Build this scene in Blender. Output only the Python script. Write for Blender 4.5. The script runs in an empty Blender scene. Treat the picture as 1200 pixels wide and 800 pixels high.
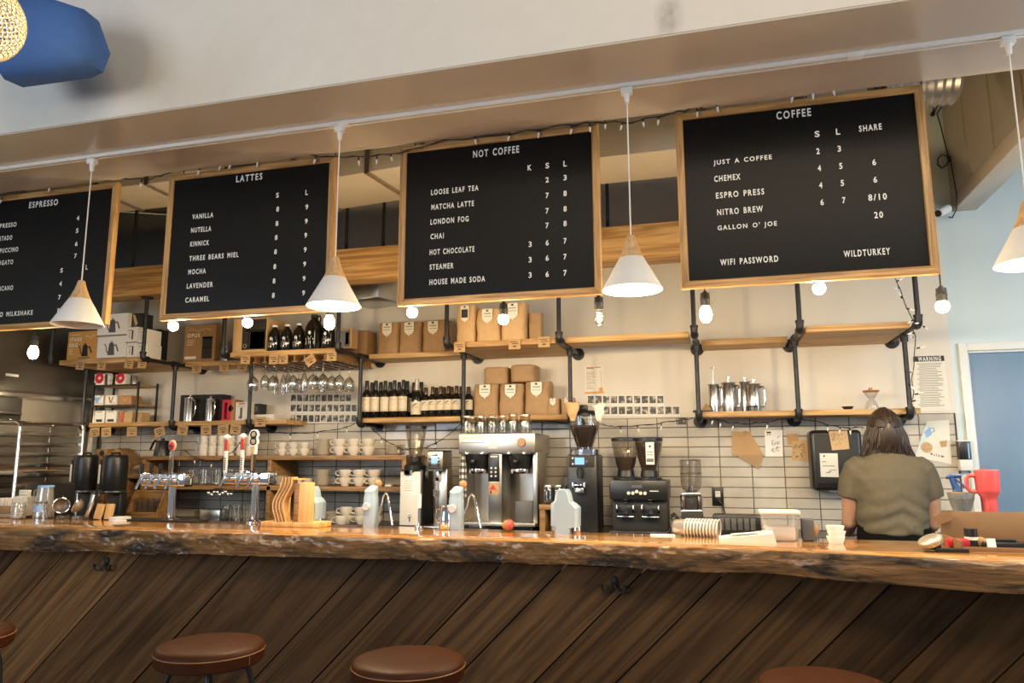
import bpy, bmesh, math, random
from mathutils import Vector, Matrix, noise
random.seed(7)
SC = bpy.context.scene
COL = SC.collection
PI = math.pi
R = math.radians

# ------------------------------------------------------------------ camera
YAW, PITCH, ROLL, FPX, CAMH = R(15.383), R(8.955), R(-0.133), 865.87, 1.42
_f = Vector((-math.sin(YAW)*math.cos(PITCH), math.cos(YAW)*math.cos(PITCH), math.sin(PITCH)))
_r0 = Vector((math.cos(YAW), math.sin(YAW), 0)); _u0 = _r0.cross(_f)
_r = math.cos(ROLL)*_r0 + math.sin(ROLL)*_u0
_u = -math.sin(ROLL)*_r0 + math.cos(ROLL)*_u0
CAM = Vector((0, 0, CAMH))
cd = bpy.data.cameras.new('camera'); cam = bpy.data.objects.new('camera', cd); COL.objects.link(cam)
cam.matrix_world = Matrix(((_r.x, _u.x, -_f.x, 0), (_r.y, _u.y, -_f.y, 0), (_r.z, _u.z, -_f.z, CAMH), (0, 0, 0, 1)))
cd.sensor_width = 36; cd.lens = FPX/1200*36; cd.clip_start = .05; cd.clip_end = 60
SC.camera = cam

# ------------------------------------------------------------------ world, daylight, exposure
SC.view_settings.view_transform = 'Standard'; SC.view_settings.look = 'None'
SC.view_settings.gamma = 1; SC.view_settings.use_curve_mapping = False
SC.view_settings.exposure = 0.35
W = bpy.data.worlds.new('world'); SC.world = W; W.use_nodes = True
bg = W.node_tree.nodes['Background']; bg.inputs[0].default_value = (.80, .88, 1, 1); bg.inputs[1].default_value = .20
SC.cycles.max_bounces = 8; SC.cycles.transparent_max_bounces = 24; SC.cycles.sample_clamp_indirect = 6
SC.cycles.caustics_reflective = False; SC.cycles.caustics_refractive = False

def area_light(name, loc, target, sx, sy, power, color):
    l = bpy.data.lights.new(name, 'AREA'); l.shape = 'RECTANGLE'; l.size = sx; l.size_y = sy
    l.energy = power; l.color = color
    o = bpy.data.objects.new(name, l); COL.objects.link(o); o.location = loc
    o.rotation_euler = (Vector(target)-Vector(loc)).to_track_quat('-Z', 'Y').to_euler()
    return o
# the shop front: tall windows behind and to the left of the photographer, and a side window by the door on the right
area_light('daylight_shopfront', (-4.5, -3.2, 2.4), (-2.4, 3.5, 2.3), 3.6, 2.4, 130, (.78, .89, 1))
area_light('daylight_side', (3.6, 2.6, 2.3), (2.2, 5.5, 1.7), 1.6, 2.0, 60, (.80, .92, 1))
area_light('room_lamps', (1.2, -1.2, 4.2), (0.6, 3.0, 3.0), 3.0, 1.2, 95, (1, .80, .55))
BULB_E, SHADE_E, PEND_W, BULB_W = 34, 40, 44, 10

# ------------------------------------------------------------------ pixel to place
def ray(x, y): return _f + _r*((x-600)/FPX) - _u*((y-400)/FPX)
def aY(x, y, Y): d = ray(x, y); return CAM + d*(Y/d.y)
def aZ(x, y, z): d = ray(x, y); return CAM + d*((z-CAMH)/d.z)
def aX(x, y, X): d = ray(x, y); return CAM + d*(X/d.x)
def slim(X, Y): return Y/math.hypot(X, Y)     # a round thing seen off to the side looks wider than its cut at one depth
def fit(x0, y0, x1, y1, Y, z=None):
    "centre X, base z, width, height of something seen in a box of the photograph at depth Y"
    xc = (x0+x1)/2; ym = (y0+y1)/2
    X0 = aY(x0, ym, Y).x; X1 = aY(x1, ym, Y).x
    zt = aY(xc, y0, Y).z; zb = aY(xc, y1, Y).z if z is None else z
    return (X0+X1)/2, zb, X1-X0, zt-zb

# ------------------------------------------------------------------ materials
def new_mat(name):
    m = bpy.data.materials.new(name); m.use_nodes = True
    return m, m.node_tree.nodes, m.node_tree.links, m.node_tree.nodes['Principled BSDF']
def c4(c): return (c[0], c[1], c[2], 1)
def bump_from(N, L, b, out, strength, dist=.002):
    bn = N.new('ShaderNodeBump'); bn.inputs['Strength'].default_value = strength; bn.inputs['Distance'].default_value = dist
    L.new(out, bn.inputs['Height']); L.new(bn.outputs[0], b.inputs['Normal'])
def pbr(name, col, rough=.5, metal=0, var=.06, scale=12, bump=0, coat=0, spec=.5, emit=None, es=0):
    m, N, L, b = new_mat(name)
    b.inputs['Base Color'].default_value = c4(col); b.inputs['Roughness'].default_value = rough
    b.inputs['Metallic'].default_value = metal; b.inputs['Specular IOR Level'].default_value = spec
    if coat: b.inputs['Coat Weight'].default_value = coat; b.inputs['Coat Roughness'].default_value = .08
    if emit: b.inputs['Emission Color'].default_value = c4(emit); b.inputs['Emission Strength'].default_value = es
    if var or bump:
        t = N.new('ShaderNodeTexCoord'); n = N.new('ShaderNodeTexNoise'); n.inputs['Scale'].default_value = scale
        n.inputs['Detail'].default_value = 5; L.new(t.outputs['Object'], n.inputs['Vector'])
        if var:
            mx = N.new('ShaderNodeMix'); mx.data_type = 'RGBA'
            mx.inputs[6].default_value = c4([max(0, x*(1-var*2)) for x in col]); mx.inputs[7].default_value = c4([min(1, x*(1+var*2)) for x in col])
            L.new(n.outputs['Fac'], mx.inputs[0]); L.new(mx.outputs[2], b.inputs['Base Color'])
        if bump: bump_from(N, L, b, n.outputs['Fac'], bump)
    return m
def vdot(N, L, src, v):
    d = N.new('ShaderNodeVectorMath'); d.operation = 'DOT_PRODUCT'; d.inputs[1].default_value = v
    L.new(src, d.inputs[0]); return d.outputs['Value']
def wood(name, dark, light, along=(1, 0, 0), rough=.45, coat=0, freq=22, stretch=.06, bump=.15, knots=.25, island=0, contrast=(.3, .7), spec=.5):
    m, N, L, b = new_mat(name)
    a = Vector(along).normalized(); h = Vector((0, 0, 1)) if abs(a.z) < .9 else Vector((0, 1, 0))
    p = a.cross(h).normalized(); q = a.cross(p).normalized()
    t = N.new('ShaderNodeTexCoord'); geo = N.new('ShaderNodeNewGeometry'); oi = N.new('ShaderNodeObjectInfo')
    cb = N.new('ShaderNodeCombineXYZ')
    def scaled(s, k):
        x = N.new('ShaderNodeMath'); x.operation = 'MULTIPLY'; x.inputs[1].default_value = k; L.new(s, x.inputs[0]); return x.outputs[0]
    L.new(scaled(vdot(N, L, t.outputs['Object'], a), freq*stretch), cb.inputs[0])
    L.new(scaled(vdot(N, L, t.outputs['Object'], p), freq), cb.inputs[1])
    L.new(scaled(vdot(N, L, t.outputs['Object'], q), freq), cb.inputs[2])
    of = N.new('ShaderNodeMath'); of.operation = 'ADD'; L.new(oi.outputs['Random'], of.inputs[0]); L.new(geo.outputs['Random Per Island'], of.inputs[1])
    ov = N.new('ShaderNodeMath'); ov.operation = 'MULTIPLY'; ov.inputs[1].default_value = 37; L.new(of.outputs[0], ov.inputs[0])
    ad = N.new('ShaderNodeVectorMath'); ad.operation = 'ADD'; L.new(cb.outputs[0], ad.inputs[0]); L.new(ov.outputs[0], ad.inputs[1])
    n1 = N.new('ShaderNodeTexNoise'); n1.inputs['Scale'].default_value = .5; n1.inputs['Detail'].default_value = 4; n1.inputs['Distortion'].default_value = knots*3
    L.new(ad.outputs[0], n1.inputs['Vector'])
    sn = N.new('ShaderNodeMath'); sn.operation = 'MULTIPLY'; sn.inputs[1].default_value = 26; L.new(n1.outputs['Fac'], sn.inputs[0])
    si = N.new('ShaderNodeMath'); si.operation = 'SINE'; L.new(sn.outputs[0], si.inputs[0])
    n2 = N.new('ShaderNodeTexNoise'); n2.inputs['Scale'].default_value = 3; n2.inputs['Detail'].default_value = 6; L.new(ad.outputs[0], n2.inputs['Vector'])
    mr = N.new('ShaderNodeMath'); mr.operation = 'MULTIPLY_ADD'; mr.inputs[1].default_value = .16; L.new(si.outputs[0], mr.inputs[0]); L.new(n2.outputs['Fac'], mr.inputs[2])
    cr = N.new('ShaderNodeValToRGB'); cr.color_ramp.elements[0].position = contrast[0]; cr.color_ramp.elements[1].position = contrast[1]
    cr.color_ramp.elements[0].color = c4(dark); cr.color_ramp.elements[1].color = c4(light); L.new(mr.outputs[0], cr.inputs[0])
    out = cr.outputs[0]
    if island:
        hs = N.new('ShaderNodeHueSaturation'); mm = N.new('ShaderNodeMapRange'); L.new(geo.outputs['Random Per Island'], mm.inputs[0])
        mm.inputs['To Min'].default_value = 1-island; mm.inputs['To Max'].default_value = 1+island
        L.new(mm.outputs[0], hs.inputs['Value']); L.new(out, hs.inputs['Color']); out = hs.outputs[0]
    L.new(out, b.inputs['Base Color']); b.inputs['Roughness'].default_value = rough; b.inputs['Specular IOR Level'].default_value = spec
    if coat: b.inputs['Coat Weight'].default_value = coat; b.inputs['Coat Roughness'].default_value = .05
    if bump: bump_from(N, L, b, mr.outputs[0], bump)
    return m
def thin_glass(name, tint=(1, 1, 1), gloss=.12, rough=.03, body=0, bcol=(.8, .8, .8)):
    m, N, L, b = new_mat(name); out = N['Material Output']
    tr = N.new('ShaderNodeBsdfTransparent'); tr.inputs[0].default_value = c4(tint)
    gl = N.new('ShaderNodeBsdfGlossy'); gl.inputs['Roughness'].default_value = rough
    lw = N.new('ShaderNodeLayerWeight'); lw.inputs[0].default_value = .3
    mp = N.new('ShaderNodeMapRange'); mp.inputs['To Min'].default_value = gloss; mp.inputs['To Max'].default_value = .75
    L.new(lw.outputs['Facing'], mp.inputs[0])
    mx = N.new('ShaderNodeMixShader'); L.new(mp.outputs[0], mx.inputs[0]); L.new(tr.outputs[0], mx.inputs[1]); L.new(gl.outputs[0], mx.inputs[2])
    o = mx.outputs[0]
    if body:
        b.inputs['Base Color'].default_value = c4(bcol); b.inputs['Roughness'].default_value = .25
        m2 = N.new('ShaderNodeMixShader'); m2.inputs[0].default_value = body; L.new(o, m2.inputs[1]); L.new(b.outputs[0], m2.inputs[2]); o = m2.outputs[0]
    L.new(o, out.inputs[0]); return m
def photo_mat(name):
    "black and white snapshot: blotches that differ from print to print"
    m, N, L, b = new_mat(name)
    t = N.new('ShaderNodeTexCoord'); oi = N.new('ShaderNodeObjectInfo'); geo = N.new('ShaderNodeNewGeometry')
    s = N.new('ShaderNodeVectorMath'); s.operation = 'ADD'; q = N.new('ShaderNodeMath'); q.operation = 'MULTIPLY'; q.inputs[1].default_value = 53
    L.new(oi.outputs['Random'], q.inputs[0]); L.new(t.outputs['Object'], s.inputs[0]); L.new(q.outputs[0], s.inputs[1])
    n = N.new('ShaderNodeTexNoise'); n.inputs['Scale'].default_value = 34; n.inputs['Detail'].default_value = 2; L.new(s.outputs[0], n.inputs['Vector'])
    r = N.new('ShaderNodeValToRGB'); e = r.color_ramp.elements
    e[0].position = .50; e[0].color = (.012, .011, .010, 1); e[1].position = .72; e[1].color = (.62, .57, .48, 1)
    L.new(n.outputs['Fac'], r.inputs[0]); L.new(r.outputs[0], b.inputs['Base Color']); b.inputs['Roughness'].default_value = .35
    return m

M = {}
def mk(k, *a, **kw): M[k] = pbr(k, *a, **kw)
mk('wall_paint', (.72, .67, .58), .55, var=.03, scale=3, bump=.05)
mk('wall_blue', (.62, .72, .74), .5, var=.02, scale=3)
mk('bulkhead_paint', (.70, .66, .60), .6, var=.03, scale=5, bump=.10)
mk('soffit_paint', (.56, .50, .42), .18, var=.03, scale=2)
mk('dark_ceiling', (.10, .095, .085), .8)
mk('duct_paint', (.38, .34, .28), .45, var=.05, scale=4)
mk('galvanised', (.55, .56, .57), .28, 1, var=.08, scale=8)
mk('concrete', (.20, .17, .15), .5, var=.2, scale=6)
mk('steel', (.62, .60, .57), .24, 1, var=.05, scale=5)
mk('kitchen_steel', (.50, .47, .41), .42, .75, var=.08, scale=3)
mk('steel_brushed', (.56, .52, .46), .33, 1, var=.08, scale=9)
mk('steel_dark', (.20, .19, .17), .35, .9, var=.12, scale=3)
mk('chrome', (.78, .78, .80), .07, 1, var=0)
mk('white_metal', (.92, .91, .88), .4, var=0)
mk('white_cord', (.80, .78, .72), .6, var=0)
mk('black_pipe', (.035, .035, .037), .42, .65, var=.25, scale=30)
mk('black_wire', (.012, .012, .012), .5, var=0)
mk('black_plastic', (.014, .014, .015), .34, var=.1)
mk('black_matte', (.018, .017, .016), .6, var=.1)
mk('grey_plastic', (.10, .10, .10), .4)
mk('felt', (.007, .007, .007), .46, var=.1, scale=60, spec=.22)
mk('letter_white', (.88, .86, .80), .5, var=0)
mk('ceramic', (.74, .68, .58), .16, var=.02)
mk('ceramic_white', (.82, .80, .76), .2, var=.02)
mk('kraft', (.40, .25, .125), .7, var=.08, scale=20, bump=.3)
mk('kraft_light', (.60, .40, .20), .7, var=.07, scale=18, bump=.4)
mk('sieve_mesh', (.26, .21, .16), .5, .5, var=.1, scale=80)
mk('carton_brown', (.22, .125, .055), .7, var=.06)
mk('kraft_tag', (.50, .31, .14), .7, var=.05)
mk('cardboard', (.36, .21, .095), .7, var=.06)
mk('orange_box', (.62, .32, .08), .5, var=.04)
mk('paper', (.80, .76, .66), .6, var=.03)
mk('paper_white', (.85, .83, .78), .5, var=.02)
mk('ink', (.02, .018, .015), .6, var=0)
mk('ink_grey', (.16, .15, .13), .6, var=0)
mk('wine_glass_dark', (.010, .009, .007), .08, var=0, spec=.7)
mk('wine_label', (.68, .58, .42), .5, var=.06, scale=40)
mk('foil_black', (.012, .012, .012), .3, var=0)
mk('foil_brown', (.07, .035, .015), .3, .3, var=0)
mk('tin_grey', (.36, .30, .22), .4, .3)
mk('foil_silver', (.70, .66, .58), .3, .8, var=.1)
mk('gold', (.65, .42, .13), .3, .9, var=.1)
mk('tile_glaze', (.60, .55, .47), .10, var=.10, scale=9, bump=.25)
mk('grout', (.035, .032, .03), .8, var=.1)
mk('door_blue', (.17, .28, .42), .35, var=.02)
mk('door_white', (.78, .80, .77), .35, var=.02)
mk('tap_white', (.33, .44, .53), .28, var=.02)
mk('tap_knob', (.50, .58, .60), .28, var=.02)
mk('red', (.55, .025, .05), .4, var=.04)
mk('tumbler_red', (.66, .095, .10), .38, var=.02)
mk('leather', (.046, .0135, .0045), .46, spec=.12, var=.18, scale=7, bump=.10)
mk('leather_seam', (.30, .13, .05), .4, var=0)
mk('blue_felt', (.045, .12, .34), .8, var=.06, scale=40, bump=.2)
mk('blue_plastic', (.03, .08, .25), .3, var=0)
mk('light_blue', (.25, .45, .75), .4, var=0)
mk('pot_grey', (.17, .19, .19), .4, var=.08)
mk('skin', (.46, .26, .17), .5, var=.05, scale=20)
mk('shirt', (.098, .082, .053), .85, var=.07, scale=50, bump=.15)
mk('trousers', (.004, .004, .0045), .9, spec=.1)
mk('hair', (.026, .015, .010), .42, var=.3, scale=60)
mk('coffee', (.030, .014, .007), .5, var=.4, scale=160, bump=.6)
mk('display_blue', (.02, .05, .12), .2, var=0, emit=(.25, .5, 1), es=1.2)
mk('pastry', (.45, .20, .06), .6, var=.2, scale=40)
mk('rattan', (.85, .62, .36), .6, var=.15, scale=40)
mk('copper_wood', (.45, .22, .09), .35, var=.15, scale=25)
M['bulb_glow'] = pbr('bulb_glow', (1, .9, .7), .3, var=0, emit=(1, .76, .42), es=BULB_E)
M['pendant_glow'] = pbr('pendant_glow', (1, .9, .75), .3, var=0, emit=(1, .83, .58), es=SHADE_E)
M['bulb_off'] = pbr('bulb_off', (.75, .70, .62), .3, var=0)
mk('shade_white', (.80, .77, .72), .55, var=.02)
M['glass'] = thin_glass('glass', (.96, .96, .95))
M['glass_smoke'] = thin_glass('glass_smoke', (.86, .82, .76), .08, body=.16, bcol=(.16, .12, .08))
M['glass_jar'] = thin_glass('glass_jar', (.97, .96, .93), .09)
M['bulb_glass'] = thin_glass('bulb_glass', (1, .97, .9), .06)
M['plastic_clear'] = thin_glass('plastic_clear', (.97, .96, .94), .10, .12, body=.15, bcol=(.85, .82, .75))
M['photo'] = photo_mat('photo')
def groove_mat():
    m, N, L, b = new_mat('letter_felt'); b.inputs['Base Color'].default_value = (.007, .007, .0075, 1); b.inputs['Roughness'].default_value = .40; b.inputs['Specular IOR Level'].default_value = .15
    cb = N.new('ShaderNodeCombineXYZ'); cb.inputs[0].default_value = 1; b.inputs['Anisotropic'].default_value = .9   # fine level grooves in the felt
    L.new(cb.outputs[0], b.inputs['Tangent']); return m
M['felt'] = groove_mat()
def stained_paint():
    m, N, L, b = new_mat('bulkhead_stained'); b.inputs['Roughness'].default_value = .6
    t = N.new('ShaderNodeTexCoord'); n = N.new('ShaderNodeTexNoise'); n.inputs['Scale'].default_value = 9; n.inputs['Detail'].default_value = 8; L.new(t.outputs['Object'], n.inputs['Vector'])
    base = N.new('ShaderNodeMix'); base.data_type = 'RGBA'; base.inputs[6].default_value = (.66, .62, .56, 1); base.inputs[7].default_value = (.73, .69, .63, 1); L.new(n.outputs['Fac'], base.inputs[0])
    P = aY(784, 20, 2.775); d = N.new('ShaderNodeVectorMath'); d.operation = 'DISTANCE'; mp = N.new('ShaderNodeMapping'); mp.inputs['Scale'].default_value = (1.5, .2, .8)
    mp.inputs['Location'].default_value = (-1.5*P.x, -.2*P.y, -.8*P.z); L.new(t.outputs['Object'], mp.inputs[0]); L.new(mp.outputs[0], d.inputs[0]); d.inputs[1].default_value = (0, 0, 0)
    k = N.new('ShaderNodeMapRange'); k.inputs['From Min'].default_value = .02; k.inputs['From Max'].default_value = .10; k.inputs['To Min'].default_value = .75; k.inputs['To Max'].default_value = 0; L.new(d.outputs['Value'], k.inputs[0])
    n2 = N.new('ShaderNodeTexNoise'); n2.inputs['Scale'].default_value = 30; n2.inputs['Detail'].default_value = 6; L.new(t.outputs['Object'], n2.inputs['Vector'])
    q = N.new('ShaderNodeMath'); q.operation = 'MULTIPLY'; L.new(k.outputs[0], q.inputs[0]); L.new(n2.outputs['Fac'], q.inputs[1])
    mx = N.new('ShaderNodeMix'); mx.data_type = 'RGBA'; L.new(q.outputs[0], mx.inputs[0]); L.new(base.outputs[2], mx.inputs[6]); mx.inputs[7].default_value = (.10, .06, .03, 1)
    L.new(mx.outputs[2], b.inputs['Base Color']); bump_from(N, L, b, n.outputs['Fac'], .12, .004); return m
M['bulkhead_stained'] = stained_paint()
mk('upper_wall_shade', (.36, .32, .27), .8, var=.12, scale=3)  # upper back wall with its shade put into the colour
mk('upper_wall_deep_shade', (.12, .115, .10), .8, var=.12, scale=3)  # the same wall coloured for the deeper shade at the left
M['oak'] = wood('oak', (.30, .155, .050), (.56, .32, .115), (1, 0, 0), .4, freq=40, stretch=.05)
M['oak_up'] = wood('oak_up', (.30, .155, .050), (.56, .32, .115), (0, 0, 1), .4, freq=40, stretch=.05)
M['pine'] = wood('pine', (.42, .23, .075), (.66, .42, .18), (1, 0, 0), .5, freq=26, stretch=.05)
M['beam_pine'] = wood('beam_pine', (.34, .18, .06), (.60, .37, .15), (1, 0, 0), .5, freq=14, stretch=.06, knots=.5)
M['shelf_brown'] = wood('shelf_brown', (.20, .10, .035), (.36, .20, .075), (1, 0, 0), .45, freq=40)
M['birch'] = wood('birch', (.62, .35, .11), (.80, .50, .20), (0, 0, 1), .45, freq=18, stretch=.1, bump=.05)
M['ash_cap'] = wood('ash_cap', (.50, .30, .13), (.68, .45, .23), (0, 0, 1), .5, freq=60, stretch=.1)
M['slab_top'] = wood('slab_top', (.34, .135, .022), (.70, .36, .085), (1, 0, 0), .22, coat=1, freq=9, stretch=.07, bump=.02, knots=.6)
M['plank'] = wood('plank', (.052, .026, .010), (.190, .098, .038), (1, 0, 1), .62, freq=11, stretch=.05, bump=.25, knots=.8, island=.5, contrast=(.18, .92), spec=.18)

def slab_edge_mat():
    m, N, L, b = new_mat('live_edge')
    t = N.new('ShaderNodeTexCoord')
    def nz(sc, scale, det, rough, dist):
        mp = N.new('ShaderNodeMapping'); mp.inputs['Scale'].default_value = sc; L.new(t.outputs['Object'], mp.inputs[0])
        n = N.new('ShaderNodeTexNoise'); n.inputs['Scale'].default_value = scale; n.inputs['Detail'].default_value = det; n.inputs['Roughness'].default_value = rough; n.inputs['Distortion'].default_value = dist
        L.new(mp.outputs[0], n.inputs['Vector']); return n.outputs['Fac']
    fine = nz((5, 12, 26), 2.4, 10, .72, .6); patch = nz((1.5, 2, 4.5), 1.3, 4, .55, 1.2); grain = nz((2.2, 10, 60), 2.0, 6, .6, .2)
    def ramp(src, stops):
        r = N.new('ShaderNodeValToRGB'); e = r.color_ramp.elements
        e[0].position, e[0].color = stops[0][0], c4(stops[0][1]); e[1].position, e[1].color = stops[-1][0], c4(stops[-1][1])
        for p, c in stops[1:-1]: k = e.new(p); k.color = c4(c)
        L.new(src, r.inputs[0]); return r.outputs[0]
    honey = ramp(grain, [(.30, (.16, .070, .020)), (.52, (.34, .165, .052)), (.72, (.52, .28, .09))])
    bark = ramp(fine, [(.38, (.010, .007, .005)), (.52, (.075, .040, .018)), (.66, (.36, .21, .09))])
    mask = ramp(patch, [(.49, (0, 0, 0)), (.60, (1, 1, 1))])
    mx = N.new('ShaderNodeMix'); mx.data_type = 'RGBA'; L.new(mask, mx.inputs[0]); L.new(honey, mx.inputs[6]); L.new(bark, mx.inputs[7])
    L.new(mx.outputs[2], b.inputs['Base Color']); b.inputs['Roughness'].default_value = .34
    b.inputs['Coat Weight'].default_value = .6; b.inputs['Coat Roughness'].default_value = .12
    bump_from(N, L, b, fine, 1.0, .016); return m
M['live_edge'] = slab_edge_mat()

# ------------------------------------------------------------------ mesh builder
def frame_of(d):
    d = Vector(d).normalized(); h = Vector((0, 0, 1)) if abs(d.z) < .95 else Vector((1, 0, 0))
    a = d.cross(h).normalized(); return a, d.cross(a).normalized()
class MB:
    def __init__(s): s.v = []; s.f = []; s.mi = []; s.mats = []; s.T = Matrix()
    def idx(s, m):
        m = M[m] if isinstance(m, str) else m
        if m not in s.mats: s.mats.append(m)
        return s.mats.index(m)
    def add(s, vs, fs, m):
        k = len(s.v); i = s.idx(m); s.v += [s.T @ Vector(p) for p in vs]
        s.f += [tuple(k+j for j in f) for f in fs]; s.mi += [i]*len(fs); return s
    def box(s, c, d, m, bev=0, rz=0, rot=None, taper=1, seg=2):
        bm = bmesh.new(); bmesh.ops.create_cube(bm, size=1)
        for v in bm.verts:
            k = taper if v.co.z > 0 else 1
            v.co = Vector((v.co.x*d[0]*k, v.co.y*d[1]*k, v.co.z*d[2]))
        if bev: bmesh.ops.bevel(bm, geom=bm.edges[:], offset=min(bev, min(d)*.49), segments=seg, affect='EDGES', profile=.5)
        X = Matrix.Translation(Vector(c)) @ (rot if rot else Matrix.Rotation(rz, 4, 'Z'))
        bm.verts.ensure_lookup_table()
        s.add([X @ v.co for v in bm.verts], [[v.index for v in f.verts] for f in bm.faces], m); bm.free(); return s
    def ring(s, pts, m, closed=True, caps=True):
        "pts: list of rings with the same count"
        n = len(pts[0]); vs = [p for r in pts for p in r]; fs = []
        for i in range(len(pts)-1):
            for j in range(n if closed else n-1):
                a = i*n+j; b = i*n+(j+1) % n; fs.append((a, b, b+n, a+n))
        if caps and closed: fs.append(tuple(reversed(range(n)))); fs.append(tuple((len(pts)-1)*n+j for j in range(n)))
        return s.add(vs, fs, m)
    def cyl(s, p0, p1, r0, m, r1=None, n=16, caps=True):
        p0 = Vector(p0); p1 = Vector(p1); r1 = r0 if r1 is None else r1; a, b = frame_of(p1-p0)
        ck = [(math.cos(2*PI*j/n), math.sin(2*PI*j/n)) for j in range(n)]
        return s.ring([[p+a*(c*r)+b*(q*r) for c, q in ck] for p, r in ((p0, r0), (p1, r1))], m, caps=caps)
    def lathe(s, prof, m, c=(0, 0, 0), n=24, rot=None, sy=1, closed=False):
        X = Matrix.Translation(Vector(c)) @ (rot if rot else Matrix())
        rs = [[X @ Vector((max(r, 1e-5)*math.cos(2*PI*j/n), sy*max(r, 1e-5)*math.sin(2*PI*j/n), z)) for j in range(n)] for r, z in prof]
        if closed: rs.append(rs[0])
        return s.ring(rs, m, caps=False)
    def tube(s, pts, r, m, n=8, caps=True, closed=False):
        pts = [Vector(p) for p in pts]; rs = []; k = len(pts); up = None
        for i, p in enumerate(pts):
            d = (pts[(i+1) % k]-pts[i-1]) if closed else (pts[min(i+1, k-1)]-pts[max(i-1, 0)])
            d.normalize()
            if up is None: a, b = frame_of(d)
            else: a = (up - d*up.dot(d)).normalized(); b = d.cross(a)
            up = a; rr = r[i] if isinstance(r, (list, tuple)) else r
            rs.append([p+a*(rr*math.cos(2*PI*j/n))+b*(rr*math.sin(2*PI*j/n)) for j in range(n)])
        if closed: rs.append(rs[0])
        return s.ring(rs, m, caps=caps and not closed)
    def ball(s, c, r, m, n=16, k=10, rot=None):
        r = (r, r, r) if not isinstance(r, (tuple, list)) else r
        X = Matrix.Translation(Vector(c)) @ (rot if rot else Matrix())
        rs = []
        for i in range(k+1):
            t = PI*i/k; rs.append([X @ Vector((r[0]*max(math.sin(t), 1e-4)*math.cos(2*PI*j/n), r[1]*max(math.sin(t), 1e-4)*math.sin(2*PI*j/n), -r[2]*math.cos(t))) for j in range(n)])
        return s.ring(rs, m, caps=False)
    def prism(s, poly, y0, y1, m):
        "polygon in x,z carried from y0 to y1"
        return s.ring([[(x, y0, z) for x, z in poly], [(x, y1, z) for x, z in poly]], m)
    def slabz(s, poly, z0, z1, m):
        return s.ring([[(x, y, z0) for x, y in poly], [(x, y, z1) for x, y in poly]], m)
    def grid(s, fn, nu, nv, m):
        vs = [fn(i/nu, j/nv) for i in range(nu+1) for j in range(nv+1)]
        return s.add(vs, [(i*(nv+1)+j, (i+1)*(nv+1)+j, (i+1)*(nv+1)+j+1, i*(nv+1)+j+1) for i in range(nu) for j in range(nv)], m)
    def build(s, name, parent=None, loc=None, ang=38, rz=0):
        me = bpy.data.meshes.new(name); me.from_pydata([tuple(v) for v in s.v], [], s.f)
        for m in s.mats: me.materials.append(m)
        me.polygons.foreach_set('material_index', s.mi)
        bm = bmesh.new(); bm.from_mesh(me); bmesh.ops.recalc_face_normals(bm, faces=bm.faces[:]); bm.to_mesh(me); bm.free()
        me.polygons.foreach_set('use_smooth', [True]*len(me.polygons)); me.set_sharp_from_angle(angle=R(ang)); me.update()
        o = bpy.data.objects.new(name, me); COL.objects.link(o)
        if parent: o.parent = parent
        if loc is not None: o.location = loc
        if rz: o.rotation_euler.z = rz
        return o
def tag(o, label, cat, group=None, kind=None):
    o['label'] = label; o['category'] = cat
    if group: o['group'] = group
    if kind: o['kind'] = kind
    return o
def thing(name, label, cat, loc=(0, 0, 0), rz=0, group=None):
    o = bpy.data.objects.new(name, None); COL.objects.link(o); o.empty_display_size = .05
    o.location = loc; o.rotation_euler.z = rz; return tag(o, label, cat, group)
def struct(mb, name, label=None):
    o = mb.build(name); o['kind'] = 'structure'
    if label: o['label'] = label
    return o
def dup(root, loc, rz=None, label=None, group=None, scale=None):
    r = root.copy(); COL.objects.link(r); r.location = loc
    if rz is not None: r.rotation_euler.z = rz
    if label: r['label'] = label
    if group: r['group'] = group
    if scale: r.scale = scale
    for ch in list(root.children):
        c = ch.copy(); COL.objects.link(c); c.parent = r
        for g in list(ch.children): d = g.copy(); COL.objects.link(d); d.parent = c
    return r
_tcache = {}
def text_geo(txt):
    "flat outline of a word at unit cap height, lower left at the origin"
    if txt not in _tcache:
        cu = bpy.data.curves.new('t', 'FONT'); cu.body = txt; cu.extrude = 0; cu.offset = .026; cu.resolution_u = 3; cu.space_character = 1.32; cu.space_word = 1.5
        o = bpy.data.objects.new('t', cu); COL.objects.link(o); bpy.context.view_layer.update()
        me = o.to_mesh(); vs = [v.co.copy() for v in me.vertices]; fs = [tuple(p.vertices) for p in me.polygons]; o.to_mesh_clear()
        bpy.data.objects.remove(o); bpy.data.curves.remove(cu)
        x0 = min(v.x for v in vs); x1 = max(v.x for v in vs); y0 = min(v.y for v in vs); y1 = max(v.y for v in vs)
        _tcache[txt] = ([((v.x-x0)/(x1-x0), (v.y-y0)/(y1-y0)) for v in vs], fs)
    return _tcache[txt]
def write(mb, txt, x, z, w, h, y, m='letter_white', th=.0015):
    "writing on a face that looks towards -y: left x, baseline z"
    vs, fs = text_geo(txt); n = len(vs)
    P = [(x+a*w, y-th, z+b*h) for a, b in vs]
    return mb.add(P, fs, m)
def words(txt):
    "the outline of each word of a phrase, all in the phrase's own unit box"
    vs, fs = text_geo(txt); n = txt.count(' ')
    fl = sorted(fs, key=lambda f: min(vs[i][0] for i in f)); gaps = []; hi = -1
    for k, f in enumerate(fl):
        lo = min(vs[i][0] for i in f)
        if k: gaps.append((lo-hi, k))
        hi = max(hi, max(vs[i][0] for i in f))
    cut = sorted(k for g, k in sorted(gaps, reverse=True)[:n]); out = []
    for a, b in zip([0]+cut, cut+[len(fl)]):
        ids = sorted({i for f in fl[a:b] for i in f}); mp = {i: j for j, i in enumerate(ids)}
        out.append(([vs[i] for i in ids], [tuple(mp[i] for i in f) for f in fl[a:b]]))
    return out
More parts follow.
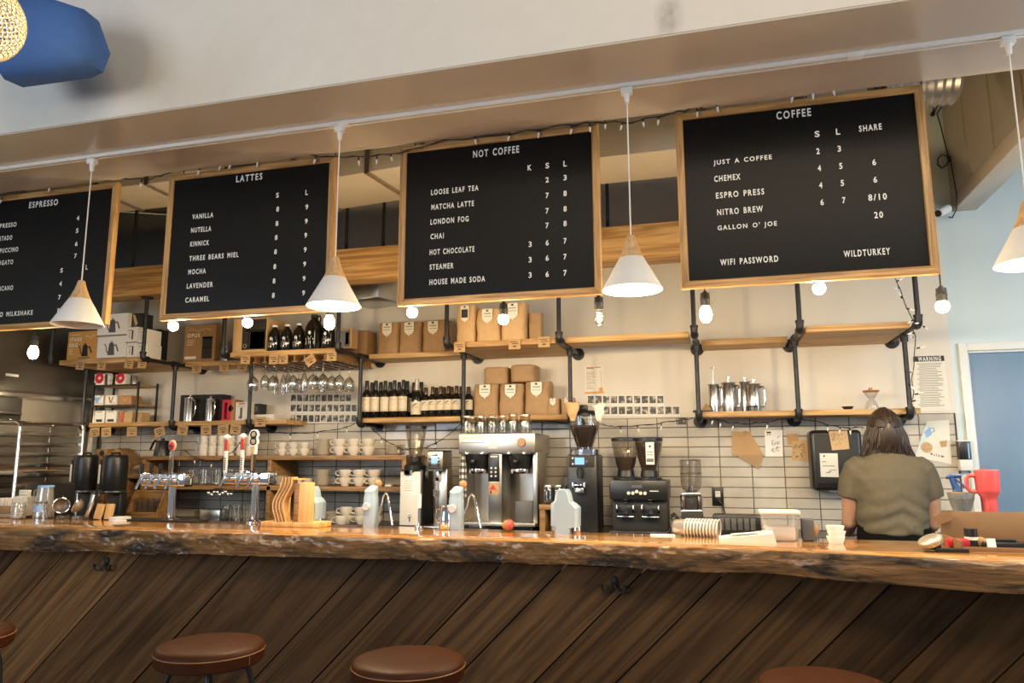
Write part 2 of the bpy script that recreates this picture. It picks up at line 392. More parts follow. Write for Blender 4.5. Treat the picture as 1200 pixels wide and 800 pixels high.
def nth(i): return ['first', 'second', 'third', 'fourth', 'fifth', 'sixth', 'seventh', 'eighth', 'ninth', 'tenth', 'eleventh', 'twelfth', 'thirteenth'][i]

# ================================================================== the setting
YW = 5.5
mb = MB(); mb.box((-1, 1.5, -.05), (12, 10, .1), 'concrete'); struct(mb, 'floor')
mb = MB(); mb.box((-1.92, YW+.06, 2.0), (6.90, .12, 4.0), 'wall_paint'); struct(mb, 'wall_back')
mb = MB()   # the next room's wall, pale blue, runs on past the corner; opening for the door
XD0, XD1, ZD = 1.625, 2.52, 2.115
mb.box(((1.53+XD0)/2, YW+.05, 2.0), (XD0-1.53, .10, 4.0), 'wall_blue')
mb.box(((XD0+XD1)/2, YW+.05, (ZD+4)/2), (XD1-XD0, .10, 4-ZD), 'wall_blue'); mb.box(((XD1+4.6)/2, YW+.05, 2.0), (4.6-XD1, .10, 4.0), 'wall_blue')
struct(mb, 'wall_right')
mb = MB(); mb.box((-5.52, 2.5, 2.0), (.20, 6.2, 4.0), 'kitchen_steel'); struct(mb, 'wall_left')
mb = MB(); mb.box((-.6, 4.52, 4.05), (10.4, 2.18, .1), 'dark_ceiling'); struct(mb, 'ceiling')
# bulkhead over the bar: lit front face, glossy underside, return towards the back wall on the right
XS = 1.622
mb = MB(); mb.box((-.6, 2.775+.03, 3.64), (10.4, .06, 1.12), 'bulkhead_stained'); struct(mb, 'wall_upper')
mb = MB(); mb.box((-.6, (2.776+3.445)/2, 3.075), (10.4, 3.445-2.776, .008), 'soffit_paint')
mb.box((XS+.075, (3.445+YW)/2, 3.13), (.15, YW-3.445, .10), 'soffit_paint', bev=.004); struct(mb, 'trim_1')
mb = MB(); mb.box((XS+.02, (3.445+YW)/2, 3.59), (.04, YW-3.445, .82), 'duct_paint')
for y in (3.75, 4.2, 4.65, 5.1): mb.box((XS-.004, y, 3.59), (.012, .02, .82), 'duct_paint')
struct(mb, 'wall_return')
mb = MB(); mb.box((-.6, 3.430, 3.59), (10.4, .03, .82), 'duct_paint'); struct(mb, 'wall_bulkhead')

mb = MB(); mb.box((-1.1, YW-.005, 3.475), (4.2, .010, 1.05), 'upper_wall_shade'); struct(mb, 'wall_shade')  # thin added sheets over the back wall carry its shade as colour
mb = MB(); mb.box((-4.35, YW-.005, 3.475), (2.3, .010, 1.05), 'upper_wall_deep_shade'); struct(mb, 'wall_shade_left')  # left sheet, coloured darker for the deeper shade there
# tiled splashback: every tile its own glazed block on dark grout
mb = MB(); mb.box((-1.93, YW-.006, 1.255), (6.90, .012, .902), 'grout')
TW, TH = .2145, .0702; rng = random.Random(3)
for i in range(-25, 8):
    for j in range(13):
        x = .011+TW*(i+.5); z = 1.437-TH*(j-3.3); 
        x0, x1 = x-TW/2+.002, min(x+TW/2-.002, 1.522)
        zc = 1.704-TH*(j+.5); k = rng.uniform(-.0012, .0012); k2 = rng.uniform(-.001, .001)
        z0, z1 = zc-TH/2+.0018, zc+TH/2-.0018
        if x0 > 1.5: continue
        yf = YW-.017; e = .004
        vs = [(x0, YW-.012, z0), (x1, YW-.012, z0), (x1, YW-.012, z1), (x0, YW-.012, z1),
              (x0+e, yf+k+k2, z0+e), (x1-e, yf-k+k2, z0+e), (x1-e, yf-k-k2, z1-e), (x0+e, yf+k-k2, z1-e)]
        mb.add(vs, [(4, 5, 6, 7), (0, 1, 5, 4), (1, 2, 6, 5), (2, 3, 7, 6), (3, 0, 4, 7)], 'tile_glaze')
struct(mb, 'wall_tile')

# door on the right
d = thing('door_1', 'slate blue door in a white frame at the right edge', 'door', (XD0, YW, 0)); d['kind'] = 'structure'
mb = MB(); mb.box(((XD1-XD0)/2, .05, ZD/2), (XD1-XD0-.02, .045, ZD-.01), 'door_blue', bev=.003); mb.build('door_leaf', d)
mb = MB(); w = .052
mb.box((-w/2, -.012, (ZD+w)/2), (w, .024, ZD+w), 'door_white', bev=.004); mb.box((XD1-XD0+w/2, -.012, (ZD+w)/2), (w, .024, ZD+w), 'door_white', bev=.004)
mb.box(((XD1-XD0)/2, -.012, ZD+w/2), (XD1-XD0, .024, w), 'door_white', bev=.004)
mb.box((.006, .03, ZD/2), (.012, .05, ZD), 'door_white'); mb.box(((XD1-XD0)/2, .03, ZD-.006), (XD1-XD0, .05, .012), 'door_white')
mb.build('door_frame', d)

# kitchen hood and its steel wall strips at far left
t = thing('extractor_hood', 'big dark steel extractor hood over the kitchen at the left edge', 'hood', (-5.42, 4.3, 1.915))
mb = MB(); mb.box((.03, -.05, .53), (.08, 2.26, 1.0), 'steel_dark', bev=.005); mb.build('side_panel', t)
mb = MB(); mb.box((.05, -.05, .012), (.09, 2.30, .045), 'steel', bev=.004); mb.build('bottom_rail', t)
mb = MB(); mb.box((.072, .25, .16), (.006, .11, .02), 'paper_white'); mb.build('nameplate', t)
area_light('hood_lamp', (-5.12, 4.55, 1.90), (-5.42, 4.9, 1.6), .5, .10, 3.0, (1, .80, .50))
c1 = aX(25, 492, -5.36); c0 = aX(25, 462, -5.36)
t = thing('black_oven', 'black oven front below the kitchen hood at the left edge', 'oven', (-5.39, c1.y-.42, c1.z)); MB().box((0, 0, (1.90-c1.z)/2), (.05, .84, 1.90-c1.z), 'black_matte', bev=.004).build('oven_front', t); MB().cyl((.045, -.40, .05), (.045, .40, .05), .010, 'steel').build('handle', t)
t = tag(MB().box((-5.36, 5.40, 1.45), (.05, .05, .95), 'steel', bev=.003).box((-5.36, 5.47, 1.45), (.04, .03, .95), 'steel_dark').build('steel_corner_post'), 'narrow steel corner post where the kitchen wall meets the tiles', 'post')

# ================================================================== the bar
BX0, BX1 = -5.2, 2.1
def lerp_tab(tab, x):
    for (a, p), (b, q) in zip(tab, tab[1:]):
        if x <= b: t_ = max(0, (x-a)/(b-a)); return p+(q-p)*t_
    return tab[-1][1]
FRONT = [(-5.2, 3.10), (-3.65, 3.12), (-2.12, 3.14), (-.87, 3.15), (.17, 3.08), (.97, 2.92), (2.1, 2.80)]
BACK = [(-5.2, 3.76), (-4.3, 3.74), (-2.45, 3.72), (-.98, 3.60), (.2, 3.55), (2.1, 3.55)]
BOT = [(-5.2, .955), (-3.6, .950), (-2.1, .965), (-.87, .975), (.17, .975), (1.0, .965), (2.1, .96)]
ZB = 1.07
def bumpy(x, z, s): return noise.fractal(Vector((x*s, z*s*2.2, 1.7)), .8, 2.1, 5)
mb = MB(); NX = 1050; NS = 16; rows = []
for i in range(NX+1):
    x = BX0+(BX1-BX0)*i/NX; yf = lerp_tab(FRONT, x)+.012*noise.noise(Vector((x*2.3, 0, 0))); yb = lerp_tab(BACK, x); zb = lerp_tab(BOT, x)+.010*noise.noise(Vector((x*3.1, 5, 0)))
    rough_ = max(0, min(1, .55+1.3*noise.noise(Vector((x*.9, 9, 3)))))
    row = [(x, yb, zb), (x, yb, ZB-.004), (x, yb-.004, ZB)]
    for j in range(1, 4): row.append((x, yb+(yf+.010-yb)*j/3, ZB))
    for j in range(NS+1):
        u = j/NS; z = ZB-.004-(ZB-.004-zb)*u
        bul = .016*math.sin(PI*min(1, u*1.05))*(.35+.7*noise.noise(Vector((x*1.7, u*1.5, 4))))
        y = yf+.022*u**1.5 - bul + (.004+.014*rough_)*bumpy(x, z, 9)*min(1, u*4) + .007*rough_*bumpy(x+7, z, 34)*min(1, u*4)
        row.append((x, y, z))
    row.append((x, yf+.12, zb)); rows.append(row)
vs = [p for r in rows for p in r]; n = len(rows[0]); fs = []; ft = []
for i in range(NX):
    for j in range(n):
        a = i*n+j; b = i*n+(j+1) % n; (ft if 1 <= j <= 4 else fs).append((a, b, b+n, a+n))
k0 = mb.idx('slab_top'); mb.idx('live_edge')
mb.v = [Vector(p) for p in vs]; mb.f = fs+ft+[tuple(range(n)), tuple(reversed(range(NX*n, NX*n+n)))]; mb.mi = [1]*len(fs)+[0]*len(ft)+[1, 1]
slab = mb.build('bar_slab', ang=60)
tag(slab, 'long live-edge wooden bar slab with a glossy honey top and bark front', 'bar top')
# diagonal reclaimed boards under it
def clip(poly, a, b, c):
    out = []
    for i, p in enumerate(poly):
        q = poly[(i+1) % len(poly)]; dp = a*p[0]+b*p[1]-c; dq = a*q[0]+b*q[1]-c
        if dp <= 0: out.append(p)
        if (dp < 0 < dq) or (dq < 0 < dp): t_ = dp/(dp-dq); out.append((p[0]+(q[0]-p[0])*t_, p[1]+(q[1]-p[1])*t_))
    return out
YP = 3.34
cuts = [-7.2]; rng = random.Random(11)
marks = [aY(px, py, YP) for px, py in ((25, 705), (165, 650), (290, 655), (430, 655), (500, 658), (590, 658), (665, 660), (755, 668), (850, 671), (945, 676), (1047, 682))]
base = [p.x-p.z for p in marks]
c = base[0]-.3
pre = []
while c > -6.6: pre.append(c); c -= rng.uniform(.24, .36)
cuts = sorted(pre+base); c = cuts[-1]+.34
while c < 2.2: cuts.append(c); c += rng.uniform(.28, .38)
bp = thing('counter_cladding', 'dark diagonal reclaimed board cladding below the bar slab', 'cladding', (0, YP, 0))
mb = MB()
for a, b in zip(cuts, cuts[1:]):
    poly = [(BX0, 0.0), (BX1, 0.0), (BX1, .947), (BX0, .947)]
    poly = clip(poly, -1, 1, -(a+.005)); poly = clip(poly, 1, -1, b-.005)
    if len(poly) > 2: mb.prism(poly, rng.uniform(-.004, .004), .03, 'plank')
mb.build('diagonal_boards', bp, ang=20)
mb = MB(); mb.box(((BX0+BX1)/2, .045, .46), (BX1-BX0, .03, .92), 'black_matte'); mb.build('backing', bp)
for i, (px, py) in enumerate(((125, 661), (720, 685))):
    p = aY(px, py, YP-.005)
    t = thing('coat_hook', ['black double coat hook on the boards near the left end of the bar', 'black double coat hook on the boards in the middle of the bar'][i], 'hook', (p.x, YP-.004, p.z-.035), group='coat hooks under the bar')
    if i == 0: hb = t
    mb = MB(); mb.ball((0, -.004, .052), (.016, .006, .02), 'black_matte'); mb.build('backplate', t)
    mb = MB()
    for s in (-1, 1):
        mb.tube([(0, -.008, .045), (s*.010, -.018, .022), (s*.028, -.024, .006), (s*.045, -.030, .012), (s*.050, -.034, .030)], .0055, 'black_matte'); mb.ball((s*.050, -.034, .033), .008, 'black_matte', 10, 6)
    mb.build('prongs', t)

# ================================================================== stools
def make_stool(loc, rz, label):
    t = thing('bar_stool', label, 'stool', loc, rz, 'leather bar stools')
    rr = .192; H0 = .75
    mb = MB(); mb.lathe([(0, .675), (.14, .675), (rr-.012, .679), (rr-.002, .688), (rr, .706), (rr+.001, .7215), (rr-.004, .7245), (rr+.001, .7275), (rr-.001, .736), (rr-.010, .744), (rr-.03, .749), (.10, .7525), (0, .753)], 'leather', n=56); mb.build('seat', t)
    mb = MB(); mb.tube([((rr+.001)*math.cos(a), (rr+.001)*math.sin(a), .7245) for a in [2*PI*i/48 for i in range(48)]], .0022, 'leather_seam', n=6, closed=True)
    mb.tube([(0, -rr-.001, .72), (0, -rr-.001, .69)], .0012, 'leather_seam', n=5); mb.build('seam', t)
    for k in range(4):
        a = PI/4+k*PI/2; c_, s_ = math.cos(a), math.sin(a)
        mb = MB(); mb.tube([(.125*c_, .125*s_, .678), (.15*c_, .15*s_, .60), (.205*c_, .205*s_, 0.006)], .0105, 'black_pipe', n=10); mb.cyl((.205*c_, .205*s_, 0), (.205*c_, .205*s_, .012), .014, 'black_plastic', n=12); mb.build('leg', t)
    mb = MB(); q = .185; mb.tube([(q*math.cos(a), q*math.sin(a), .25) for a in [2*PI*i/40 for i in range(40)]], .008, 'black_pipe', n=8, closed=True); mb.build('foot_ring', t)
    return t
SPOTS = [((-48, 737), 'bar stool whose brown leather seat is cut off at the left edge of the photo'), ((247, 752), 'brown leather bar stool standing below the second menu board from the left'),
         ((479, 769), 'brown leather bar stool standing below the not coffee menu board'), ((965, 797), 'brown leather bar stool in the bottom right, only the top of its seat in view')]
for i, ((px, py), lab) in enumerate(SPOTS):
    p = aZ(px, py, .75); z = Vector((p.x, p.y, 0))
    if i == 0: st = make_stool(z, .3, lab)
    else: dup(st, z, .3+i*1.1, lab)

# ================================================================== menu boards
YB = 3.452
BZ0, BZ1 = 2.196, 3.063
def on_board(px, py): p = aY(px, py, YB); return p.x, p.z
def board(x0, x1, label, lines):
    xc = (x0+x1)/2; w = x1-x0; h = BZ1-BZ0; fw = .036
    t = thing('menu_board', label, 'menu board', (xc, YB, BZ0), group=None)
    mb = MB(); mb.box((0, .016, h/2), (w-.02, .016, h-.02), 'felt'); mb.build('letter_panel', t)
    mb = MB()
    for a, b, m in (((-w/2, 0), (w/2, 0), 'oak'), ((-w/2, h), (w/2, h), 'oak'), ((-w/2, 0), (-w/2, h), 'oak_up'), ((w/2, 0), (w/2, h), 'oak_up')):
        def q(p, d):   # mitred corner
            return (p[0]+(d if p[0] < 0 else -d), p[1]+(d if p[1] == 0 else -d))
        ring = []
        for p in (a, b):
            i = q(p, fw); o5 = q(p, .004); i5 = q(p, fw-.004)
            ring.append([(p[0], .030, p[1]), (p[0], .002, p[1]), (o5[0], -.002, o5[1]), (i5[0], -.002, i5[1]), (i[0], .002, i[1]), (i[0], .030, i[1])])
        mb.ring(ring, m)
    mb.build('frame', t, ang=25)
    for txt, xa, xb, yb, hh in lines:
        X0, Z = on_board(xa, yb); X1, Z2 = on_board(xb, yb); mid = on_board((xa+xb)/2, yb)[1]
        if txt.startswith('<'): txt = txt[1:]
        for vs_, fs_ in words(txt): MB().add([(X0-xc+a*(X1-X0), .0055, mid-BZ0+b*hh) for a, b in vs_], fs_, 'letter_white').build('menu_title' if hh > .034 else ('price' if len(txt) < 3 or txt[0].isdigit() else 'menu_line'), t)
    return t
def col(txts, x, ys, w=3.6, dx=0): return [(t_, x+dx*i-w/2, x+dx*i+w/2, y, .029) for i, (t_, y) in enumerate(zip(txts, ys)) if t_]
I = lambda t_, a, b, y: (t_, a, b, y, .030)
board(-.130, .952, 'rightmost black menu board, headed coffee, in an oak frame',
      [('COFFEE', 910, 951, 137.5, .040), I('S', 955, 961, 160), I('L', 980, 985, 157.2), I('SHARE', 1007, 1034, 152.5),
       I('JUST A COFFEE', 836, 905, 191), I('CHEMEX', 837, 868, 211.3), I('ESPRO PRESS', 839, 896, 229.8), I('NITRO BREW', 840.5, 894.5, 249.8), I("GALLON O' JOE", 841, 911, 268.3),
       I('WIFI PASSWORD', 844, 912.5, 308.5), I('WILDTURKEY', 989, 1044, 299.3), I('8/10', 1018, 1040, 234), I('20', 1025, 1035.5, 255)]
      + col(['2', '4', '4', '6'], 959, [180, 200, 220, 240], 4, 1.6) + col(['3', '5', '5', '7'], 984, [177.2, 197.5, 217.5, 237.7], 4, 1.8) + col(['6', '6'], 1025, [193, 213.5], 4.4, 1.3))
board(-1.566, -.502, 'black menu board headed not coffee, third from the left',
      [('NOT COFFEE', 554, 608, 181.5, .040), I('K', 618, 622.7, 199.2), I('S', 639, 643.3, 196.8), I('L', 660, 664, 194.5),
       I('LOOSE LEAF TEA', 504.7, 560.3, 225.5), I('MATCHA LATTE', 505, 555, 243.3), I('LONDON FOG', 504, 548.7, 261), I('CHAI', 504, 519.5, 279.5), I('HOT CHOCOLATE', 503, 555.5, 296.6), I('STEAMER', 503, 531, 315), I('HOUSE MADE SODA', 502.7, 568, 331.6)]
      + col('2777666', 641, [213.3, 231.8, 249.8, 267, 287.2, 305.2, 324.2], 3.8) + col('3888777', 662, [210.8, 229.3, 247.5, 264.7, 285.2, 303.7, 322.7], 3.8) + col('333', 621, [289, 307.2, 325.2], 3.6))
board(-3.034, -1.952, 'black menu board headed lattes, second from the left',
      [('LATTES', 276, 306.5, 211.6, .040), I('S', 322.7, 326, 231.3), I('L', 357.2, 360, 228),
       I('VANILLA', 224.5, 249, 255.4), I('NUTELLA', 223, 246.5, 271.4), I('KINNICK', 222, 244, 287.7), I('THREE BEARS MIEL', 221, 278.5, 303.2), I('MOCHA', 219.7, 240.2, 320.7), I('LAVENDER', 218, 248.5, 336.9), I('CARAMEL', 216.2, 244, 353.5)]
      + col('8888888', 324.6, [247.5, 264.4, 280.8, 297.6, 314.9, 331.8, 348.8], 3.2, -.85) + col('9999999', 358.8, [245, 261.8, 278.3, 295.2, 312.1, 329, 346], 3.2, -.65))
board(-4.483, -3.402, 'leftmost black menu board, headed espresso, cut off by the photo edge',
      [('ESPRESSO', 33, 66.5, 241.8, .040), I('ESPRESSO', -7, 18, 266.4), I('CORTADO', -9, 13, 281.6), I('CAPPUCCINO', -10.5, 20, 295.7), I('AFFOGATO', -12, 14, 310.3), I('AMERICANO', -14, 14, 340.5), I('ESPRESSO MILKSHAKE', -23, 37, 370.5),
       I('L', 99.3, 101.6, 315.6)]
      + col('4567', 90.3, [257.8, 272.6, 288, 302.2], 3, -1) + col('S478', 71, [319.2, 334.8, 350.8, 366.3], 3, -1.2))

# ================================================================== track and pendants
YT, ZT = 3.115, 3.08
t = thing('lighting_track', 'long white lighting track under the glossy bulkhead carrying the pendants', 'track', (0, YT, ZT-.026))
mb = MB(); mb.box((-1.6, -.012, .013), (6.6, .012, .026), 'white_metal'); mb.box((-1.6, .012, .013), (6.6, .012, .026), 'white_metal'); mb.box((-1.6, 0, .022), (6.6, .036, .008), 'white_metal'); mb.build('rail', t)
for x in (-1.72, .62): MB().box((x, 0, .012), (.06, .040, .029), 'white_metal', bev=.002).build('joiner', t)
def pendant(px, py, lit, label):
    p = aY(px, py, YT); X, zb = p.x, p.z
    t = thing('pendant_lamp', label, 'pendant lamp', (X, YT, zb), group='white pendant lamps over the bar')
    mb = MB(); top = ZT-.027-zb
    mb.box((0, 0, top-.016), (.05, .034, .030), 'white_metal', bev=.003); mb.cyl((0, 0, top-.072), (0, 0, top-.030), .010, 'white_metal', r1=.014); mb.build('track_adapter', t)
    mb = MB(); mb.cyl((0, 0, .235), (0, 0, top-.07), .0032, 'white_cord', n=8); mb.build('cord', t)
    mb = MB(); mb.lathe([(.0, .243), (.014, .243), (.018, .238), (.021, .225), (.030, .195), (.044, .160), (.0525, .142), (.050, .140), (.0, .142)], 'ash_cap', n=28); mb.build('wooden_cap', t)
    mb = MB(); mb.lathe([(.0515, .1415), (.053, .1405), (.128, .004), (.129, .001), (.127, .0), (.124, .004), (.050, .136), (.0515, .1415)], 'shade_white', n=40); mb.build('shade', t)
    mb = MB(); mb.cyl((0, 0, .100), (0, 0, .138), .018, 'white_metal'); mb.build('lamp_holder', t)
    mb = MB(); mb.lathe([(.0, .012), (.016, .014), (.027, .024), (.031, .040), (.028, .058), (.018, .078), (.014, .102)], 'pendant_glow' if lit else 'bulb_off', n=20); mb.build('bulb', t)
    if lit:
        l = bpy.data.lights.new('pendant_light', 'POINT'); l.energy = PEND_W; l.color = (1, .80, .52); l.shadow_soft_size = .05
        o = bpy.data.objects.new('pendant_light', l); COL.objects.link(o); o.location = (X, YT, zb+.008)
pendant(91, 381, False, 'unlit white pendant lamp with a wooden cap in front of the espresso board')
pendant(391, 359, True, 'lit white pendant lamp in front of the right corner of the lattes board')
pendant(741, 340, True, 'lit white pendant lamp hanging in the gap between the not coffee and coffee boards')
pendant(1211, 309, True, 'lit white pendant lamp cut off by the right edge of the photo')

# bare bulbs hanging along the lower edges of the boards
def hanging_bulb(px, py, kind, label):
    Y = 3.56; p = aY(px, py, Y); r = .029
    t = thing('hanging_bulb', label, 'light bulb', (p.x, Y, p.z), group='bare filament bulbs under the menu boards')
    k = r if kind == 'globe' else .045
    mb = MB(); mb.cyl((0, 0, k+.055), (0, 0, 4.0-p.z), .0035, 'black_wire', n=6); mb.build('cord', t)
    mb = MB(); mb.lathe([(0, k+.062), (.008, k+.062), (.012, k+.054), (.021, k+.052), (.022, k+.028), (.0235, k+.026), (.0235, k+.020), (.022, k+.018), (.022, k-.002), (.019, k-.010), (0, k-.010)], 'black_matte', n=18); mb.build('socket', t)
    mb = MB()
    if kind == 'globe': mb.lathe([(.0, -r), (r*.5, -r*.87), (r*.87, -r*.5), (r, 0), (r*.9, r*.45), (r*.62, r*.8), (.013, k-.004)], 'bulb_glow', n=20)
    elif kind == 'bright': mb.lathe([(.0, -.046), (.015, -.042), (.026, -.028), (.030, -.008), (.027, .012), (.017, .034), (.013, .043)], 'bulb_glow', n=20)
    else: mb.lathe([(.0, -.044), (.004, -.043), (.016, -.036), (.024, -.020), (.024, -.004), (.018, .020), (.013, .043)], 'bulb_glass', n=20)
    mb.build('bulb', t)
    if kind == 'clear':
        mb = MB()
        for a in range(5): c_, s_ = .009*math.cos(a*1.256), .009*math.sin(a*1.256); mb.tube([(c_*.6, s_*.6, .020), (c_, s_, -.024)], .0028, 'bulb_glow', n=6)
        mb.build('filament', t)
    l = bpy.data.lights.new('bulb_light', 'POINT'); l.energy = BULB_W*(.5 if kind == 'clear' else 1); l.color = (1, .74, .42); l.shadow_soft_size = .035
    o = bpy.data.objects.new('bulb_light', l); COL.objects.link(o); o.location = (p.x, Y+.04, p.z-.075)
for px, py, kind, label in ((39, 412, 'bright', 'glowing bare bulb below the espresso board at far left'), (203, 382, 'globe', 'glowing bare bulb below the left end of the lattes board'),
    (290, 378, 'globe', 'glowing bare bulb below the middle of the lattes board'), (386, 377, 'bright', 'glowing bare bulb just under the second pendant lamp'),
    (483, 366, 'globe', 'glowing bare bulb below the left end of the not coffee board'), (590, 374, 'globe', 'glowing bare bulb in front of the pale coffee bags'),
    (702, 371, 'clear', 'bare filament bulb in its black socket below the right corner of the not coffee board'), (827, 367, 'bright', 'bright pear shaped bulb in its black socket below the left end of the coffee board'),
    (960, 338, 'globe', 'glowing bare bulb below the middle of the coffee board'), (1104.5, 359, 'globe', 'glowing bare bulb hanging from the right corner of the coffee board')):
    hanging_bulb(px, py, kind, label)

# little string lights
def string_lights(name, label, wires, bulbs, Yd, sz=1.0, hang=True):
    t = thing(name, label, 'string lights', aY(wires[0][0][0], wires[0][0][1], wires[0][0][2] if len(wires[0][0]) > 2 else Yd))
    o = Vector(t.location); g = lambda q: aY(q[0], q[1], q[2] if len(q) > 2 else Yd)-o
    mb = MB()
    for w in wires:
        P = [g(q) for q in w]; S = []
        for a, b in zip(P, P[1:]):
            for k in range(6): S.append(a.lerp(b, k/6)+Vector((0, 0, .004*math.sin(k*1.7+a.x*9))))
        S.append(P[-1]); mb.tube(S, .0028*sz, 'black_wire', n=6)
        mb.tube([s_+Vector((0, .003, .004*math.sin(i*1.3))) for i, s_ in enumerate(S)], .002*sz, 'black_wire', n=5)
    mb.build('wire', t)
    for i, q in enumerate(bulbs):
        p = g(q); dn = Vector((random.uniform(-.35, .35), random.uniform(-.3, .1), -1)).normalized() if hang else Vector((random.uniform(-1, 1), -.4, random.uniform(-.6, .4))).normalized()
        mb = MB(); mb.cyl(p, p+dn*.022*sz, .0045*sz, 'black_wire', n=8)
        a = p+dn*.020*sz; mb.build('bulb_socket', t)
        mb = MB(); mb.tube([a, a+dn*.008*sz, a+dn*.022*sz, a+dn*.03*sz], [.0045*sz, .0062*sz, .004*sz, .0008*sz], 'letter_white', n=8); mb.build('mini_bulb', t)
string_lights('mini_light_string', 'black string of small white lights draped along the tops of the menu boards',
    [[(0, 229), (60, 215), (110, 212), (145, 209), (175, 210), (195, 203), (235, 196), (300, 187), (360, 182), (395, 184), (430, 183), (467, 179), (520, 165), (600, 156), (660, 147), (700, 143), (740, 143), (790, 132), (815, 127), (835, 121), (900, 113), (980, 101), (1030, 97)]],
    [(3, 231), (59, 217), (166, 211), (235, 196), (260, 191), (272, 190), (302, 186), (371, 183), (420, 184), (441.7, 183), (458, 181), (556, 160), (598, 156), (632, 151), (670.7, 147), (690.7, 145), (709, 142), (730, 143), (753, 139), (772, 136), (817, 127), (839, 121), (929, 109), (952, 105), (975, 102)], 3.435)
string_lights('mini_light_string', 'black string of small lights sagging below the lower wall shelves',
    [[(215, 528, 5.06), (235, 539, 5.06), (255, 541, 5.06), (275, 527, 5.06), (292, 503, 5.12)], [(322, 507), (358, 508), (400, 502), (420, 495), (433, 500), (450, 515), (473, 527), (500, 524), (520, 514), (541, 496)],
     [(640, 494, 5.32), (700, 496, 5.32), (720, 500, 5.28), (760, 498), (795, 492), (812, 490)], [(826, 489), (840, 492), (868, 497), (895, 495), (928, 489), (950, 492), (985, 501), (1012, 501)]],
    [(228, 537, 5.06), (248, 541, 5.06), (266, 536, 5.06), (282, 518, 5.09), (340, 508), (372, 506), (406, 500), (447, 513), (466, 524), (495, 526), (512, 518), (727, 500), (747, 499), (775, 496), (836, 490), (845, 493), (860, 496), (900, 495), (970, 497), (985, 500), (996, 501)], 5.16, .9)
string_lights('mini_light_string', 'black string of small lights wound down the rightmost pipe by the warning notice',
    [[(1049, 326), (1056, 342), (1060, 355), (1066, 368), (1072, 378), (1078, 385), (1074, 379), (1069, 384), (1073, 395), (1071.5, 415), (1071, 430), (1068, 445), (1071, 460), (1068, 472), (1073, 484)]],
    [(1050, 330), (1054, 337), (1057, 349), (1062, 361), (1070, 375), (1079, 378), (1082, 382), (1072, 390), (1070, 395), (1074, 408), (1067, 436), (1065, 450), (1072, 462), (1069, 470)], 4.76, 1.0, False)

# ================================================================== ceiling void behind the boards
ZBM = 2.693
t = tag(MB().box((-2.0, 4.785, ZBM+.115), (6.4, .19, .23), 'beam_pine', bev=.006).build('timber_beam'), 'thick pine beam running behind the menu boards above the shelves', 'beam')
for i, (px, lab) in enumerate(((160, 'left'), (407, 'second'), (450, 'third'), (712, 'fourth'))):
    p = aY(px, 250, 4.785)
    tag(MB().cyl((p.x, 4.785, ZBM+.225), (p.x, 4.785, 4.0), .012, 'black_pipe').cyl((p.x, 4.785, ZBM+.225), (p.x, 4.785, ZBM+.24), .035, 'black_pipe').build('hanger_rod'),
        ['black rod holding up the pine beam left of the lattes board', 'thicker black rod above the pine beam just right of the lattes board', 'black rod above the pine beam just left of the not coffee board', 'black rod above the pine beam just right of the not coffee board'][i], 'rod', 'rods carrying the pine beam')
def duct(name, label, x0, x1, y0, y1, z0, z1, m='duct_paint', rz=0):
    mb = MB(); w = x1-x0; mb.box((0, 0, (z1-z0)/2), (w, y1-y0, z1-z0), m, bev=.006); t = thing(name, label, 'duct', ((x0+x1)/2, (y0+y1)/2, z0), rz)
    mb.build('duct_body', t)
    for k in (-.31, .07, .33):
        MB().box((w*k, 0, (z1-z0)/2), (.03, y1-y0+.02, z1-z0+.02), 'galvanised').build('seam_band', t)
        MB().cyl((w*k, 0, z1-z0), (w*k, 0, 4.0-z0), .006, 'galvanised', n=8).build('hanger', t)
    return t
duct('ventilation_duct', 'beige boxed duct seen between the espresso and lattes boards', -4.75, -3.2, 3.75, 4.16, 3.165, 3.6)
duct('ventilation_duct', 'bright beige duct with a slanting seam between the lattes and not coffee boards', -2.75, -1.3, 3.85, 4.35, 3.115, 3.6, rz=-.12)
duct('ventilation_duct', 'beige duct seen between the not coffee and coffee boards', -1.05, .80, 3.80, 4.20, 3.03, 3.5)
mb = MB(); mb.tube([(-5.2, 5.15, 3.62), (-3.2, 4.95, 3.26)], .02, 'galvanised', n=10); mb.cyl((-4.4, 5.07, 3.476), (-4.4, 5.07, 4.0), .006, 'galvanised', n=8); tag(mb.build('conduit'), 'pale conduit crossing the dark ceiling void between the two left boards', 'conduit')
mb = MB(); mb.box((-2.58, 5.25, 2.72), (.36, .34, .17), 'galvanised', rz=-.25, bev=.004); tag(mb.build('wall_duct'), 'grey sheet metal duct on the wall under the pine beam', 'duct')
p = aY(1100, 100, 4.1); mb = MB()
for k in range(9): mb.lathe([(.150, -.02), (.165, 0), (.150, .02)], 'galvanised', c=(.95+k*.04, 4.1, p.z+.06), n=28, rot=Matrix.Rotation(PI/2, 4, 'Y'))
mb.cyl((.96, 4.1, p.z+.06), (.98, 4.1, p.z+.06), .15, 'galvanised', n=28); mb.cyl((1.27, 4.1, p.z+.06), (1.29, 4.1, p.z+.06), .145, 'galvanised', n=28); tag(mb.build('round_duct'), 'shiny round metal duct behind the top right corner of the coffee board', 'duct')
